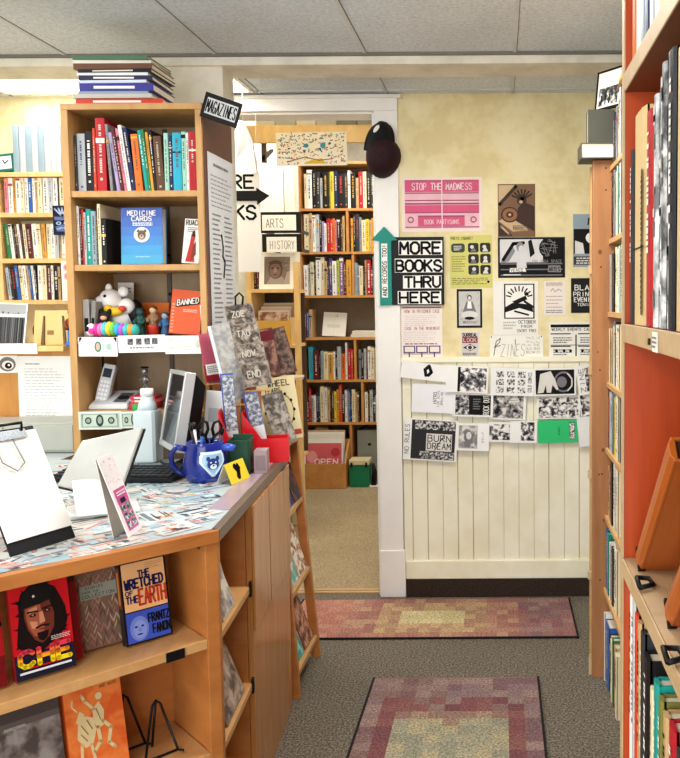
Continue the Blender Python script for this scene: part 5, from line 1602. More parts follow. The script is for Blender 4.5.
# ---- posted list and the magazines sign on the bookcase's dark side
sx = tx1+.0025
def side_sheet(name, label, cat, px0, px1, top_y, bot_y, c, draw, x, t=.0015):
    """a sheet on a plane facing +X: px -> distance along the side"""
    y0, y1 = F*x/(px0-CX), F*x/(px1-CX)
    z1, z0 = P(px0, top_y, y0).z, P(px0, bot_y, y0).z
    return sheet(name, label, cat, y1-y0, z1-z0, Matrix.Translation((x, (y0+y1)/2, z0)) @ Matrix.Rotation(R(90), 4, 'Z'), c, t, draw)
def d_list(a, w, h):
    a.lines(-w*.3, h*.93, w*.3, h*.96, 1, GREYI, 1, ragged=0)
    rr = random.Random(5)
    a.lines(-w*.42, h*.72, w*.42, h*.9, 8, col('#8d8f94'), 1, rr, fill=.3)
    a.lines(-w*.40, h*.03, -w*.05, h*.7, 26, col('#85878c'), 1, rr, fill=.35)
    a.lines(w*.08, h*.03, w*.42, h*.7, 26, col('#85878c'), 1, rr, fill=.35)
    a.stroke([(-w*.05, h*.58), (0, h*.52), (-w*.02, h*.47), (w*.06, h*.44), (w*.0, h*.36)], w*.05, INK, 2)
side_sheet('posted_list', 'long pale grey two-column list posted on the dark side of the tall bookcase', 'notice', 213, 237, 151, 345, '#cdd0d4', d_list, sx+.001)
e = empty('magazines_sign', 'black sign board lettered for magazines jutting from the tall bookcase', 'sign')
SM = Matrix.Translation(P(218, 122, 2.90)) @ Matrix.Rotation(R(20), 4, 'Z') @ Matrix.Rotation(R(16), 4, 'Y')
e.matrix_world = SM
MB().box(-.064, .064, 0, .008, 0, .09, M_BLACK).build('board', e)
MB().rect(-.053, .016, .053, .074, col('#b9bcbe'), 0).build('paper_print', e)
MB().text('MAGAZINES', -.050, .024, .050, .066, INK, 1, 1.5, dots=True).build('lettering', e)

# ================================================================ HUTCH AT THE COUNTER'S INNER END
HY = 3.2
ZC = .95
e = empty('desk_hutch', 'honey wood desk hutch board with a ledge beside the tall bookcase', 'hutch', (P(30, 400, HY).x, HY, ZC))
ex = e.location.x
xr_ = P(77, 380, HY).x-ex
zl = P(30, 345, HY).z-ZC
zb = P(30, 430, HY).z-ZC
MB().box(-2.5-ex, xr_, 0, .02, 0, zl-.02, wood('hutch_board', '#b57a38', '#cc934c', (5, 5, 1), .4)).build('face_board', e)
MB().box(-2.5-ex, xr_+.01, -.11, .16, zl-.02, zl, M_LEFT).build('ledge', e, bevel=.002)
MB().box(xr_-.018, xr_, .02, .16, 0, zl-.02, M_LEFT).build('side_panel', e)
ZL = ZC+zl+.0006
def d_lett(a, w, h):
    g = col('#b9bec4')
    rr = random.Random(15)
    a.lines(-w*.36, h*.87, -w*.1, h*.90, 1, GREYI, 1, ragged=0)
    a.lines(-w*.38, h*.1, w*.4, h*.84, 17, g, 1, rr, fill=.22)
onwall('notice', 'white handwritten letter page pinned to the honey hutch board', 'notice', (20, 356, 72, 423.5), HY-.003, '#eef1f4', d_lett, t=.001, roll=.5)
def d_ey(a, w, h):
    a.disc(0, h*.5, w*.42, h*.42, GREYI, 0).disc(w*.02, h*.45, w*.3, h*.26, M_PAPER, 1).disc(w*.05, h*.42, w*.18, h*.18, INK, 2).disc(w*.08, h*.45, w*.06, h*.06, M_PAPER, 3)
onwall('photo', 'small square black and white swirl photo pinned to the hutch corner', 'photo', (-2, 355.5, 17, 373), HY-.003, '#f0f0ee', d_ey, t=.001)
def d_trees(a, w, h):
    a.rect(-w*.48, h*.03, w*.46, h*.97, col('#4a4d50'), 0)
    a.rect(-w*.48, h*.72, w*.46, h*.97, col('#9a9c9e'), 1)
    rr = random.Random(2)
    for k in range(22):
        u = rr.uniform(-.46, .42)
        a.rect(w*u, h*.05, w*(u+rr.uniform(.01, .04)), h*rr.uniform(.6, .8), rr.choice([INK, GREYI, col('#2c2e30')]), 2)
    a.rect(-w*.48, h*.66, w*.46, h*.74, col('#c4c6c8'), 3)
a_, c_ = P(-12, 344, HY-.06), P(24, 302, HY-.06)
sheet('photo_print', 'black and white photograph of tall trunks propped on the hutch ledge', 'photo', c_.x-a_.x, c_.z-a_.z+.003, at(((a_.x+c_.x)/2, HY-.07, ZL), rx=-9, ry=2), '#dfe2e4', .004, d_trees)
# easel-backed frame seen from behind
e = empty('easel_frame', 'tan card frame with dark hinge legs propped on the hutch ledge', 'frame')
a_, c_ = P(34, 345, HY-.05), P(67, 313, HY-.05)
e.matrix_world = at(((a_.x+c_.x)/2, HY-.055, ZL+.0016), rx=-8)
w, h = c_.x-a_.x, c_.z-a_.z+.012
MB().box(-w/2, w/2, 0, .008, 0, h, col('#d3b67c', .6)).build('backing_board', e, bevel=.002)
MB().prism([(-w*.26, 0), (-w*.16, 0), (-w*.19, h*.84), (-w*.22, h*.84)], .0, .006, col('#6a5430'), Matrix.Rotation(R(90), 4, 'X')).build('hinge_leg', e)
MB().prism([(w*.40, 0), (w*.48, 0), (w*.36, h*.84), (w*.32, h*.84)], .0, .006, col('#6a5430'), Matrix.Rotation(R(90), 4, 'X')).build('hinge_leg', e)
MB().box(-w*.1, w*.08, -.002, 0, h*.3, h*.42, col('#8a6a3c')).build('catch_plate', e)
o = MB().ball((0, 0, .055), .07, .03, .055, col('#7a3428', .6)).ball((.02, -.01, .06), .05, .028, .05, col('#9a4a38', .6)).build('leather_purse', loc=(P(50, 340, HY+.05).x, HY+.05, ZL)); tag(o, 'reddish brown leather purse half hidden behind the card frame', 'purse')
for i, (x0, x1, c, lab) in enumerate(((-10, 22.6, '#f0eeee', 'white paper slip on the ledge edge under the tree photograph'), (23.4, 37, '#e6dcd8', 'pinkish paper slip on the ledge edge beside the card frame'))):
    onwall('paper_slip', lab, 'paper', (x0, 343.5, x1, 354), HY-.113, c, None, t=.001)
# brown and blue figure on the bookcase edge
e = empty('mascot_figure', 'brown and blue small doll standing at the ledge end beside the bookcase', 'figure', (P(73, 345, HY-.08).x+.004, HY-.075, ZL))
bl, br = col('#2b6cc0', .5), col('#7a3c22', .6)
MB().lathe([(.02, 0), (.022, .01), (.024, .05), (.022, .062), (.01, .066)], bl, 16).ball((.012, -.012, .005), .018, .014, .009, bl).ball((-.012, -.012, .005), .018, .014, .009, bl).build('trousers', e)
MB().ball((0, 0, .088), .026, .02, .034, br).ball((0, -.002, .13), .02, .019, .02, br).tube([(-.022, 0, .1), (-.03, -.01, .08), (-.014, -.022, .066)], .008, br).tube([(.022, 0, .1), (.03, -.01, .08), (.014, -.022, .066)], .008, br).ball((0, 0, .146), .024, .022, .007, col('#c2602e')).build('body', e)
# grey metal drawer box under the board
e = empty('filing_cabinet', 'grey metal filing drawers standing below the pinned letter', 'drawer unit', (P(50, 440, 3.0).x-.12, 3.0, ZC+.0005))
gy = col('#a9ada6', .45, .03, .1)
MB().box(-.32, .22, 0, .17, 0, .115, gy).build('body', e, bevel=.004)
MB().box(-.31, -.055, -.006, 0, .01, .105, gy).build('drawer_front', e, bevel=.002)
MB().box(-.045, .21, -.006, 0, .01, .105, gy).build('drawer_front', e, bevel=.002)

# ================================================================ COUNTER
C1 = ray_z(217, 530, ZC); C1.z = 0
C2 = ray_z(285.5, 455, ZC); C2.z = 0
CE = C1 + Vector((-1, -1, 0))*.92
MD = Matrix.Translation(C1) @ Matrix.Rotation(R(45), 4, 'Z')      # diagonal front: x along the front, y inward
aR = math.atan2((C2-C1).y, (C2-C1).x)
MRt = Matrix.Translation(C1) @ Matrix.Rotation(aR, 4, 'Z')        # aisle side: x away from the corner, y inward
LR = (C2-C1).length
ctr = empty('sales_counter', 'honey wood sales counter topped with newspaper clippings under varnish', 'counter', (0, 0, 0))
def cpart(name, fn, M, bevel=.0015):
    b = MB(); b.T = M
    fn(b)
    return b.build(name, ctr, bevel=bevel)
TOP = [(CE.x, CE.y), (C1.x, C1.y), (C2.x, C2.y), (-1.04, C2.y), (-1.04, 2.87), (-1.6, 2.87), (-1.6, 3.19), (-2.5, 3.19), (-2.5, CE.y)]
cpart('worktop', lambda b: b.prism(TOP, ZC-.025, ZC-.002, col('#b9b4b6', .3)), Matrix.Identity(4), .002)
# clippings
def coll():
    b = MB()
    r = random.Random(33)
    z0 = ZC-.002
    b.prism([(x*.999, y) for x, y in TOP], z0, z0+.0004, col('#b9c4c8', .18))
    pal = ['#d6dcde', '#cbd6da', '#b4c6ce', '#dedad2', '#d3c8c0', '#dde1e3', '#c2ccd2', '#d8aaa2', '#9fbecb']
    ac = ['#cf5a52', '#8fb8c4', '#4d6f8e', '#d9b64a', '#e0a59a', '#3a4146', '#7fa9b9', '#d98a86', '#6c7a82', '#d6453e', '#34393e', '#59676f']
    def inside(x, y):
        if y < 1.05 or y > 2.93 or x < -2.45: return False
        if y < C1.y: return x < C1.x-(C1.y-y)-.02
        return x < C1.x+(y-C1.y)*(C2.x-C1.x)/(C2.y-C1.y)-(.02 if y < C1.y+.35 else .085)
    n = 0
    while n < 520:
        x, y = (r.uniform(-2.2, -.72), r.uniform(1.1, 2.85)) if n < 170 else (r.uniform(-1.35, -.72), r.uniform(1.5, 2.7))
        if not inside(x, y): continue
        th = R(r.choice([44, 46, 40, 50, 134, 0, 90]))+r.uniform(-.2, .2)
        L, H = (r.uniform(.05, .15), r.uniform(.03, .10)) if r.random() < .6 else (r.uniform(.03, .07), r.uniform(.02, .05))
        z = z0+.0005+n*.000004
        cs = [(x+math.cos(th)*a-math.sin(th)*c, y+math.sin(th)*a+math.cos(th)*c) for a, c in ((-L/2, -H/2), (L/2, -H/2), (L/2, H/2), (-L/2, H/2))]
        if not all(inside(*p) for p in cs): continue
        n += 1
        b.add([(p[0], p[1], z) for p in cs], [(0, 1, 2, 3)], col(r.choice(pal), .18))
        def put(a0, a1, c0, c1, m, dz):
            q = [(x+math.cos(th)*a-math.sin(th)*c, y+math.sin(th)*a+math.cos(th)*c) for a, c in ((a0, c0), (a1, c0), (a1, c1), (a0, c1))]
            b.add([(p[0], p[1], z+dz) for p in q], [(0, 1, 2, 3)], m)
        put(-L*.45, L*r.uniform(.1, .45), H*.28, H*.44, col(r.choice(ac), .18), .000003)
        if r.random() < .75:
            u = r.uniform(-.45, .0)
            put(L*u, L*(u+r.uniform(.3, .45)), -H*.42, H*.2, picture(['#2c3238', '#5f7480', '#9fb4bd', '#d8e0e2'] if r.random() < .6 else ['#3a2c2c', '#a05a50', '#d9b0a0', '#e8dcd2'], 30, r.randint(1, 12)), .000003)
        for k in range(r.randint(2, 5)):
            cc = r.uniform(-.42, .2)
            u = r.uniform(-.45, .2)
            put(L*u, L*min(.46, u+r.uniform(.2, .6)), H*cc, H*cc+min(.004, H*.06), col(r.choice(['#4a5056', '#6c7278', '#8b9298', '#3a6a80']), .18), .000004)
    return b
o = coll().build('clippings_print', ctr)
# front of the diagonal
cpart('edge_band', lambda b: b.box(-1.3, .002, -.008, .018, ZC-.03, ZC+.001, M_BIRCH), MD)
cpart('edge_band', lambda b: b.box(0, LR+.004, -.006, .016, ZC-.03, ZC+.001, col('#6b5a4c', .35)), MRt)
cpart('corner_post', lambda b: b.box(-.032, 0, 0, .03, 0, ZC-.03, M_BIRCH), MD)
cpart('back_panel', lambda b: b.box(-1.3, -.02, .225, .24, 0, ZC-.026, M_BIRCH), MD)
cpart('end_panel', lambda b: b.box(-.03, -.012, .03, .24, 0, ZC-.05, M_BIRCH), MD)
cpart('end_panel', lambda b: b.box(-1.3, -1.28, .0, .24, 0, ZC-.05, M_BIRCH), MD)
SHZ = [.682, .392, .11]
for z in SHZ:
    cpart('shelf', lambda b: b.box(-1.28, -.032, .002, .225, z-.024, z, M_BIRCHX), MD)
cpart('plinth', lambda b: b.box(-1.28, -.032, .02, .225, 0, .066, M_BIRCH), MD)
o = cpart('label_clip', lambda b: b.box(-.135, -.09, -.002, .002, SHZ[0]-.026, SHZ[0]-.002, M_BLACK), MD)
# aisle side: open bay then panels
cpart('stile', lambda b: b.box(0.0, .022, 0, .03, 0, ZC-.03, M_BIRCH), MRt)
XB = .355
cpart('bay_panel', lambda b: b.box(XB, XB+.018, 0.013, .22, 0, ZC-.026, M_BIRCH), MRt)
cpart('bay_back_panel', lambda b: b.box(.28, XB, .205, .22, 0, ZC-.026, M_BIRCH), MRt)
for z in SHZ:
    cpart('shelf', lambda b: b.prism([(.026, .002), (XB, .002), (XB, .204), (.272, .204)], z-.02, z, M_BIRCHX), MRt)
for z in SHZ[:2]:
    cpart('bracket', lambda b: b.box(XB-.012, XB+.001, -.004, .004, z-.03, z+.015, M_BLKMET), MRt)
cpart('face_panel', lambda b: b.box(XB, LR, -.004, .012, 0, ZC-.03, M_PANEL), MRt)
cpart('strip_board', lambda b: b.box(XB+.004, XB+.235, -.012, -.0045, .545, ZC-.032, M_PANEL), MRt)
cpart('strip_board', lambda b: b.box(XB+.245, LR-.004, -.012, -.0045, .545, ZC-.032, M_PANEL), MRt)
cpart('end_panel', lambda b: b.box(LR-.016, LR, .013, .24, 0, ZC-.026, M_PANEL), MRt)
cpart('top_strip', lambda b: b.box(.20, LR, .0165, .075, ZC-.001, ZC+.0012, col('#a793a0', .25)), MRt)
# inner supports of the worktop
cpart('rear_leg', lambda b: b.box(-2.48, -2.42, 1.1, 1.16, 0, ZC-.026, M_BIRCH), Matrix.Identity(4))
cpart('rear_leg', lambda b: b.box(-2.48, -2.42, 3.1, 3.16, 0, ZC-.026, M_BIRCH), Matrix.Identity(4))

# ---- books facing out on the diagonal shelves
def diag_book(label, pl, pr_, top_px, z, t, color, draw, lean, yl, h=None):
    """book leaning back on a diagonal shelf: its lower corners seen at columns pl and pr_, yl inward from the shelf front"""
    def solve(px):
        lo, hi = -1.5, 0.2
        for _ in range(50):
            m_ = (lo+hi)/2
            if project(MD @ Vector((m_, yl, z)))[0] < px: lo = m_
            else: hi = m_
        return lo
    xa, xb = solve(pl[0]), solve(pr_[0])
    w = xb-xa
    M = MD @ Matrix.Translation(((xa+xb)/2, yl, z+.0003)) @ Matrix.Rotation(R(-lean), 4, 'X')
    if h is None:
        lo, hi = .05, .238
        for _ in range(40):
            h = (lo+hi)/2
            if project(M @ Vector((0, 0, h)))[1] > top_px: lo = h
            else: hi = h
    return cover_book('face_out_book', label, 'book', w, h, t, M, color, draw, 'books facing out of the counter front')

def d_che(a, w, h):
    rd, bk = col('#c4161f', .3), col('#160d0e', .3)
    a.rect(-w*.5, 0, w*.5, h, rd, 0)
    a.rect(-w*.5, 0, w*.5, h*.26, col('#1a1a2c', .3), 1)
    hair = [(-.44, .36), (-.40, .52), (-.36, .66), (-.36, .78), (-.30, .88), (-.12, .955), (.12, .95), (.28, .88), (.36, .76), (.42, .66), (.44, .52), (.38, .42), (.26, .36), (.12, .30), (-.06, .24), (-.22, .24), (-.34, .27)]
    a.pr([(w*u, h*v) for u, v in hair], bk, 1.5)
    rj = random.Random(3)
    for k in range(34):
        (u, v) = hair[k % 7] if k % 2 else hair[10+(k % 7)]
        u2, v2 = u*1.0+rj.uniform(-.10, .10), v+rj.uniform(-.06, .05)
        a.pr([(w*(u*.86), h*(v+.02)), (w*max(-.49, min(.49, u2*1.12)), h*v2), (w*(u*.86), h*(v-.02))], bk, 1.6)
    s1, s2, s3 = col('#6e2f22', .4), col('#a4553a', .4), col('#cd8a66', .4)
    a.pr([(w*u, h*v) for u, v in [(-.27, .72), (.16, .76), (.22, .62), (.20, .48), (.10, .38), (-.02, .33), (-.14, .38), (-.24, .5), (-.28, .62)]], s1, 2)
    a.pr([(w*u, h*v) for u, v in [(-.25, .71), (.0, .74), (.02, .60), (.04, .48), (-.02, .40), (-.14, .42), (-.22, .52), (-.25, .62)]], s2, 3)
    a.pr([(w*u, h*v) for u, v in [(-.20, .70), (-.06, .72), (-.05, .665), (-.20, .65)]], s3, 4)
    a.pr([(w*u, h*v) for u, v in [(-.03, .65), (.03, .66), (.06, .545), (-.04, .535)]], s3, 5)     # nose
    a.pr([(w*u, h*v) for u, v in [(-.20, .58), (-.07, .56), (-.09, .49), (-.17, .50)]], s3, 4)     # cheek
    for (u, v) in ((-.14, .635), (.105, .655)):
        a.disc(w*u, h*v, w*.055, h*.018, bk, 6, 12).disc(w*u, h*(v+.002), w*.02, h*.008, col('#c98a6a'), 7, 8)
    a.stroke([(-w*.22, h*.672), (-w*.05, h*.668)], h*.018, bk, 6)
    a.stroke([(w*.04, h*.682), (w*.19, h*.695)], h*.018, bk, 6)
    a.pr([(w*u, h*v) for u, v in [(-.12, .505), (.0, .525), (.13, .51), (.10, .49), (.0, .505), (-.10, .487)]], bk, 6)   # moustache
    a.disc(0, h*.478, w*.06, h*.010, col('#7c3026'), 6, 10)
    a.pr([(w*u, h*v) for u, v in [(-.10, .445), (.10, .45), (.06, .375), (-.01, .35), (-.08, .38)]], bk, 5.5)             # beard
    a.pr([(w*u, h*v) for u, v in [(-.34, .74), (-.28, .87), (-.10, .945), (.12, .94), (.28, .87), (.24, .78), (-.02, .735)]], col('#0d0908', .5), 8)   # beret
    a.pr([(w*(-.10+.028*(1 if k % 2 == 0 else .42)*math.cos(R(90+36*k))), h*(.83+.019*(1 if k % 2 == 0 else .42)*math.sin(R(90+36*k)))) for k in range(10)], M_PAPER, 9)
    a.lines(w*.12, h*.335, w*.46, h*.385, 3, col('#e6d8d0'), 9, fill=.35, ragged=.1)
    # title, red at the top melting to yellow
    for i, c in enumerate(('#d8324a', '#e0563a', '#ea8a2a', '#f2b420', '#f6d21c')):
        pass
    bands = [('#f6d81c', 0, .36), ('#f0a424', .36, .55), ('#e86a34', .55, .75), ('#dc3a52', .75, 1.0)]
    u0, v0, u1, v1 = -w*.42, h*.135, w*.43, h*.285
    for c, f0, f1 in bands:
        q = MB(); q.text('CHE', u0, v0, u1, v1, M_PAPER, 11, 1.9, dots=True, gap=1.7)
        clip = MB()
        for f in q.f:
            pts = [(q.v[i][0], q.v[i][2]) for i in f]
            for (lim, keep) in ((v0-h*.03+(v1-v0+h*.06)*f0, 1), (v0-h*.03+(v1-v0+h*.06)*f1, -1)):
                o_ = []
                for p0, p1 in zip(pts, pts[1:]+pts[:1]):
                    i0, i1 = (p0[1]-lim)*keep >= 0, (p1[1]-lim)*keep >= 0
                    if i0: o_.append(p0)
                    if i0 != i1:
                        t_ = (lim-p0[1])/(p1[1]-p0[1])
                        o_.append((p0[0]+(p1[0]-p0[0])*t_, lim))
                pts = o_
                if len(pts) < 3: break
            if len(pts) >= 3:
                a.pr(pts, col(c, .35), 11)
    a.rect(-w*.30, h*.105, w*.25, h*.118, rd, 10)
    a.rect(-w*.44, h*.06, w*.42, h*.082, col('#d9dbe4'), 10)
diag_book('red book with a bearded face in a beret, its title in yellow block letters', (17, 682), (76.5, 664.5), 582, SHZ[0], .03, '#8c1118', d_che, 13, .065)
def d_plainred(a, w, h):
    a.rect(-w*.5, 0, w*.5, h*.3, col('#6a0d12', .35), 0)
    a.stroke([(w*.2, h*.5), (w*.45, h*.62)], w*.12, INK, 1)
diag_book('plain red book, only its edge showing at the end of the counter shelf', (-52, 700), (8, 684), 595, SHZ[0], .025, '#a3131c', d_plainred, 13, .07)
def d_redback(a, w, h):
    a.rect(w*.40, h*.02, w*.48, h*.98, col('#7c0f16', .4), 0)
e = diag_book('dark red book standing behind the beret portrait book', (40, 671), (84, 659), 588, SHZ[0], .02, '#97131b', d_redback, 13, .103)
def d_weave(a, w, h):
    a.rect(-w*.5, 0, w*.5, h, col('#7c5a4c', .5), 0)
    r = random.Random(7)
    cs = [col(c, .5) for c in ('#8f6a58', '#a3836c', '#5e4238', '#6f6552', '#96705f', '#b39a80')]
    for i in range(13):
        for j in range(11):
            u = -w*.5+w*i/13
            v = h*j/11
            d = h*.09
            up = (i % 2 == 0)
            a.pr([(u, v+(0 if up else d)), (u+w/13, v+(d if up else 0)), (u+w/13, min(h, v+(d if up else 0)+d*.45)), (u, min(h, v+(0 if up else d)+d*.45))], r.choice(cs), 1+.01*j)
    a.rect(-w*.42, h*.64, w*.42, h*.82, col('#8f9484'), 3)
    a.text('STORIES', -w*.3, h*.77, w*.1, h*.80, INK, 4)
    a.text('FROM THE', -w*.38, h*.72, w*.0, h*.745, INK, 4)
    a.text('COLLECTION', -w*.38, h*.66, w*.34, h*.70, INK, 4)
e = diag_book('woven zigzag patterned book with a grey-green title label', (82, 662.5), (126, 651), 572, SHZ[0], .03, '#6e4f42', d_weave, 11, .13)
def d_wret(a, w, h):
    a.rect(-w*.5, 0, w*.5, h, M_BLACK, 0)
    a.rect(-w*.46, h*.40, w*.46, h*.985, col('#e9b27a', .35), 1)
    a.rect(-w*.46, h*.02, w*.46, h*.385, col('#3b52b4', .35), 1)
    a.lines(w*.05, h*.88, w*.43, h*.965, 4, col('#8a5a3a'), 2, fill=.2)
    nv = col('#1c1f52', .4)
    a.text('THE', -w*.12, h*.805, w*.12, h*.875, nv, 3, 1.5, dots=True, gap=1.3)
    a.text('WRETCHED', -w*.42, h*.675, w*.40, h*.785, nv, 3, 1.7, dots=True, gap=1.5)
    a.text('OF', -w*.42, h*.60, -w*.26, h*.65, nv, 3, 1.4)
    a.text('THE', -w*.42, h*.50, -w*.16, h*.58, nv, 3, 1.4)
    a.text('EARTH', -w*.14, h*.46, w*.43, h*.645, col('#c8402a', .4), 3, 1.7, dots=True, gap=1.3)
    lb = col('#6d80cc', .4)
    a.disc(-w*.2, h*.18, w*.2, h*.15, lb, 2, 20)
    a.disc(-w*.19, h*.17, w*.14, h*.11, col('#8293d6', .4), 3, 18)
    for u in (-.27, -.13):
        a.disc(w*u, h*.205, w*.035, h*.012, nv, 4, 10)
    a.disc(-w*.2, h*.11, w*.06, h*.010, nv, 4, 10)
    a.pr([(-w*.22, h*.19), (-w*.17, h*.19), (-w*.16, h*.14), (-w*.23, h*.14)], lb, 4)
    a.text('FRANTZ', w*.0, h*.225, w*.45, h*.325, INK, 5, 1.6, dots=True, gap=1.4)
    a.text('FANON', w*.08, h*.08, w*.45, h*.185, INK, 5, 1.6, dots=True, gap=1.4)
e = diag_book('orange and blue book with heavy dark title lettering at the end of the shelf', (127, 655), (173, 638), 562, SHZ[0], .028, '#17161a', d_wret, 11, .085)
b = MB()
w_, h_ = .112, .16
# decorated spine on its shelf side
bb = [c for c in e.children if c.name.startswith('cover') and 'print' not in c.name][0]
xs = min(v.co.x for v in bb.data.vertices); hz = max(v.co.z for v in bb.data.vertices)
MB().add([(xs-.0004, .002, hz*.45), (xs-.0004, .026, hz*.45), (xs-.0004, .026, hz*.95), (xs-.0004, .002, hz*.95)], [(3, 2, 1, 0)], col('#7a3a22')).add([(xs-.0008, .008, hz*.50), (xs-.0008, .02, hz*.50), (xs-.0008, .02, hz*.9), (xs-.0008, .008, hz*.9)], [(3, 2, 1, 0)], col('#c47a3a')).build('spine_print', e)
def d_bull(a, w, h):
    a.rect(-w*.5, 0, w*.5, h, col('#d9652a', .4), 0)
    a.blobs(-w*.5, 0, w*.5, h, 10, [col('#e07a38', .4), col('#cf5820', .4)], 3, .3, .4)
    cr, dk = col('#d8c08c', .5), col('#7a5a34', .5)
    ox = -w*.06
    def Pp(pts): return [(ox+w*u, h*v) for u, v in pts]
    a.pr(Pp([(-.25, .60), (-.12, .66), (.02, .62), (.05, .50), (-.02, .38), (-.16, .36), (-.28, .46)]), cr, 1)      # bull body
    a.pr(Pp([(-.28, .62), (-.20, .72), (-.12, .68), (-.18, .58)]), cr, 2)
    a.stroke(Pp([(-.24, .72), (-.32, .78), (-.30, .84)]), w*.025, cr, 2)
    a.pr(Pp([(.02, .70), (.14, .76), (.22, .66), (.18, .52), (.08, .50), (.02, .58)]), cr, 2)                       # figure's torso
    a.disc(ox+w*.15, h*.81, w*.06, h*.035, cr, 3)
    a.stroke(Pp([(.04, .70), (-.10, .80), (-.14, .86)]), w*.05, cr, 2)
    a.stroke(Pp([(.18, .56), (.30, .48), (.24, .34), (.34, .28)]), w*.06, cr, 2)
    a.stroke(Pp([(.08, .52), (.10, .38), (-.02, .30)]), w*.06, cr, 2)
    a.stroke(Pp([(-.22, .40), (-.24, .26), (-.14, .2)]), w*.05, cr, 2)
    a.stroke(Pp([(-.06, .38), (-.02, .22), (.06, .16)]), w*.05, cr, 2)
    for q in ([(-.2, .58), (-.1, .48)], [(-.1, .62), (-.02, .52)], [(.08, .7), (.14, .58)], [(-.22, .5), (-.12, .42)]):
        a.stroke(Pp(q), w*.012, dk, 4)
    a.text('MYTHS', w*.10, h*.93, w*.44, h*.965, dk, 2)
    a.text('AND WAYS', w*.12, h*.88, w*.42, h*.91, dk, 2)
    a.text('CULTURE', -w*.02, h*.05, w*.45, h*.12, dk, 2, 1.2)
diag_book('orange book with cream bull and wrestler figures on the low counter shelf', (74, 786), (131, 768), 686, SHZ[1], .025, '#d9652a', d_bull, 14, .06, h=.235)
def d_grey(a, w, h):
    a.rect(-w*.5, 0, w*.5, h, col('#5e534e', .5), 0)
    a.blobs(-w*.5, h*.1, w*.5, h*.8, 26, [col('#7c716c', .5), col('#4a403c', .5), col('#8d8580', .5), col('#665c56', .5)], 17, 1, .25)
    a.rect(-w*.5, h*.86, w*.5, h, col('#463c38', .5), 2.2)
    a.text('T', -w*.18, h*.66, w*.06, h*.80, col('#9a928c', .5), 3, 1.2)
diag_book('dusky grey book with a faint raised picture on the low counter shelf', (-14, 802), (69, 786), 705, SHZ[1], .025, '#5e534e', d_grey, 14, .06, h=.225)
# small black wire easels on the low shelf
def easel(label, px, yl, rz):
    lo, hi = -1.5, .2
    for _ in range(50):
        m_ = (lo+hi)/2
        if project(MD @ Vector((m_, yl, SHZ[1])))[0] < px: lo = m_
        else: hi = m_
    p = MD @ Vector((lo, yl, SHZ[1]))
    e = empty('book_easel', label, 'easel', (p.x, p.y, SHZ[1]+.0005), (0, 0, R(rz)), 'wire book easels on the low shelf')
    w = .0032
    MB().tube([(-.040, -.03, .014), (-.040, .0, .004), (-.010, .025, .125), (0, .028, .135), (.010, .025, .125), (.040, .0, .004), (.040, -.03, .014)], w, M_BLKMET, 8).build('front_wire', e)
    MB().tube([(0, .028, .132), (0, .06, .004)], w, M_BLKMET, 8).build('prop_wire', e)
    MB().tube([(-.040, 0, .0045), (.040, 0, .0045)], w, M_BLKMET, 8).build('cross_wire', e)
easel('empty black wire easel standing free on the low counter shelf', 162, .07, 45)
easel('black wire easel half behind the orange bull book', 129, .158, 45)
# magazines leaning in the aisle-side bay
def bay_mag(label, x, z, w, h, c, draw, lean, yaw=0, off=.05):
    M = MRt @ Matrix.Translation((x, off, z+.001+.004*math.sin(R(lean)))) @ Matrix.Rotation(R(yaw), 4, 'Z') @ Matrix.Rotation(R(-lean), 4, 'X')
    return sheet('magazine', label, 'magazine', w, h, M, c, .004, draw, group='magazines in the aisle-side bay', part='cover_print')
def d_gm(seed, cs):
    def f(a, w, h):
        a.blobs(-w*.48, h*.03, w*.48, h*.97, 22, [col(c, .35) for c in cs], seed, 0, .28)
        a.rect(-w*.4, h*.82, w*.4, h*.92, col(cs[-1], .35), 2)
    return f
GRY = ['#8f8b86', '#b9b4ac', '#6e6a68', '#a19a90', '#d1cdc4']
bay_mag('grey-blue magazine leaning on the upper shelf of the aisle-side bay', .22, SHZ[0], .17, .215, '#8d929a', d_gm(3, ['#7c838d', '#a9adb3', '#565c66', '#bcbdbf', '#d5d6d8']), 14)
bay_mag('pale crumpled magazine in front on the upper shelf of the bay', .15, SHZ[0], .13, .16, '#b4b0a8', d_gm(4, GRY), 20, 0, .012)
bay_mag('tan-grey magazine leaning on the middle shelf of the aisle-side bay', .24, SHZ[1], .18, .24, '#9a8f80', d_gm(5, ['#8c8072', '#b3a795', '#6d6459', '#a59781', '#c8bca8']), 14)
bay_mag('brown mottled magazine lying in front on the middle shelf of the bay', .20, SHZ[1], .20, .17, '#86776c', d_gm(6, ['#75665c', '#a08c7e', '#54483f', '#93806f', '#b8a794']), 20, 0, .012)
bay_mag('dark tan magazine on the bottom shelf of the aisle-side bay', .22, SHZ[2], .18, .2, '#8d7a5c', d_gm(7, ['#8d7a5c', '#5b4c39', '#a8936f']), 16)

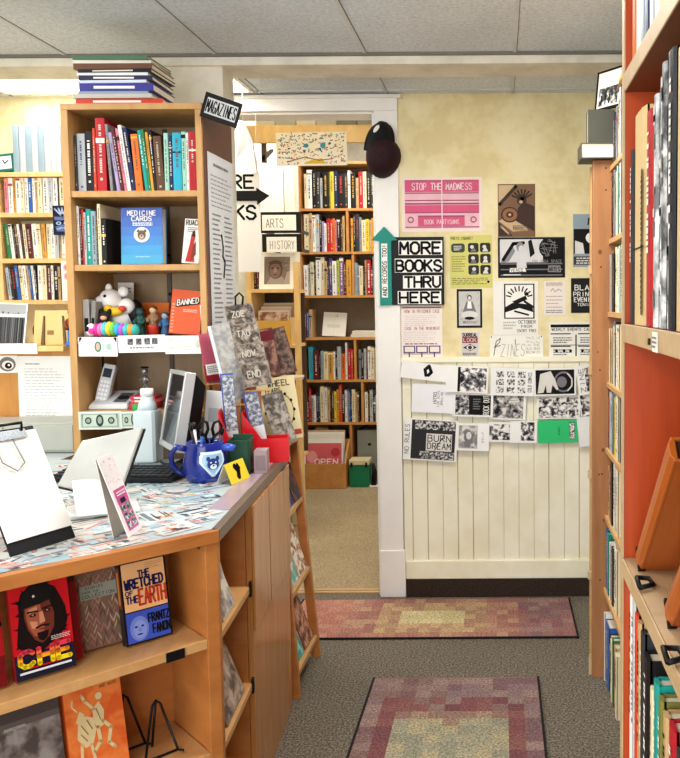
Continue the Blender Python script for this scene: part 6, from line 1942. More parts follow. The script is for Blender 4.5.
# ================================================================ ON THE COUNTER
# clipboard
BL, BR = ray_z(11, 557, ZC+.006), ray_z(76, 537, ZC+.006)
TL = perp(BR, BL, 33, 425, 1.7, 2.4) + (BL-BR)
M, w, h = frame(BL, BR, TL)
e = empty('clipboard', 'black clipboard holding white forms, leaning back on the counter', 'clipboard')
e.matrix_world = M
MB().box(-w/2, w/2, 0, .005, 0, h, col('#1a1b20', .4)).build('board', e, bevel=.002)
MB().box(-w/2+.002, w/2-.002, -.006, -.0005, .03, h-.012, M_PAPER).build('paper_pad', e)
a = MB(); a.T = Matrix.Translation((0, -.006, 0))
a.lines(-w*.4, h*.18, w*.42, h*.72, 12, col('#d3dae0'), 0, fill=.12)
a.build('form_print', e)
MB().box(-w*.3, w*.3, -.012, -.0065, h-.03, h-.008, col('#9aa3ad', .25, .05, .8)).tube([(-w*.25, -.012, h-.012), (-w*.25, -.02, h+.004), (w*.25, -.02, h+.004), (w*.25, -.012, h-.012)], .0035, M_BLKMET).build('clip', e)
MB().tube([(-w*.22, -.013, h-.03), (-w*.2, -.012, h*.72), (-w*.02, -.011, h*.63), (w*.12, -.011, h*.69), (w*.08, -.012, h*.82), (w*.06, -.013, h-.03)], .0014, col('#8d9298', .3, .05, .8), 6).build('wire_loop', e)
MB().tube([(-w*.45, -.016, h-.05), (-w*.28, -.020, h-.01), (-w*.1, -.018, h+.075)], .002, col('#d9b98a'), 6).build('pen_string', e)
MB().tube([(-w*.45, -.016, h-.065), (-w*.38, -.018, h-.028)], .005, col('#2f6cb0', .3), 8).build('pen', e)
zc_ = (M @ Vector((0, .005, h*.75)))
MB().add([tuple(M.inverted() @ p) for p in (zc_+Vector((-.05, 0, 0)), zc_+Vector((.0, .05, 0)), Vector((zc_.x-.14, zc_.y+.10, ZC+.001)), Vector((zc_.x-.19, zc_.y+.05, ZC+.001)))] +
         [tuple(M.inverted() @ (p+Vector((-.004, .004, 0)))) for p in (zc_+Vector((-.05, 0, 0)), zc_+Vector((.0, .05, 0)), Vector((zc_.x-.14, zc_.y+.10, ZC+.001)), Vector((zc_.x-.19, zc_.y+.05, ZC+.001)))],
         [(0, 1, 2, 3), (7, 6, 5, 4), (0, 4, 5, 1), (1, 5, 6, 2), (2, 6, 7, 3), (3, 7, 4, 0)], M_BLACK).build('prop', e)

# pink tent card
BL, BR = ray_z(129, 538, ZC+.001), ray_z(142, 528, ZC+.001)
TL = perp(BL, BR, 97, 459, 1.7, 2.3)
M, w, h = frame(BL, BR, TL)
e = empty('tent_card', 'white and pink tent card standing before the silver screen', 'card')
e.matrix_world = M
MB().box(-w/2, w/2, 0, .002, 0, h, col('#f1ecf0', .5)).build('front_leaf', e)
bk = M.inverted()
q0 = M @ Vector((-w/2, .003, h)); q1 = M @ Vector((w/2, .003, h))
ba, bb_ = (Vector(((q0.x*.5+BL.x*.5), q0.y*.5+BL.y*.5, ZC+.001)), Vector(((q1.x*.5+BR.x*.5), q1.y*.5+BR.y*.5, ZC+.001)))
MB().hexa([tuple(bk @ p) for p in (q0, q1, bb_, ba)], [tuple(bk @ (p+Vector((-.002, 0, 0)))) for p in (q0, q1, bb_, ba)], col('#cfc8bb')).build('back_leaf', e)
a = MB()
pk = col('#cc62a8', .5)
a.rect(-w*.32, h*.06, w*.40, h*.58, pk, 0)
a.rect(-w*.34, h*.40, w*.42, h*.58, col('#c9529c', .5), 1)
rr = random.Random(5)
for k in range(22):
    a.disc(w*rr.uniform(-.42, .42), h*rr.uniform(.62, .96), w*.025, h*.008, col('#d9a9c8'), 1, 8)
for i in range(2):
    for j in range(3):
        a.blobs(-w*.26+w*.34*i, h*(.09+.105*j), -w*.26+w*.34*i+w*.24, h*(.17+.105*j), 4, [INK, col('#e8dfe6'), col('#2f8a6a')], 30+i*3+j, 2, .5)
a.rect(-w*.16, h*.40, w*.18, h*.46, INK, 3)
a.lines(-w*.26, h*.49, w*.34, h*.555, 2, M_PAPER, 4, ragged=0)
a.build('print', e)

# silver flat screen seen from behind
e = empty('flat_screen', 'silver flat screen seen from behind, leaning on a white stand', 'monitor')
BL, BR, TL = P(57, 485, 2.18), P(117, 499, 2.16), P(79, 440, 2.26)
M, w, h = frame(BL, BR, TL)
e.matrix_world = M
sg = col('#c9cbc9', .22, .08, .25)
d_ = P(142, 427, 1.0)-Vector((0, 0, EYE)); n_ = Vector((M[0][1], M[1][1], M[2][1]))
tr = M.inverted() @ (Vector((0, 0, EYE)) + d_*(n_.dot(M.translation-Vector((0, 0, EYE)))/n_.dot(d_)))
MB().hexa([(-w/2, 0, 0), (w/2, 0, 0), (tr.x, 0, tr.z), (-w/2, 0, h)], [(-w/2, .014, 0), (w/2, .014, 0), (tr.x, .014, tr.z), (-w/2, .014, h)], sg).build('rear_shell', e, bevel=.003)
MB().hexa([(-w/2-.003, .014, -.003), (w/2+.003, .014, -.003), (tr.x+.003, .014, tr.z+.003), (-w/2-.003, .014, h+.003)], [(-w/2-.003, .02, -.003), (w/2+.003, .02, -.003), (tr.x+.003, .02, tr.z+.003), (-w/2-.003, .02, h+.003)], col('#1c1d20', .3)).build('front_bezel', e)
iv = M.inverted()
n0 = M @ Vector((-w*.05, -.002, h*.25)); f0 = ray_z(88, 519, ZC+.004)
st = [n0+Vector((-.045, -.01, 0)), n0+Vector((.045, .03, 0)), Vector((f0.x+.07, f0.y+.05, ZC+.012)), Vector((f0.x-.03, f0.y, ZC+.012))]
MB().hexa([tuple(iv @ p) for p in st], [tuple(iv @ (p+Vector((.006, -.010, 0)))) for p in st], col('#e6e7e4', .2)).build('stand_neck', e, bevel=.003)
ft = [Vector((f0.x-.05, f0.y-.01, 0)), Vector((f0.x+.10, f0.y+.08, 0)), Vector((f0.x+.04, f0.y+.19, 0)), Vector((f0.x-.11, f0.y+.10, 0))]
MB().hexa([tuple(iv @ Vector((p.x, p.y, ZC+.001))) for p in ft], [tuple(iv @ Vector((p.x, p.y, ZC+.014))) for p in ft], col('#eceeec', .2)).build('stand_foot', e, bevel=.004)
# keyboard
p = ray_z(143, 478, ZC)
e = empty('keyboard', 'black computer keyboard lying behind the pink tent card', 'keyboard', (p.x-.07, p.y, ZC+.001), (0, 0, R(-4)))
MB().add([(-.2, -.07, 0), (.2, -.07, 0), (.2, .07, 0), (-.2, .07, 0), (-.2, -.07, .014), (.2, -.07, .014), (.2, .07, .03), (-.2, .07, .03)], [(3, 2, 1, 0), (4, 5, 6, 7), (0, 1, 5, 4), (1, 2, 6, 5), (2, 3, 7, 6), (3, 0, 4, 7)], col('#17191d', .4)).build('case', e, bevel=.003)
b = MB()
for i in range(17):
    for j in range(5):
        x0, y0 = -.19+.0225*i, -.058+.0235*j
        z0 = .014+(y0+.07)/.14*.016
        b.box(x0, x0+.019, y0, y0+.02, z0+.001, z0+.007, col('#2a2e34', .45))
b.build('keys', e)
p = ray_z(178, 491, ZC)
o = MB().lathe([(.03, 0), (.034, .003), (.034, .006), (.028, .007), (.0, .005)], col('#b9bdbf', .25), 26).build('coaster', loc=(p.x, p.y, ZC+.0005)); tag(o, 'round pale grey coaster in front of the blue mug', 'coaster')
p = ray_z(165, 466, ZC)
o = MB().tube([(p.x-.03, p.y+.04, ZC+.006), (p.x, p.y, ZC+.006), (p.x+.06, p.y-.01, ZC+.006)], .0045, M_BLACK, 8).build('cable'); tag(o, 'black cable curling between keyboard and blue mug', 'cable')

# blue crested mug with pens and scissors
p = ray_z(199, 484, ZC)
e = empty('ceramic_mug', 'cobalt blue stoneware mug with a pale bear crest holding pens', 'mug', (p.x, p.y+.06, ZC+.0005))
cob = col('#1d2f8a', .15, .25)
MB().lathe([(.052, 0), (.058, .004), (.066, .03), (.067, .06), (.062, .09), (.055, .108), (.057, .122), (.054, .124), (.050, .110), (.056, .06), (.05, .01), (0, .008)], cob, 40).build('body', e)
MB().tube([(-.055, -.01, .10), (-.085, -.016, .108), (-.103, -.018, .085), (-.10, -.016, .05), (-.08, -.012, .026), (-.060, -.008, .022)], .010, cob, 12).build('handle', e)
MB().tube([(.050, .0, .100), (.075, .0, .104), (.094, -.0, .100)], .010, col('#3a56b8', .15, .2), 12, [.012, .013, .011]).build('lug', e)
def crest(b, c0, halfw, v0, v1, m, rad, shape):
    n = 22
    vs, fs = [], []
    for i in range(n+1):
        for j in range(n+1):
            v = v0+(v1-v0)*j/n
            hw = shape(j/n)*halfw
            th = c0+(-1+2*i/n)*hw
            rr_ = rad(v)
            vs.append((rr_*math.cos(th), rr_*math.sin(th), v))
    for i in range(n):
        for j in range(n):
            q = i*(n+1)+j
            fs.append((q, q+n+1, q+n+2, q+1))
    b.add(vs, fs, m, None, True)
rad = lambda q: (lambda v: (.058+(.066-.058)*(v-.004)/.026 if v < .03 else .066+.001*(v-.03)/.03 if v < .06 else .067-.005*(v-.06)/.03 if v < .09 else .062-.007*(v-.09)/.018) + q)
shl = lambda t: min(1, .12+1.5*t) if t < .6 else 1.0 if t < .9 else .92
b = MB()
crest(b, R(-50), .62, .02, .098, col('#cfe0ea', .2), rad(.0010), shl)
crest(b, R(-50), .50, .03, .090, col('#8fb6d2', .2), rad(.0017), shl)
rnd_ = lambda t: math.sqrt(max(.02, 1-(2*t-1)**2))
nvb = col('#2a3a7c', .2)
crest(b, R(-50), .27, .042, .078, nvb, rad(.0024), rnd_)
crest(b, R(-50)-.22, .09, .070, .084, nvb, rad(.0024), rnd_)
crest(b, R(-50)+.22, .09, .070, .084, nvb, rad(.0024), rnd_)
crest(b, R(-50), .15, .044, .060, col('#cfdfe8', .2), rad(.0030), rnd_)
crest(b, R(-50)-.11, .035, .063, .068, col('#cfdfe8', .2), rad(.0030), rnd_)
crest(b, R(-50)+.11, .035, .063, .068, col('#cfdfe8', .2), rad(.0030), rnd_)
crest(b, R(-50), .05, .053, .058, nvb, rad(.0036), rnd_)
b.build('crest_print', e)
def pen(label, x, y, rx, ry, c, L, name='pen'):
    o = MB().tube([(0, 0, 0), (0, 0, L*.86)], .0045, col(c, .3), 8).tube([(0, 0, L*.86), (0, 0, L)], .0055, col('#1a1a1c', .3), 8).build(name)
    o.matrix_world = at((e.location.x+x, e.location.y+y, e.location.z+.016), rx, ry)
    tag(o, label, 'pen', 'pens in the blue mug')
pen('black pen tilting toward the monitor from the blue mug', -.015, 0, 4, -9, '#202226', .17)
pen('blue pen standing upright in the blue mug', -.005, -.018, 3, 2, '#2f5f9e', .15)
pen('white pen at the rear of the blue mug', -.030, .018, -4, -5, '#dfe2e4', .165)
pen('dark grey marker leaning to the green box from the mug', .022, .01, -3, 12, '#3a3c42', .15)
s = empty('scissors', 'black handled scissors standing handles up in the blue mug', 'scissors')
s.matrix_world = at((e.location.x+.008, e.location.y-.01, e.location.z+.02), 4, 5, 20)
MB().hexa([(-.006, 0, 0), (.004, 0, 0), (.008, 0, .10), (-.008, 0, .10)], [(-.006, .003, 0), (.004, .003, 0), (.008, .003, .10), (-.008, .003, .10)], col('#b9bcc0', .2, .05, .8)).build('blade', s)
for sg_ in (-1, 1):
    MB().tube([(sg_*.004, 0, .10), (sg_*.012, 0, .12), (sg_*.028, 0, .135), (sg_*.034, 0, .155), (sg_*.024, 0, .172), (sg_*.010, 0, .165), (sg_*.006, 0, .145), (sg_*.012, 0, .125)], .0048, M_BLACK, 8).build('finger_loop', s)

# black LCD monitor seen side on
BL, BR, TL = P(160, 444, 2.80), P(175, 453, 2.60), P(169, 368.5, 2.86)
M, w, h = frame(BL, BR, TL)
e = empty('lcd_monitor', 'black LCD monitor with silver bezel turned toward the clerk', 'monitor')
e.matrix_world = M
sil = col('#c3c6c8', .25, .05, .3)
b = MB().box(-w/2, -w/2+.014, -.004, .03, 0, h, sil).box(w/2-.014, w/2, -.004, .03, 0, h, sil).box(-w/2+.014, w/2-.014, -.004, .03, 0, .02, sil).box(-w/2+.014, w/2-.014, -.004, .03, h-.014, h, sil)
b.build('bezel_frame', e, bevel=.002)
MB().box(-w/2+.014, w/2-.014, 0, .004, .02, h-.014, col('#2a2c30', .08)).build('screen', e)
MB().hexa([(-w/2+.004, .03, .004), (w/2, .03, .004), (w/2, .03, h-.003), (-w/2+.004, .03, h-.003)], [(-w/2+.05, .075, .04), (w/2-.03, .075, .04), (w/2-.03, .075, h-.04), (-w/2+.05, .075, h-.04)], M_BLACK).build('rear_shell', e, bevel=.004)
iv = M.inverted()
pc = M @ Vector((0, .07, h*.35))
MB().tube([tuple(iv @ pc), tuple(iv @ (pc+Vector((.01, .0, -.02)))), tuple(iv @ Vector((pc.x+.01, pc.y, ZC+.02)))], .018, M_BLACK, 10).build('stand_neck', e)
MB().hexa([tuple(iv @ Vector((pc.x+.0+dx, pc.y+dy, ZC+.001))) for dx, dy in ((-.055, -.06), (.055, -.06), (.055, .06), (-.055, .06))], [tuple(iv @ Vector((pc.x+.0+dx, pc.y+dy, ZC+.02))) for dx, dy in ((-.05, -.055), (.05, -.055), (.05, .055), (-.05, .055))], M_BLACK).build('stand_foot', e, bevel=.004)
# pale plastic jug between banknotes and monitor
p = P(149, 462, 2.82)
e = empty('plastic_jug', 'pale bluish plastic jug with a white cap beside the LCD monitor', 'jug', (p.x, 2.822, ZC+.0005), group=None)
pj = col('#d3e2e8', .3, .03)
MB().prism([(-.038, -.03), (-.03, -.038), (.03, -.038), (.038, -.03), (.038, .03), (.03, .038), (-.03, .038), (-.038, .03)], 0, .185, pj).build('body', e, bevel=.008, seg=3)
MB().lathe([(.034, .184), (.028, .21), (.02, .225), (.018, .24)], pj, 20).build('neck', e)
MB().lathe([(.022, .235), (.022, .26), (.0, .261)], M_PAPER, 18).build('cap', e)
o = MB().lathe([(.03, 0), (.032, .003), (.032, .085), (.027, .095), (.012, .1), (.012, .115), (0, .116)], M_PAPER, 20).build('lotion_bottle', loc=(P(178, 411, TY+.08).x, TY+.08, PZ)); tag(o, 'white round bottle on the phone shelf behind the LCD monitor', 'bottle')
# letters standing behind the monitor
for i, (x, top, ry, c, lab) in enumerate(((208, 392, 5, '#e9eaec', 'white envelope standing upright behind the LCD monitor'), (223, 412, -6, '#d9a3ae', 'pink edged envelope leaning behind the blue mug'))):
    q = P(x, top, 2.815)
    sheet('envelope', lab, 'envelope', .062, q.z-ZC, at((q.x, 2.815+.014*i, ZC+.001), rx=-3, ry=ry), c, .003, (lambda a, w, h: a.rect(-w*.3, h*.55, w*.3, h*.75, col('#bfc4c8'), 0)))
# green card box, grey eraser block
p = ray_z(232, 476, ZC)
e = empty('card_file', 'dark green card file box beside the blue mug', 'box', (p.x+.018, p.y+.012, ZC+.0016), (0, 0, R(6)))
gr = col('#1d4632', .45)
hb_ = .112
MB().box(-.036, -.032, 0, .08, 0, hb_, gr).box(.032, .036, 0, .08, 0, hb_, gr).box(-.032, .032, 0, .004, 0, hb_, gr).box(-.032, .032, .076, .08, 0, hb_+.010, gr).box(-.032, .032, .004, .076, 0, .004, gr).build('body', e, bevel=.0015)
MB().box(-.029, .029, .02, .07, .005, hb_-.02, M_PAGE).build('index_cards', e)
p = ray_z(249.5, 478, ZC)
o = MB().box(-.02, .02, 0, .06, 0, .075, col('#a58f92', .5)).box(-.016, .016, -.001, 0, .01, .06, col('#8a7a80', .5)).build('memo_block', loc=(p.x+.018, p.y+.06, ZC+.0016), rot=(0, 0, R(8))); tag(o, 'greyish pink memo block between green box and red holder', 'block')
# yellow tent card
BL, BR = ray_z(232, 485, ZC+.0016), ray_z(250, 477, ZC+.0016)
TL = P(226, 465, 2.52)
M, w, h = frame(BL, BR, TL)
M, w, h = frame(BL, BR, BL+Vector((-.022, .015, .062)))
e = empty('price_card', 'little yellow tent card with a black figure on the counter edge', 'card')
e.matrix_world = M
MB().box(-w/2, w/2, 0, .0012, 0, h, col('#eed43a', .4)).build('front_leaf', e)
MB().hexa([(-w/2, .002, h), (w/2, .002, h), (w/2, .045, .022), (-w/2, .045, .022)], [(-w/2, .0035, h), (w/2, .0035, h), (w/2, .0465, .022), (-w/2, .0465, .022)], M_PAPER).build('back_leaf', e)
a = MB()
a.stroke([(-w*.05, h*.75), (w*.05, h*.5), (-w*.02, h*.25)], w*.18, INK, 0)
a.stroke([(w*.1, h*.8), (w*.15, h*.62)], w*.1, INK, 0)
a.build('print', e)

# ================================================================ MAGAZINE STAND AND RED HOLDERS AT THE COUNTER'S FAR END
RED = col('#d81722', .3, .05)
def holder(label, px, py, Y, rz, L, hb, hf, wd):
    p = P(px, py, Y)
    e = empty('magazine_holder', label, 'magazine file', (p.x, Y, ZC+.0018), (0, 0, R(rz)), 'red magazine holders on the counter')
    side = [(0, 0), (L, 0), (L, hf), (L*.42, hf), (0, hb)]
    for s_ in (-1, 1):
        MB().prism(side, -.0015, .0015, RED, Matrix.Translation((0, s_*(wd/2-.0015), 0)) @ Matrix.Rotation(R(90), 4, 'X')).build('side_panel', e)
    MB().box(L-.003, L, -wd/2+.003, wd/2-.003, 0, hf, RED).build('front_panel', e)
    MB().box(0, .003, -wd/2+.003, wd/2-.003, 0, hb, RED).build('back_panel', e)
    MB().box(.003, L-.003, -wd/2+.003, wd/2-.003, 0, .003, RED).build('bottom_panel', e)
    return e
h2 = holder('red magazine holder nearer the aisle edge, full of leaning magazines', 244, 455, 2.795, 12, .155, .18, .085, .085)
h1 = holder('red magazine holder behind the green card box', 221, 452, 2.695, 12, .075, .20, .11, .085)

ms_ = empty('magazine_stand', 'stepped birch stand holding magazines at the far end of the counter', 'stand', (-.93, 2.9, ZC))
def stand_mag(label, px, py, Y, top_py, w, rz, lean, c, draw, t=.005, ledge=True, ry=0, name='magazine', zb=None):
    """a magazine leaning on one step of the stand"""
    p = P(px, py, Y)
    if not ledge and Y > 2.94:
        p.z = .966 if zb is None else zb
    elif zb is not None:
        p.z = zb
    hgt = (P(px, top_py, Y).z-p.z)/math.cos(R(lean))
    M = at(p, rx=-lean, rz=rz, ry=ry)
    o = sheet(name, label, 'magazine', w, hgt, M, c, t, draw, group='magazines on the stepped stand', part='cover_print', rough=.3)
    if ledge:
        iv = Matrix.Translation(Vector((-ms_.location.x, -ms_.location.y, -ms_.location.z)))
        b = MB(); b.T = iv @ Matrix.Translation(p) @ Matrix.Rotation(R(rz), 4, 'Z')
        b.box(-w*.46, w*.46, -.003, .013, -.006-abs(math.sin(R(ry)))*w/2, -.001-abs(math.sin(R(ry)))*w/2, M_BIRCHX)
        b.box(-.010, .010, .002, .012, (ZC if Y < 2.91 else .965)+.003-p.z, -.007, M_BIRCH)
        b.build('step', ms_)
    return o
def d_mag(seed, cs, title=None, tc='#f1efea', band=None, bars=None):
    def f(a, w, h):
        a.blobs(-w*.48, h*.02, w*.48, h*.98, 24, [col(x, .3) for x in cs], seed, 0, .28)
        if band: a.rect(-w*.5, h*band[0], w*.5, h*band[1], col(band[2], .3), 2)
        if title: a.text(title, -w*.42, h*.84, w*.42, h*.94, col(tc), 3, 1.1)
        if bars: a.rect(-w*.5, 0, -w*.40, h, col(bars, .3), 3)
    return f
def d_pinkmag(a, w, h):
    a.rect(-w*.5, h*.0, w*.5, h*.34, col('#9a1f38', .3), 0)
    a.rect(-w*.42, h*.14, w*.42, h*.36, M_PAPER, 1)
    a.lines(-w*.36, h*.18, w*.36, h*.33, 4, GREYI, 2)
stand_mag('dusty pink magazine with white label box beside the bookcase side', 217, 382, 2.86, 334, .075, 38, 8, '#b5566a', d_pinkmag, ry=-5)
def d_gloss(a, w, h):
    a.rect(-w*.5, 0, -w*.36, h, col('#d9e2ea', .2), 0)
    a.blobs(-w*.34, h*.02, w*.48, h*.98, 16, [col(c, .2) for c in ('#8d8f90', '#b0b1af', '#a19d98')], 55, 0, .35)
stand_mag('tall glossy grey magazine with a pale spine leaning on the stand', 237, 402, 2.848, 325, .075, 30, 5, '#a5a5a3', d_gloss, ry=-11)
BLU = ['#3a4f9a', '#8fa0b8', '#d9dde4', '#4a5a86', '#23305a']
stand_mag('blue edged magazine standing in the red holder behind the green box', 234.5, 440, 2.690, 374, .042, 12, 3, '#3a4f9a', d_mag(21, ['#8a8f98', '#c4c8ce', '#5e6470'], None, band=(.02, .38, '#c9ccd2'), bars='#2a3f9a'), ledge=False, ry=-4, zb=ZC+.0055)
stand_mag('blue edged magazine standing in the nearer red holder', 263, 438, 2.79, 393, .05, 12, 5, '#3a4f9a', d_mag(22, ['#7c828c', '#b4bac4', '#4e5562'], None, band=(.02, .5, '#d3d5d9'), bars='#2a3f9a'), ledge=False, ry=-10, zb=ZC+.0055)
for i, (top, bot, lab) in enumerate(((306, 326, 'topmost'), (325, 346, 'second highest'), (345, 366, 'third'), (364, 388, 'lowest'))):
    def d_tier(a, w, h, i=i):
        a.blobs(-w*.47, h*.04, w*.47, h*.96, 14, [col(c, .4) for c in ('#5a524c', '#857a70', '#3f3935', '#a1978b', '#6d645c')], 70+i, 0, .3)
        a.text(['ZOE', 'TAO', 'NOW', 'END'][i], -w*.3, h*.38, w*.15, h*.66, col('#bdb6ab'), 2, 1.1)
    stand_mag(f'taupe booklet with pale letters, {lab} of the cascading four', 242+5.5*i, bot, 2.912-.018*i, top, .10, 30, 8, '#8a8078', d_tier, .005, True, ry=-7)
o = MB().tube([(-.012, 0, 0), (-.014, .004, .03), (0, .006, .044), (.014, .004, .03), (.012, 0, 0)], .004, M_BLKMET, 8).build('carry_loop', ms_)
o.location = P(239, 305, 2.905) - ms_.location
ZFL = P(282, 378, 3.2).z
BRN = ['#6a3f38', '#8c5e50', '#4a2f2c', '#a37a6a', '#5d4a44']
stand_mag('reddish brown magazine with a dark portrait behind the cascading four', 268, 379, 3.16, 331, .10, 20, 10, '#6f463e', d_mag(31, BRN, None, band=(.74, .95, '#6d1f2a')), ledge=False, ry=-8, zb=ZFL)
stand_mag('dark brown tweedy magazine leaning beside the reddish one', 285, 372, 3.205, 331, .10, 20, 10, '#54413a', d_mag(32, ['#4c3c35', '#6d564a', '#83695a', '#3a2d29'], None, bars='#7c4a3a'), ledge=False, ry=-14, zb=ZFL)
def d_wheel(a, w, h):
    yb = col('#a58a52', .4)
    a.disc(w*.02, h*.46, w*.36, h*.30, yb, 0, 26).disc(w*.02, h*.46, w*.33, h*.275, col('#e0d3a8', .4), 1, 26)
    for k in range(12):
        th = 2*PI*k/12
        a.disc(w*.02+w*.36*math.cos(th), h*.46+h*.30*math.sin(th), w*.035, h*.028, INK, 2, 8)
    a.disc(w*.02, h*.46, w*.2, h*.165, yb, 2, 20).disc(w*.02, h*.46, w*.12, h*.10, col('#5a4628', .4), 3, 18).disc(w*.02, h*.46, w*.05, h*.04, col('#e0d3a8', .4), 4, 14)
    a.text('WHEEL', -w*.2, h*.86, w*.36, h*.95, col('#4a4636'), 2, 1.0)
    a.text('YEARS', -w*.3, h*.76, w*.1, h*.83, col('#4a4636'), 2, 1.0)
    a.rect(w*.2, h*.06, w*.48, h*.14, col('#b8402a'), 2)
stand_mag('cream calendar cover with a round mandala wheel on the display rack', 284, 437, 3.10, 380, .15, 24, 9, '#dfd3a9', d_wheel, ledge=False, ry=-6)
def d_gph(a, w, h):
    a.blobs(-w*.48, h*.05, w*.48, h*.98, 18, [col(c, .3) for c in ('#75706a', '#9a948c', '#55504b', '#b3ada4')], 43, 0, .3)
stand_mag('grey photo magazine slanting before the mandala calendar', 287, 440, 3.02, 394, .08, 26, 9, '#8a857d', d_gph, ledge=False, ry=-14)
stand_mag('plain tan booklet standing between red holder and mandala calendar', 258, 432, 2.985, 392, .06, 26, 6, '#d6c09a', None, ledge=False, ry=-4)
stand_mag('plain cream backing card behind the tan booklet', 253, 420, 3.03, 388, .08, 26, 6, '#cfc6b0', None, ledge=False, ry=-8)

# ---- sloping display rack standing on the floor past the counter
NF_, FF_ = ray_z(299.5, 700, 0), ray_z(321, 655, 0)
NT_, FT_ = P(286, 540, NF_.y), P(297, 430, FF_.y)
def fx(z, far):
    a, c = (FF_, FT_) if far else (NF_, NT_)
    return a.x+(c.x-a.x)*z/c.z
rk = empty('display_rack', 'sloping birch magazine rack standing on the carpet past the counter', 'rack', (-.85, 3.15, 0))
rl = rk.location
def post(yn, far, ztop):
    pts = [(fx(0, far)-rl.x, 0), (fx(ztop, far)-rl.x, ztop), (fx(ztop, far)-rl.x-.035, ztop), (fx(0, far)-rl.x-.035, 0)]
    b = MB(); b.prism(pts, -.013, .013, M_BIRCH, Matrix.Translation((0, yn-rl.y, 0)) @ Matrix.Rotation(R(90), 4, 'X'))
    b.build('post', rk, bevel=.002)
    pts = [(-1.055-rl.x, 0), (-1.02-rl.x, 0), (-1.02-rl.x, .949), (-1.055-rl.x, .949)]
    b = MB(); b.prism(pts, -.013, .013, M_BIRCH, Matrix.Translation((0, yn-rl.y, 0)) @ Matrix.Rotation(R(90), 4, 'X'))
    b.build('rear_post', rk, bevel=.002)
post(NF_.y+.02, False, .949)
post(FF_.y-.01, True, 1.20)
for z in (.70, .40, .10):
    a0, a1 = fx(z, False), fx(z, True)
    b = MB()
    b.hexa([(a0-rl.x, 2.989-rl.y, z-.02), (a1-rl.x, 3.321-rl.y, z-.02), (a1-.2-rl.x, 3.321-rl.y, z-.02), (a0-.2-rl.x, 2.989-rl.y, z-.02)], [(a0-rl.x, 2.989-rl.y, z), (a1-rl.x, 3.321-rl.y, z), (a1-.2-rl.x, 3.321-rl.y, z), (a0-.2-rl.x, 2.989-rl.y, z)], M_BIRCHX)
    b.build('shelf', rk)
b = MB().box(-1.055-rl.x, fx(.95, False)-rl.x, 2.962-rl.y, 3.348-rl.y, .95, .965, M_BIRCHX)
b.build('top_ledge', rk)
MB().box(-1.019-rl.x, -1.005-rl.x, 2.99-rl.y, 3.32-rl.y, .03, .949, M_BIRCH).build('back_panel', rk)
fx0_, fx1_ = P(258, 380, 3.14).x-rl.x, P(303, 376, 3.24).x-rl.x
b = MB()
b.prism([(fx0_, 3.145-rl.y), (fx1_-.05, 3.145-rl.y), (fx1_, 3.24-rl.y), (fx1_-.02, 3.345-rl.y), (fx0_, 3.345-rl.y)], ZFL-.009, ZFL-.0005, M_PALE)
b.build('top_flap', rk)
MB().box(fx0_+.02, fx0_+.045, 3.31-rl.y, 3.335-rl.y, .966, ZFL-.0095, M_BIRCH).build('flap_post', rk)
MB().box(fx1_-.11, fx1_-.085, 3.31-rl.y, 3.335-rl.y, .966, ZFL-.0095, M_BIRCH).build('flap_post', rk)
def rack_mag(label, y, z, w, h, c, cs, seed, lean=18, off=.02):
    x = fx(z, False)-off
    M = at((x, y, z+.001), rx=-lean, rz=90)
    sheet('magazine', label, 'magazine', w, h, M, c, .005, d_mag(seed, cs), group='magazines on the sloping rack', part='cover_print', rough=.3)
rack_mag('dark blue magazine on the top shelf of the sloping rack', 3.10, .70, .17, .18, '#2f3568', ['#2a2f5c', '#4a4f8a', '#1d2145', '#6a6fa0'], 61)
rack_mag('black and maroon magazine beside the dark blue one on the rack', 3.25, .70, .11, .2, '#3a2528', ['#3a2528', '#6a3a3a', '#1f1718'], 62)
rack_mag('pale aqua magazine on the middle shelf of the sloping rack', 3.08, .40, .15, .2, '#a9cdc6', ['#8fc0b8', '#dfe6e2', '#5ea79e', '#e9ece8'], 63)
rack_mag('white and ochre magazine beside the aqua one on the rack', 3.24, .40, .13, .21, '#dcd5c4', ['#e6e0d4', '#b98a5a', '#7a5a44', '#efeae0'], 64)
rack_mag('teal green magazine on the lowest shelf of the sloping rack', 3.075, .10, .15, .19, '#4fa59a', ['#3f9a90', '#6fbab0', '#8accc2', '#2f7f78'], 65, 20)
rack_mag('brown leaf patterned magazine beside the teal one on the rack', 3.24, .10, .14, .22, '#8a5a44', ['#7a4a38', '#a8735a', '#5a3428', '#c39a80'], 66, 20)

# ================================================================ PINE BOOKCASE ALONG THE RIGHT WALL
NY = 3.12
PXF = .405                                # line of its shelf fronts near the floor; it leans back a little higher up
def pxf(z): return .401+.013*z
pb = empty('pine_bookcase', 'rough pine bookcase along the wall with a knotty end post', 'bookcase', (.55, 2.8, 0))
pl = pb.location
x0, x1 = P(592.5, 400, NY).x, .845
zt = P(600, 160, NY).z
YN = 1.62                                  # near end, hidden behind the orange bookcase
b = MB().box(x0-pl.x, x1-pl.x, NY-pl.y, NY+.03-pl.y, 0, zt, M_PINE)
b.build('end_post', pb, bevel=.003)
r = random.Random(6)
b = MB()
for (px, py, q) in ((600, 252, .009), (603, 450, .008), (604, 520, .007), (598, 352, .004)):
    p = P(px, py, NY-.0006)-pl
    b.add([(p.x+q*math.cos(2*PI*k/14)*.8, p.y, p.z+q*math.sin(2*PI*k/14)) for k in range(14)], [tuple(range(14))], col('#6d4426', .6))
for (px, py) in ((601, 267), (600, 370), (602, 474), (599, 474.5), (600, 580), (606, 190), (606, 168)):
    p = P(px, py, NY-.0006)-pl
    b.add([(p.x+.0035*math.cos(2*PI*k/10), p.y, p.z+.0035*math.sin(2*PI*k/10)) for k in range(10)], [tuple(range(10))], col('#35231a', .6))
b.build('knot_print', pb)
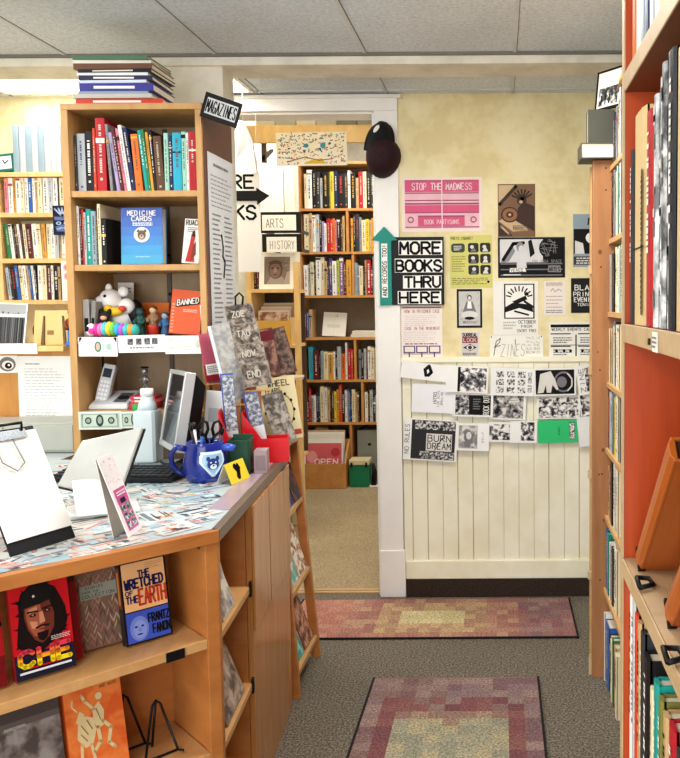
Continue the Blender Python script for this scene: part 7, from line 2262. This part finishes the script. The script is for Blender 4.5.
MB().box(x1-.02-pl.x, x1-pl.x, YN-pl.y, NY-pl.y, 0, zt, M_PINE).build('back_panel', pb)
MB().box(PXF-.02-pl.x, x1-pl.x, YN-.02-pl.y, YN-pl.y, 0, zt, M_PINE).build('side_panel', pb)
PS = [165.5, 239, 312, 383, 449, 517, 590, 683]
PZs = [P(606, py, NY-.03).z for py in PS]
for z in PZs:
    MB().box(pxf(z)-pl.x, x1-.02-pl.x, YN-pl.y, NY-pl.y, z-.019, z, M_PINEX).build('shelf', pb, bevel=.001)
# cleats and the second upright behind the post
MB().box(x0-.004-pl.x, x0+.03-pl.x, NY+.04-pl.y, NY+.07-pl.y, 0, zt-.02, M_PINEX).build('rear_upright', pb)
for py in (268, 369, 473, 574):
    z = P(592, py, NY+.03).z
    MB().box(x0-.014-pl.x, x0+.03-pl.x, NY+.0302-pl.y, NY+.0398-pl.y, z-.022, z+.01, M_PALE).build('cleat', pb)
MB().box(x0-.010-pl.x, x0+.01-pl.x, NY+.0302-pl.y, NY+.0398-pl.y, 0, P(592, 655, NY+.03).z, M_PALE).build('cleat', pb)
PG = 'books on the pine bookcase'
SHN = ['uppermost', 'second', 'third', 'fourth', 'fifth', 'sixth', 'seventh', 'bottom']
rowsP = [
 [('charcoal', .03, .19), ('purple', .02, .18), ('grey', .03, .20), ('cream', .03, .25), ('white', .02, .24), ('silver', .03, .245), ('mint', .04, .245), ('steel blue', .03, .26), ('tan', .03, .25), ('grey', .03, .25)],
 [('maroon', .02, .24), ('purple', .02, .24), ('charcoal', .02, .25), ('grey', .03, .25), ('cream', .02, .24), ('tan', .03, .26), ('mint', .03, .25), ('white', .03, .26), ('silver', .03, .25), ('cream', .03, .26)],
 [('silver', .02, .22), ('tan', .02, .20), ('charcoal', .02, .22), ('green', .02, .23), ('black', .03, .22), ('cream', .03, .24), ('white', .04, .23), ('mint', .03, .24), ('grey', .03, .23), ('white', .03, .24)],
 [('cream', .02, .21), ('amber', .02, .20), ('tan', .02, .21), ('grey', .02, .23), ('cream', .02, .22), ('steel blue', .03, .24), ('charcoal', .02, .24), ('white', .03, .23), ('silver', .03, .22), ('cream', .03, .23)],
 [('black', .05, .24), ('silver', .02, .23), ('white', .02, .23), ('steel blue', .03, .24), ('green', .02, .22), ('yellow', .03, .22), ('white', .04, .23), ('cream', .03, .24), ('grey', .03, .23)],
 [('tan', .04, .20), ('brown', .03, .21), ('tan', .03, .19), ('black', .04, .24), ('white', .05, .25), ('silver', .04, .25), ('cream', .04, .24)],
 [('blue', .03, .24), ('mauve', .02, .22), ('teal', .03, .24), ('green', .02, .23), ('white', .02, .22), ('orange', .03, .21), ('charcoal', .03, .22), ('white', .05, .25), ('cream', .04, .24)],
 [('white', .02, .28), ('blue', .09, .26), ('charcoal', .03, .24), ('cream', .04, .24), ('green', .03, .26), ('tan', .04, .25), ('cream', .04, .24)],
]
zprev = zt
for k, specs in enumerate(rowsP):
    labs = make_labels([(s[0], s[1]*150, 1) for s in specs], f'the {SHN[k]} pine shelf', ('knotty post', 'orange bookcase'))
    y = NY-.004 if k else NY-.042
    rr_ = random.Random(400+k)
    for i, s in enumerate(specs):
        t, h = s[1]*1.12, min(s[2], (PZs[k-1]-PZs[k]-.027) if k else .245)
        o = book_mesh(t*.95, h, .17*rr_.uniform(.9, 1.05), s[0], 4000+k*30+i).build('book')
        o.matrix_world = Matrix.Translation((pxf(PZs[k])+.005+rr_.random()*.008, y-t/2, PZs[k]+.0005)) @ Matrix.Rotation(R(-90), 4, 'Z')
        tag(o, labs[i], 'book', PG)
        y -= t
# things lying on top of the pine bookcase
e = empty('grey_volume', 'thick dark grey volume standing on top of the pine bookcase', 'book', (P(588, 150, NY-.02).x, NY-.02, zt+.0608))
gx = P(615, 140, NY-.02).x-e.location.x
gz = P(600, 118, NY-.02).z-P(600, 151.5, NY-.02).z
gz_top = gz
MB().box(0, gx, 0, .003, 0, gz, col('#47483f', .55)).box(0, gx, .057, .06, 0, gz, col('#47483f', .55)).box(gx-.003, gx, .003, .057, 0, gz, col('#47483f', .55)).build('cover', e)
MB().box(.004, gx-.003, .003, .057, .003, gz-.003, M_PAGE).build('page_block', e)
e = empty('flat_volume', 'grey flat volume under the dark grey one atop the pine post', 'book', (P(581, 160, NY-.03).x, NY-.035, zt+.001))
gx = P(614, 160, NY-.03).x-e.location.x
MB().box(0, gx, 0, .14, 0, .004, col('#55564e', .5)).box(0, gx, 0, .14, .054, .058, col('#55564e', .5)).prism([(0, .002), (.004, -.001+.002), (.004, .14), (0, .14)], .004, .054, col('#55564e', .5)).build('cover', e)
MB().box(.005, gx-.004, .004, .136, .004, .054, M_PAGE).build('page_block', e)
BLK = ['#2a2a2a', '#8d8d8a', '#e4e2dc', '#555555']
def d_fr(a, w, h):
    a.rect(-w*.42, h*.06, w*.42, h*.94, col('#e6e4de'), 0)
    a.blobs(-w*.36, h*.1, w*.36, h*.55, 10, [col(c) for c in BLK], 91, 1, .3)
    a.text('III', -w*.3, h*.14, w*.1, h*.36, INK, 3, 1.5)
gv = [o for o in bpy.data.objects if o.name.startswith('grey_volume')][0]
sheet('framed_print', 'black framed pale print leaning on top of the dark grey volume', 'frame', .14, .155, at((P(607, 118, NY).x, NY-.005, gv.location.z+gz_top+.004), rx=-7, rz=-52, ry=0), '#101010', .012, d_fr)
for i, (y0, y1, c, hh, lab) in enumerate(((2.80, 2.99, '#6d4a34', .022, 'brown book lying flat on the uppermost pine shelf books'), (2.82, 2.98, '#d8a83a', .02, 'yellow book lying flat above the brown one by the little frame'), (2.79, 2.96, '#b9b4a8', .018, 'pale book lying flat over the yellow one atop the pine bookcase'))):
    o = MB().box(0, .16, 0, y1-y0, 0, .0025, col(c)).box(0, .16, 0, y1-y0, hh-.0025, hh, col(c)).box(.0, .003, 0, y1-y0, .0025, hh-.0025, col(c)).box(.004, .157, .003, y1-y0-.003, .0025, hh-.0025, M_PAGE).build('flat_book', loc=(pxf(2.0)+.008+.004*i, y0, PZs[0]+.2462+.0225*i))
    tag(o, lab, 'book', 'flat books on top of the pine bookcase')

# ================================================================ ORANGE-BACKED BOOKCASE CLOSE ON THE RIGHT
OY = 1.20
OXF = .187
ob = empty('near_bookcase', 'bookcase with an orange stained end panel and pale shelf edges', 'bookcase', (.36, .8, 0))
ol = ob.location
YA = .20
MB().box(OXF+.0005-ol.x, .56-ol.x, OY-ol.y, OY+.018-ol.y, 0, 2.4, M_ORANGE).build('end_panel', ob)
MB().box(OXF-.002-ol.x, OXF-ol.x, OY-.001-ol.y, OY+.019-ol.y, 0, 2.4, M_PALE).build('edge_strip', ob)
MB().box(.56-ol.x, .575-ol.x, YA-ol.y, OY+.018-ol.y, 0, 2.4, M_ORANGE).build('back_panel', ob)
MB().box(OXF+.0005-ol.x, .56-ol.x, YA-.02-ol.y, YA-ol.y, 0, 2.4, M_ORANGE).build('side_panel', ob)
OZ = [P(626, 74, OY).z, P(624, 324, OY).z, P(626, 558, OY).z, .775, .42, .08]
under = wood('shelf_brown_underside', '#6d3a1e', '#8a4d2a', (6, 2, 2), .5)  # brown that paints the shade under the upper shelves into their wood
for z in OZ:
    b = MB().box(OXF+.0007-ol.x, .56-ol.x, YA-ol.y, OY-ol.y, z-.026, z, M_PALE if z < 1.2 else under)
    b.build('shelf', ob)
    MB().box(OXF-.002-ol.x, OXF+.0005-ol.x, YA-ol.y, OY-ol.y, z-.027, z+.0003, M_PALE).build('shelf_edge', ob, bevel=.0015)
OG = 'books in the orange-backed bookcase'
def nbook(label, py_, t, h, c, z, d=.20, x=.0, title=True, lean=0, group=OG, name='book'):
    """spine-out book; py_ = distance from the camera along the aisle"""
    e = empty(name, label, 'book', group=group)
    e.matrix_world = Matrix.Translation((OXF+.004+x, py_, z+.001+abs(math.sin(R(lean)))*t/2)) @ Matrix.Rotation(R(-90), 4, 'Z') @ Matrix.Rotation(R(lean), 4, 'Y')
    m = col(CN.get(c, c), .4, .06)
    hx = t/2
    q = min(.003, t*.14)
    b = MB()
    b.box(-hx, -hx+q, .004, d, 0, h, m).box(hx-q, hx, .004, d, 0, h, m)
    b.prism([(-hx, .004), (-hx*.6, .0008), (0, 0), (hx*.6, .0008), (hx, .004), (hx, .007), (-hx, .007)], 0, h, m)
    b.build('cover', e)
    MB().box(-hx+q, hx-q, .007, d-.004, .003, h-.004, M_PAGE).build('page_block', e)
    if title:
        a = MB()
        ink = M_PAPER if c in DARKS or c in ('#20242e', '#2b2a2c', '#1f5a5a', '#17262a') else INK
        r = random.Random(hash(label) % 1000 if False else len(label)*7)
        zz = h*.9
        while zz > h*.35:
            s = h*r.uniform(.012, .03)
            a.rect(-hx*.32, zz-s, hx*.3, zz, ink, 1)
            zz -= s+h*r.choice((.008, .01, .04))
        a.build('spine_print', e)
    return e
z = OZ[1]
Yb = lambda px: (OXF+.004)*F/(px-CX)
def span(p0, p1): return (Yb(p0)+Yb(p1))/2, Yb(p0)-Yb(p1)
rowN = [(629.5, 633.0, .28, 'charcoal', 'thin charcoal book tight against the orange end panel'), (633.3, 647.5, None, None, None),
        (648, 653.5, .285, 'red', 'tall red book between cream box file and silver magazines')]
y_, t_ = span(629.4, 631.8); nbook(rowN[0][4], y_, t_*.95, .25, 'charcoal', z)
y_, t_ = span(632, 643.8)
e = nbook('cream box file with a black band low on its spine', y_, t_*.97, .29, '#dfc48e', z, title=False)
a = MB(); hx = t_*.97/2
a.rect(-hx, .29*.36, hx, .29*.368, INK, 1).rect(hx*.55, .29*.05, hx*.75, .29*.72, col('#6d4a2a'), 1)
r = random.Random(4)
for k in range(26):
    zz = .29*(.08+.024*k)
    a.rect(hx*.55, zz, hx*.8, zz+.29*r.uniform(.005, .016), INK, 2)
a.build('spine_print', e)
y_, t_ = span(644.4, 650.6); nbook('tall red book between cream box file and silver magazines', y_, t_*.95, .275, 'red', z)
slv = [('#a9adb2', .285, 'silver sleeved magazine, first after the red book'), ('#c4c6ca', .30, 'silver sleeved magazine, second after the red book'), ('#8d9198', .31, 'grey sleeved magazine, third after the red book'), ('#b9bcc2', .316, 'silver sleeved magazine, tallest of the shiny ones')]
P0 = 651
for i, (c, h, lab) in enumerate(slv):
    y_, t_ = span(P0+3.75*i, P0+3.75*i+3.6)
    e = nbook(lab, y_, t_*.95, h, c, z, title=False, x=.001+.003*(i % 2))
    for o in e.children:
        if o.name.startswith('cover'):
            o.data.materials.clear(); o.data.materials.append(picture([['#6f7276', '#b9bcc0', '#eceef0'], ['#8d9094', '#d9dbde', '#f4f5f6'], ['#4a4c50', '#9da0a4', '#dfe1e3'], ['#7c7f84', '#c4c7ca', '#f0f1f2']][i], 26, 30+i))
    a = MB(); rr_ = random.Random(i); hx = t_/2
    for k in range(7):
        v = rr_.uniform(.05, .9)*h
        a.rect(-hx*.35, v, hx*.4, v+h*rr_.uniform(.02, .08), rr_.choice([col('#f0f1f3', .2), col('#4a4c52', .2), col('#7a6f6a', .2)]), 1)
    a.build('spine_print', e)
y_, t_ = span(666.3, 672); nbook('navy magazine file with pale lettering after the silver sleeves', y_, t_*.95, .31, '#20242e', z)
y_, t_ = span(672.6, 690); nbook('broad tan box file at the frame edge of the middle shelf', y_, t_*.95, .30, '#d9bb8c', z, title=False)
y_, t_ = span(691, 706); nbook('brown binder past the tan box file', y_, t_*.95, .31, 'brown', z)
# shelf label
e = MB().rect(-.017, 0, .017, .024, M_PAPER, 0).box(-.017, .017, -.0002, .0, 0, .024, M_PAPER).lines(-.013, .004, .013, .02, 3, GREYI, 2).build('shelf_label')
e.matrix_world = Matrix.Translation((OXF-.0025, .19*F/(660-CX), z-.027)) @ Matrix.Rotation(R(-90), 4, 'Z'); tag(e, 'little white price label stuck on the middle shelf edge', 'label')
o = MB().box(-.003, .003, -.003, 0, 0, .008, M_BLKMET).build('label_pin'); o.matrix_world = Matrix.Translation((OXF-.002, .19*F/(654.5-CX), z-.020)) @ Matrix.Rotation(R(-90), 4, 'Z'); tag(o, 'tiny dark pin beside the white shelf label', 'pin')
# top shelf
z = OZ[0]
for i, (p0, p1, h, c, lab) in enumerate(((628.5, 632.5, .30, 'orange', 'orange spine first beside the end panel on the top shelf'), (632.7, 636.5, .30, 'white', 'white spine second on the top shelf beside the orange one'), (636.7, 641, .31, 'steel blue', 'steel blue spine third on the top shelf'),
        (641.3, 645, .30, 'navy', 'navy spine fourth on the top shelf'), (645.3, 650, .31, 'silver', 'silver spine fifth on the top shelf'), (650.4, 657, .29, 'cream', 'cream spine sixth on the top shelf'), (657.5, 668, .28, 'amber', 'amber box seventh on the top shelf'), (668.5, 690, .28, 'brown', 'brown volume at the frame edge of the top shelf'))):
    y_, t_ = span(p0, p1); nbook(lab, y_, t_*.95, h, c, z, x=.002)
# leaning leathery books on the third shelf
z = OZ[2]
LEA = wood('orange_leather', '#9c4a14', '#bd6424', (8, 8, 1), .35)
def leaner(label, ynear, t, h, lean):
    e = empty('leather_album', label, 'album', group='leather albums leaning on the third shelf')
    e.matrix_world = Matrix.Translation((OXF+.010, ynear, z+.001+math.sin(R(lean))*t/2)) @ Matrix.Rotation(R(-90), 4, 'Z') @ Matrix.Rotation(R(lean), 4, 'Y')
    hx = t/2
    MB().box(-hx, -hx+.004, .004, .22, 0, h, LEA).box(hx-.004, hx, .004, .22, 0, h, LEA).prism([(-hx, .006), (-hx*.5, .0005), (0, 0), (hx*.5, .0005), (hx, .006), (hx, .010), (-hx, .010)], 0, h, LEA).build('cover', e, bevel=.0015)
    MB().box(-hx+.004, hx-.004, .010, .214, .005, h-.005, col('#3a2416', .7)).build('page_block', e)
    MB().box(-hx-.001, hx+.001, .001, .012, h*.0, .006, M_BLACK).build('black_corner', e)
    a = MB()
    for k in range(14):
        a.stroke([(-hx*.85, h*(.05+.065*k)), (-hx*.55, h*(.06+.065*k))], .0014, col('#5a2f14'), 1)
    a.build('stitching_print', e)
leaner('orange leather album leaning toward the aisle end on the third shelf', 1.15, .034, .30, 47)
leaner('second orange leather album leaning behind the first at the frame edge', .945, .034, .30, 46)
def loop(label, px, py, rz):
    p = ray_z(px, py, z)
    o = MB().tube([(0, 0, .006), (.02, .012, .012), (.035, 0, .008), (.02, -.012, .006), (0, 0, .006)], .0035, M_BLACK, 8).build('black_strap', loc=(p.x, p.y, z+.0), rot=(0, 0, R(rz))); tag(o, label, 'strap', 'black straps on the third shelf')
loop('small black strap loop at the foot of the first leather album', 640, 592, 60)
loop('small black strap loop lying nearer on the third shelf edge', 668, 668, 60)
# low shelf, tops of the books seen from above
z = OZ[3]
seq = [(1.188, .018, .265, 'white', 'white hardback beside the end panel on the low shelf'), (1.166, .02, .268, 'silver', 'pale grey hardback second on the low shelf'), (1.143, .022, .252, 'vermilion', 'vermilion hardback third on the low shelf'),
       (1.118, .022, .25, 'tan', 'tan hardback fourth on the low shelf'), (1.094, .022, .245, 'charcoal', 'charcoal hardback fifth on the low shelf'), (1.062, .036, .225, 'black', 'broad black album with pale top on the low shelf'),
       (1.022, .02, .20, 'cream', 'short cream book after the black album'), (.995, .028, .222, 'teal', 'glossy teal book on the low shelf'), (.965, .024, .215, 'olive', 'olive book after the teal one'), (.935, .026, .21, 'tan', 'tan book after the olive one'),
       (.90, .034, .215, 'red', 'bright red book low on the shelf'), (.862, .03, .205, 'charcoal', 'charcoal book after the bright red one'), (.825, .034, .19, 'cream', 'short cream book at the frame corner')]
for (y_, t_, h, c, lab) in seq:
    nbook(lab, y_, t_*.97, h+.022, c, z, d=.2, x=.004)
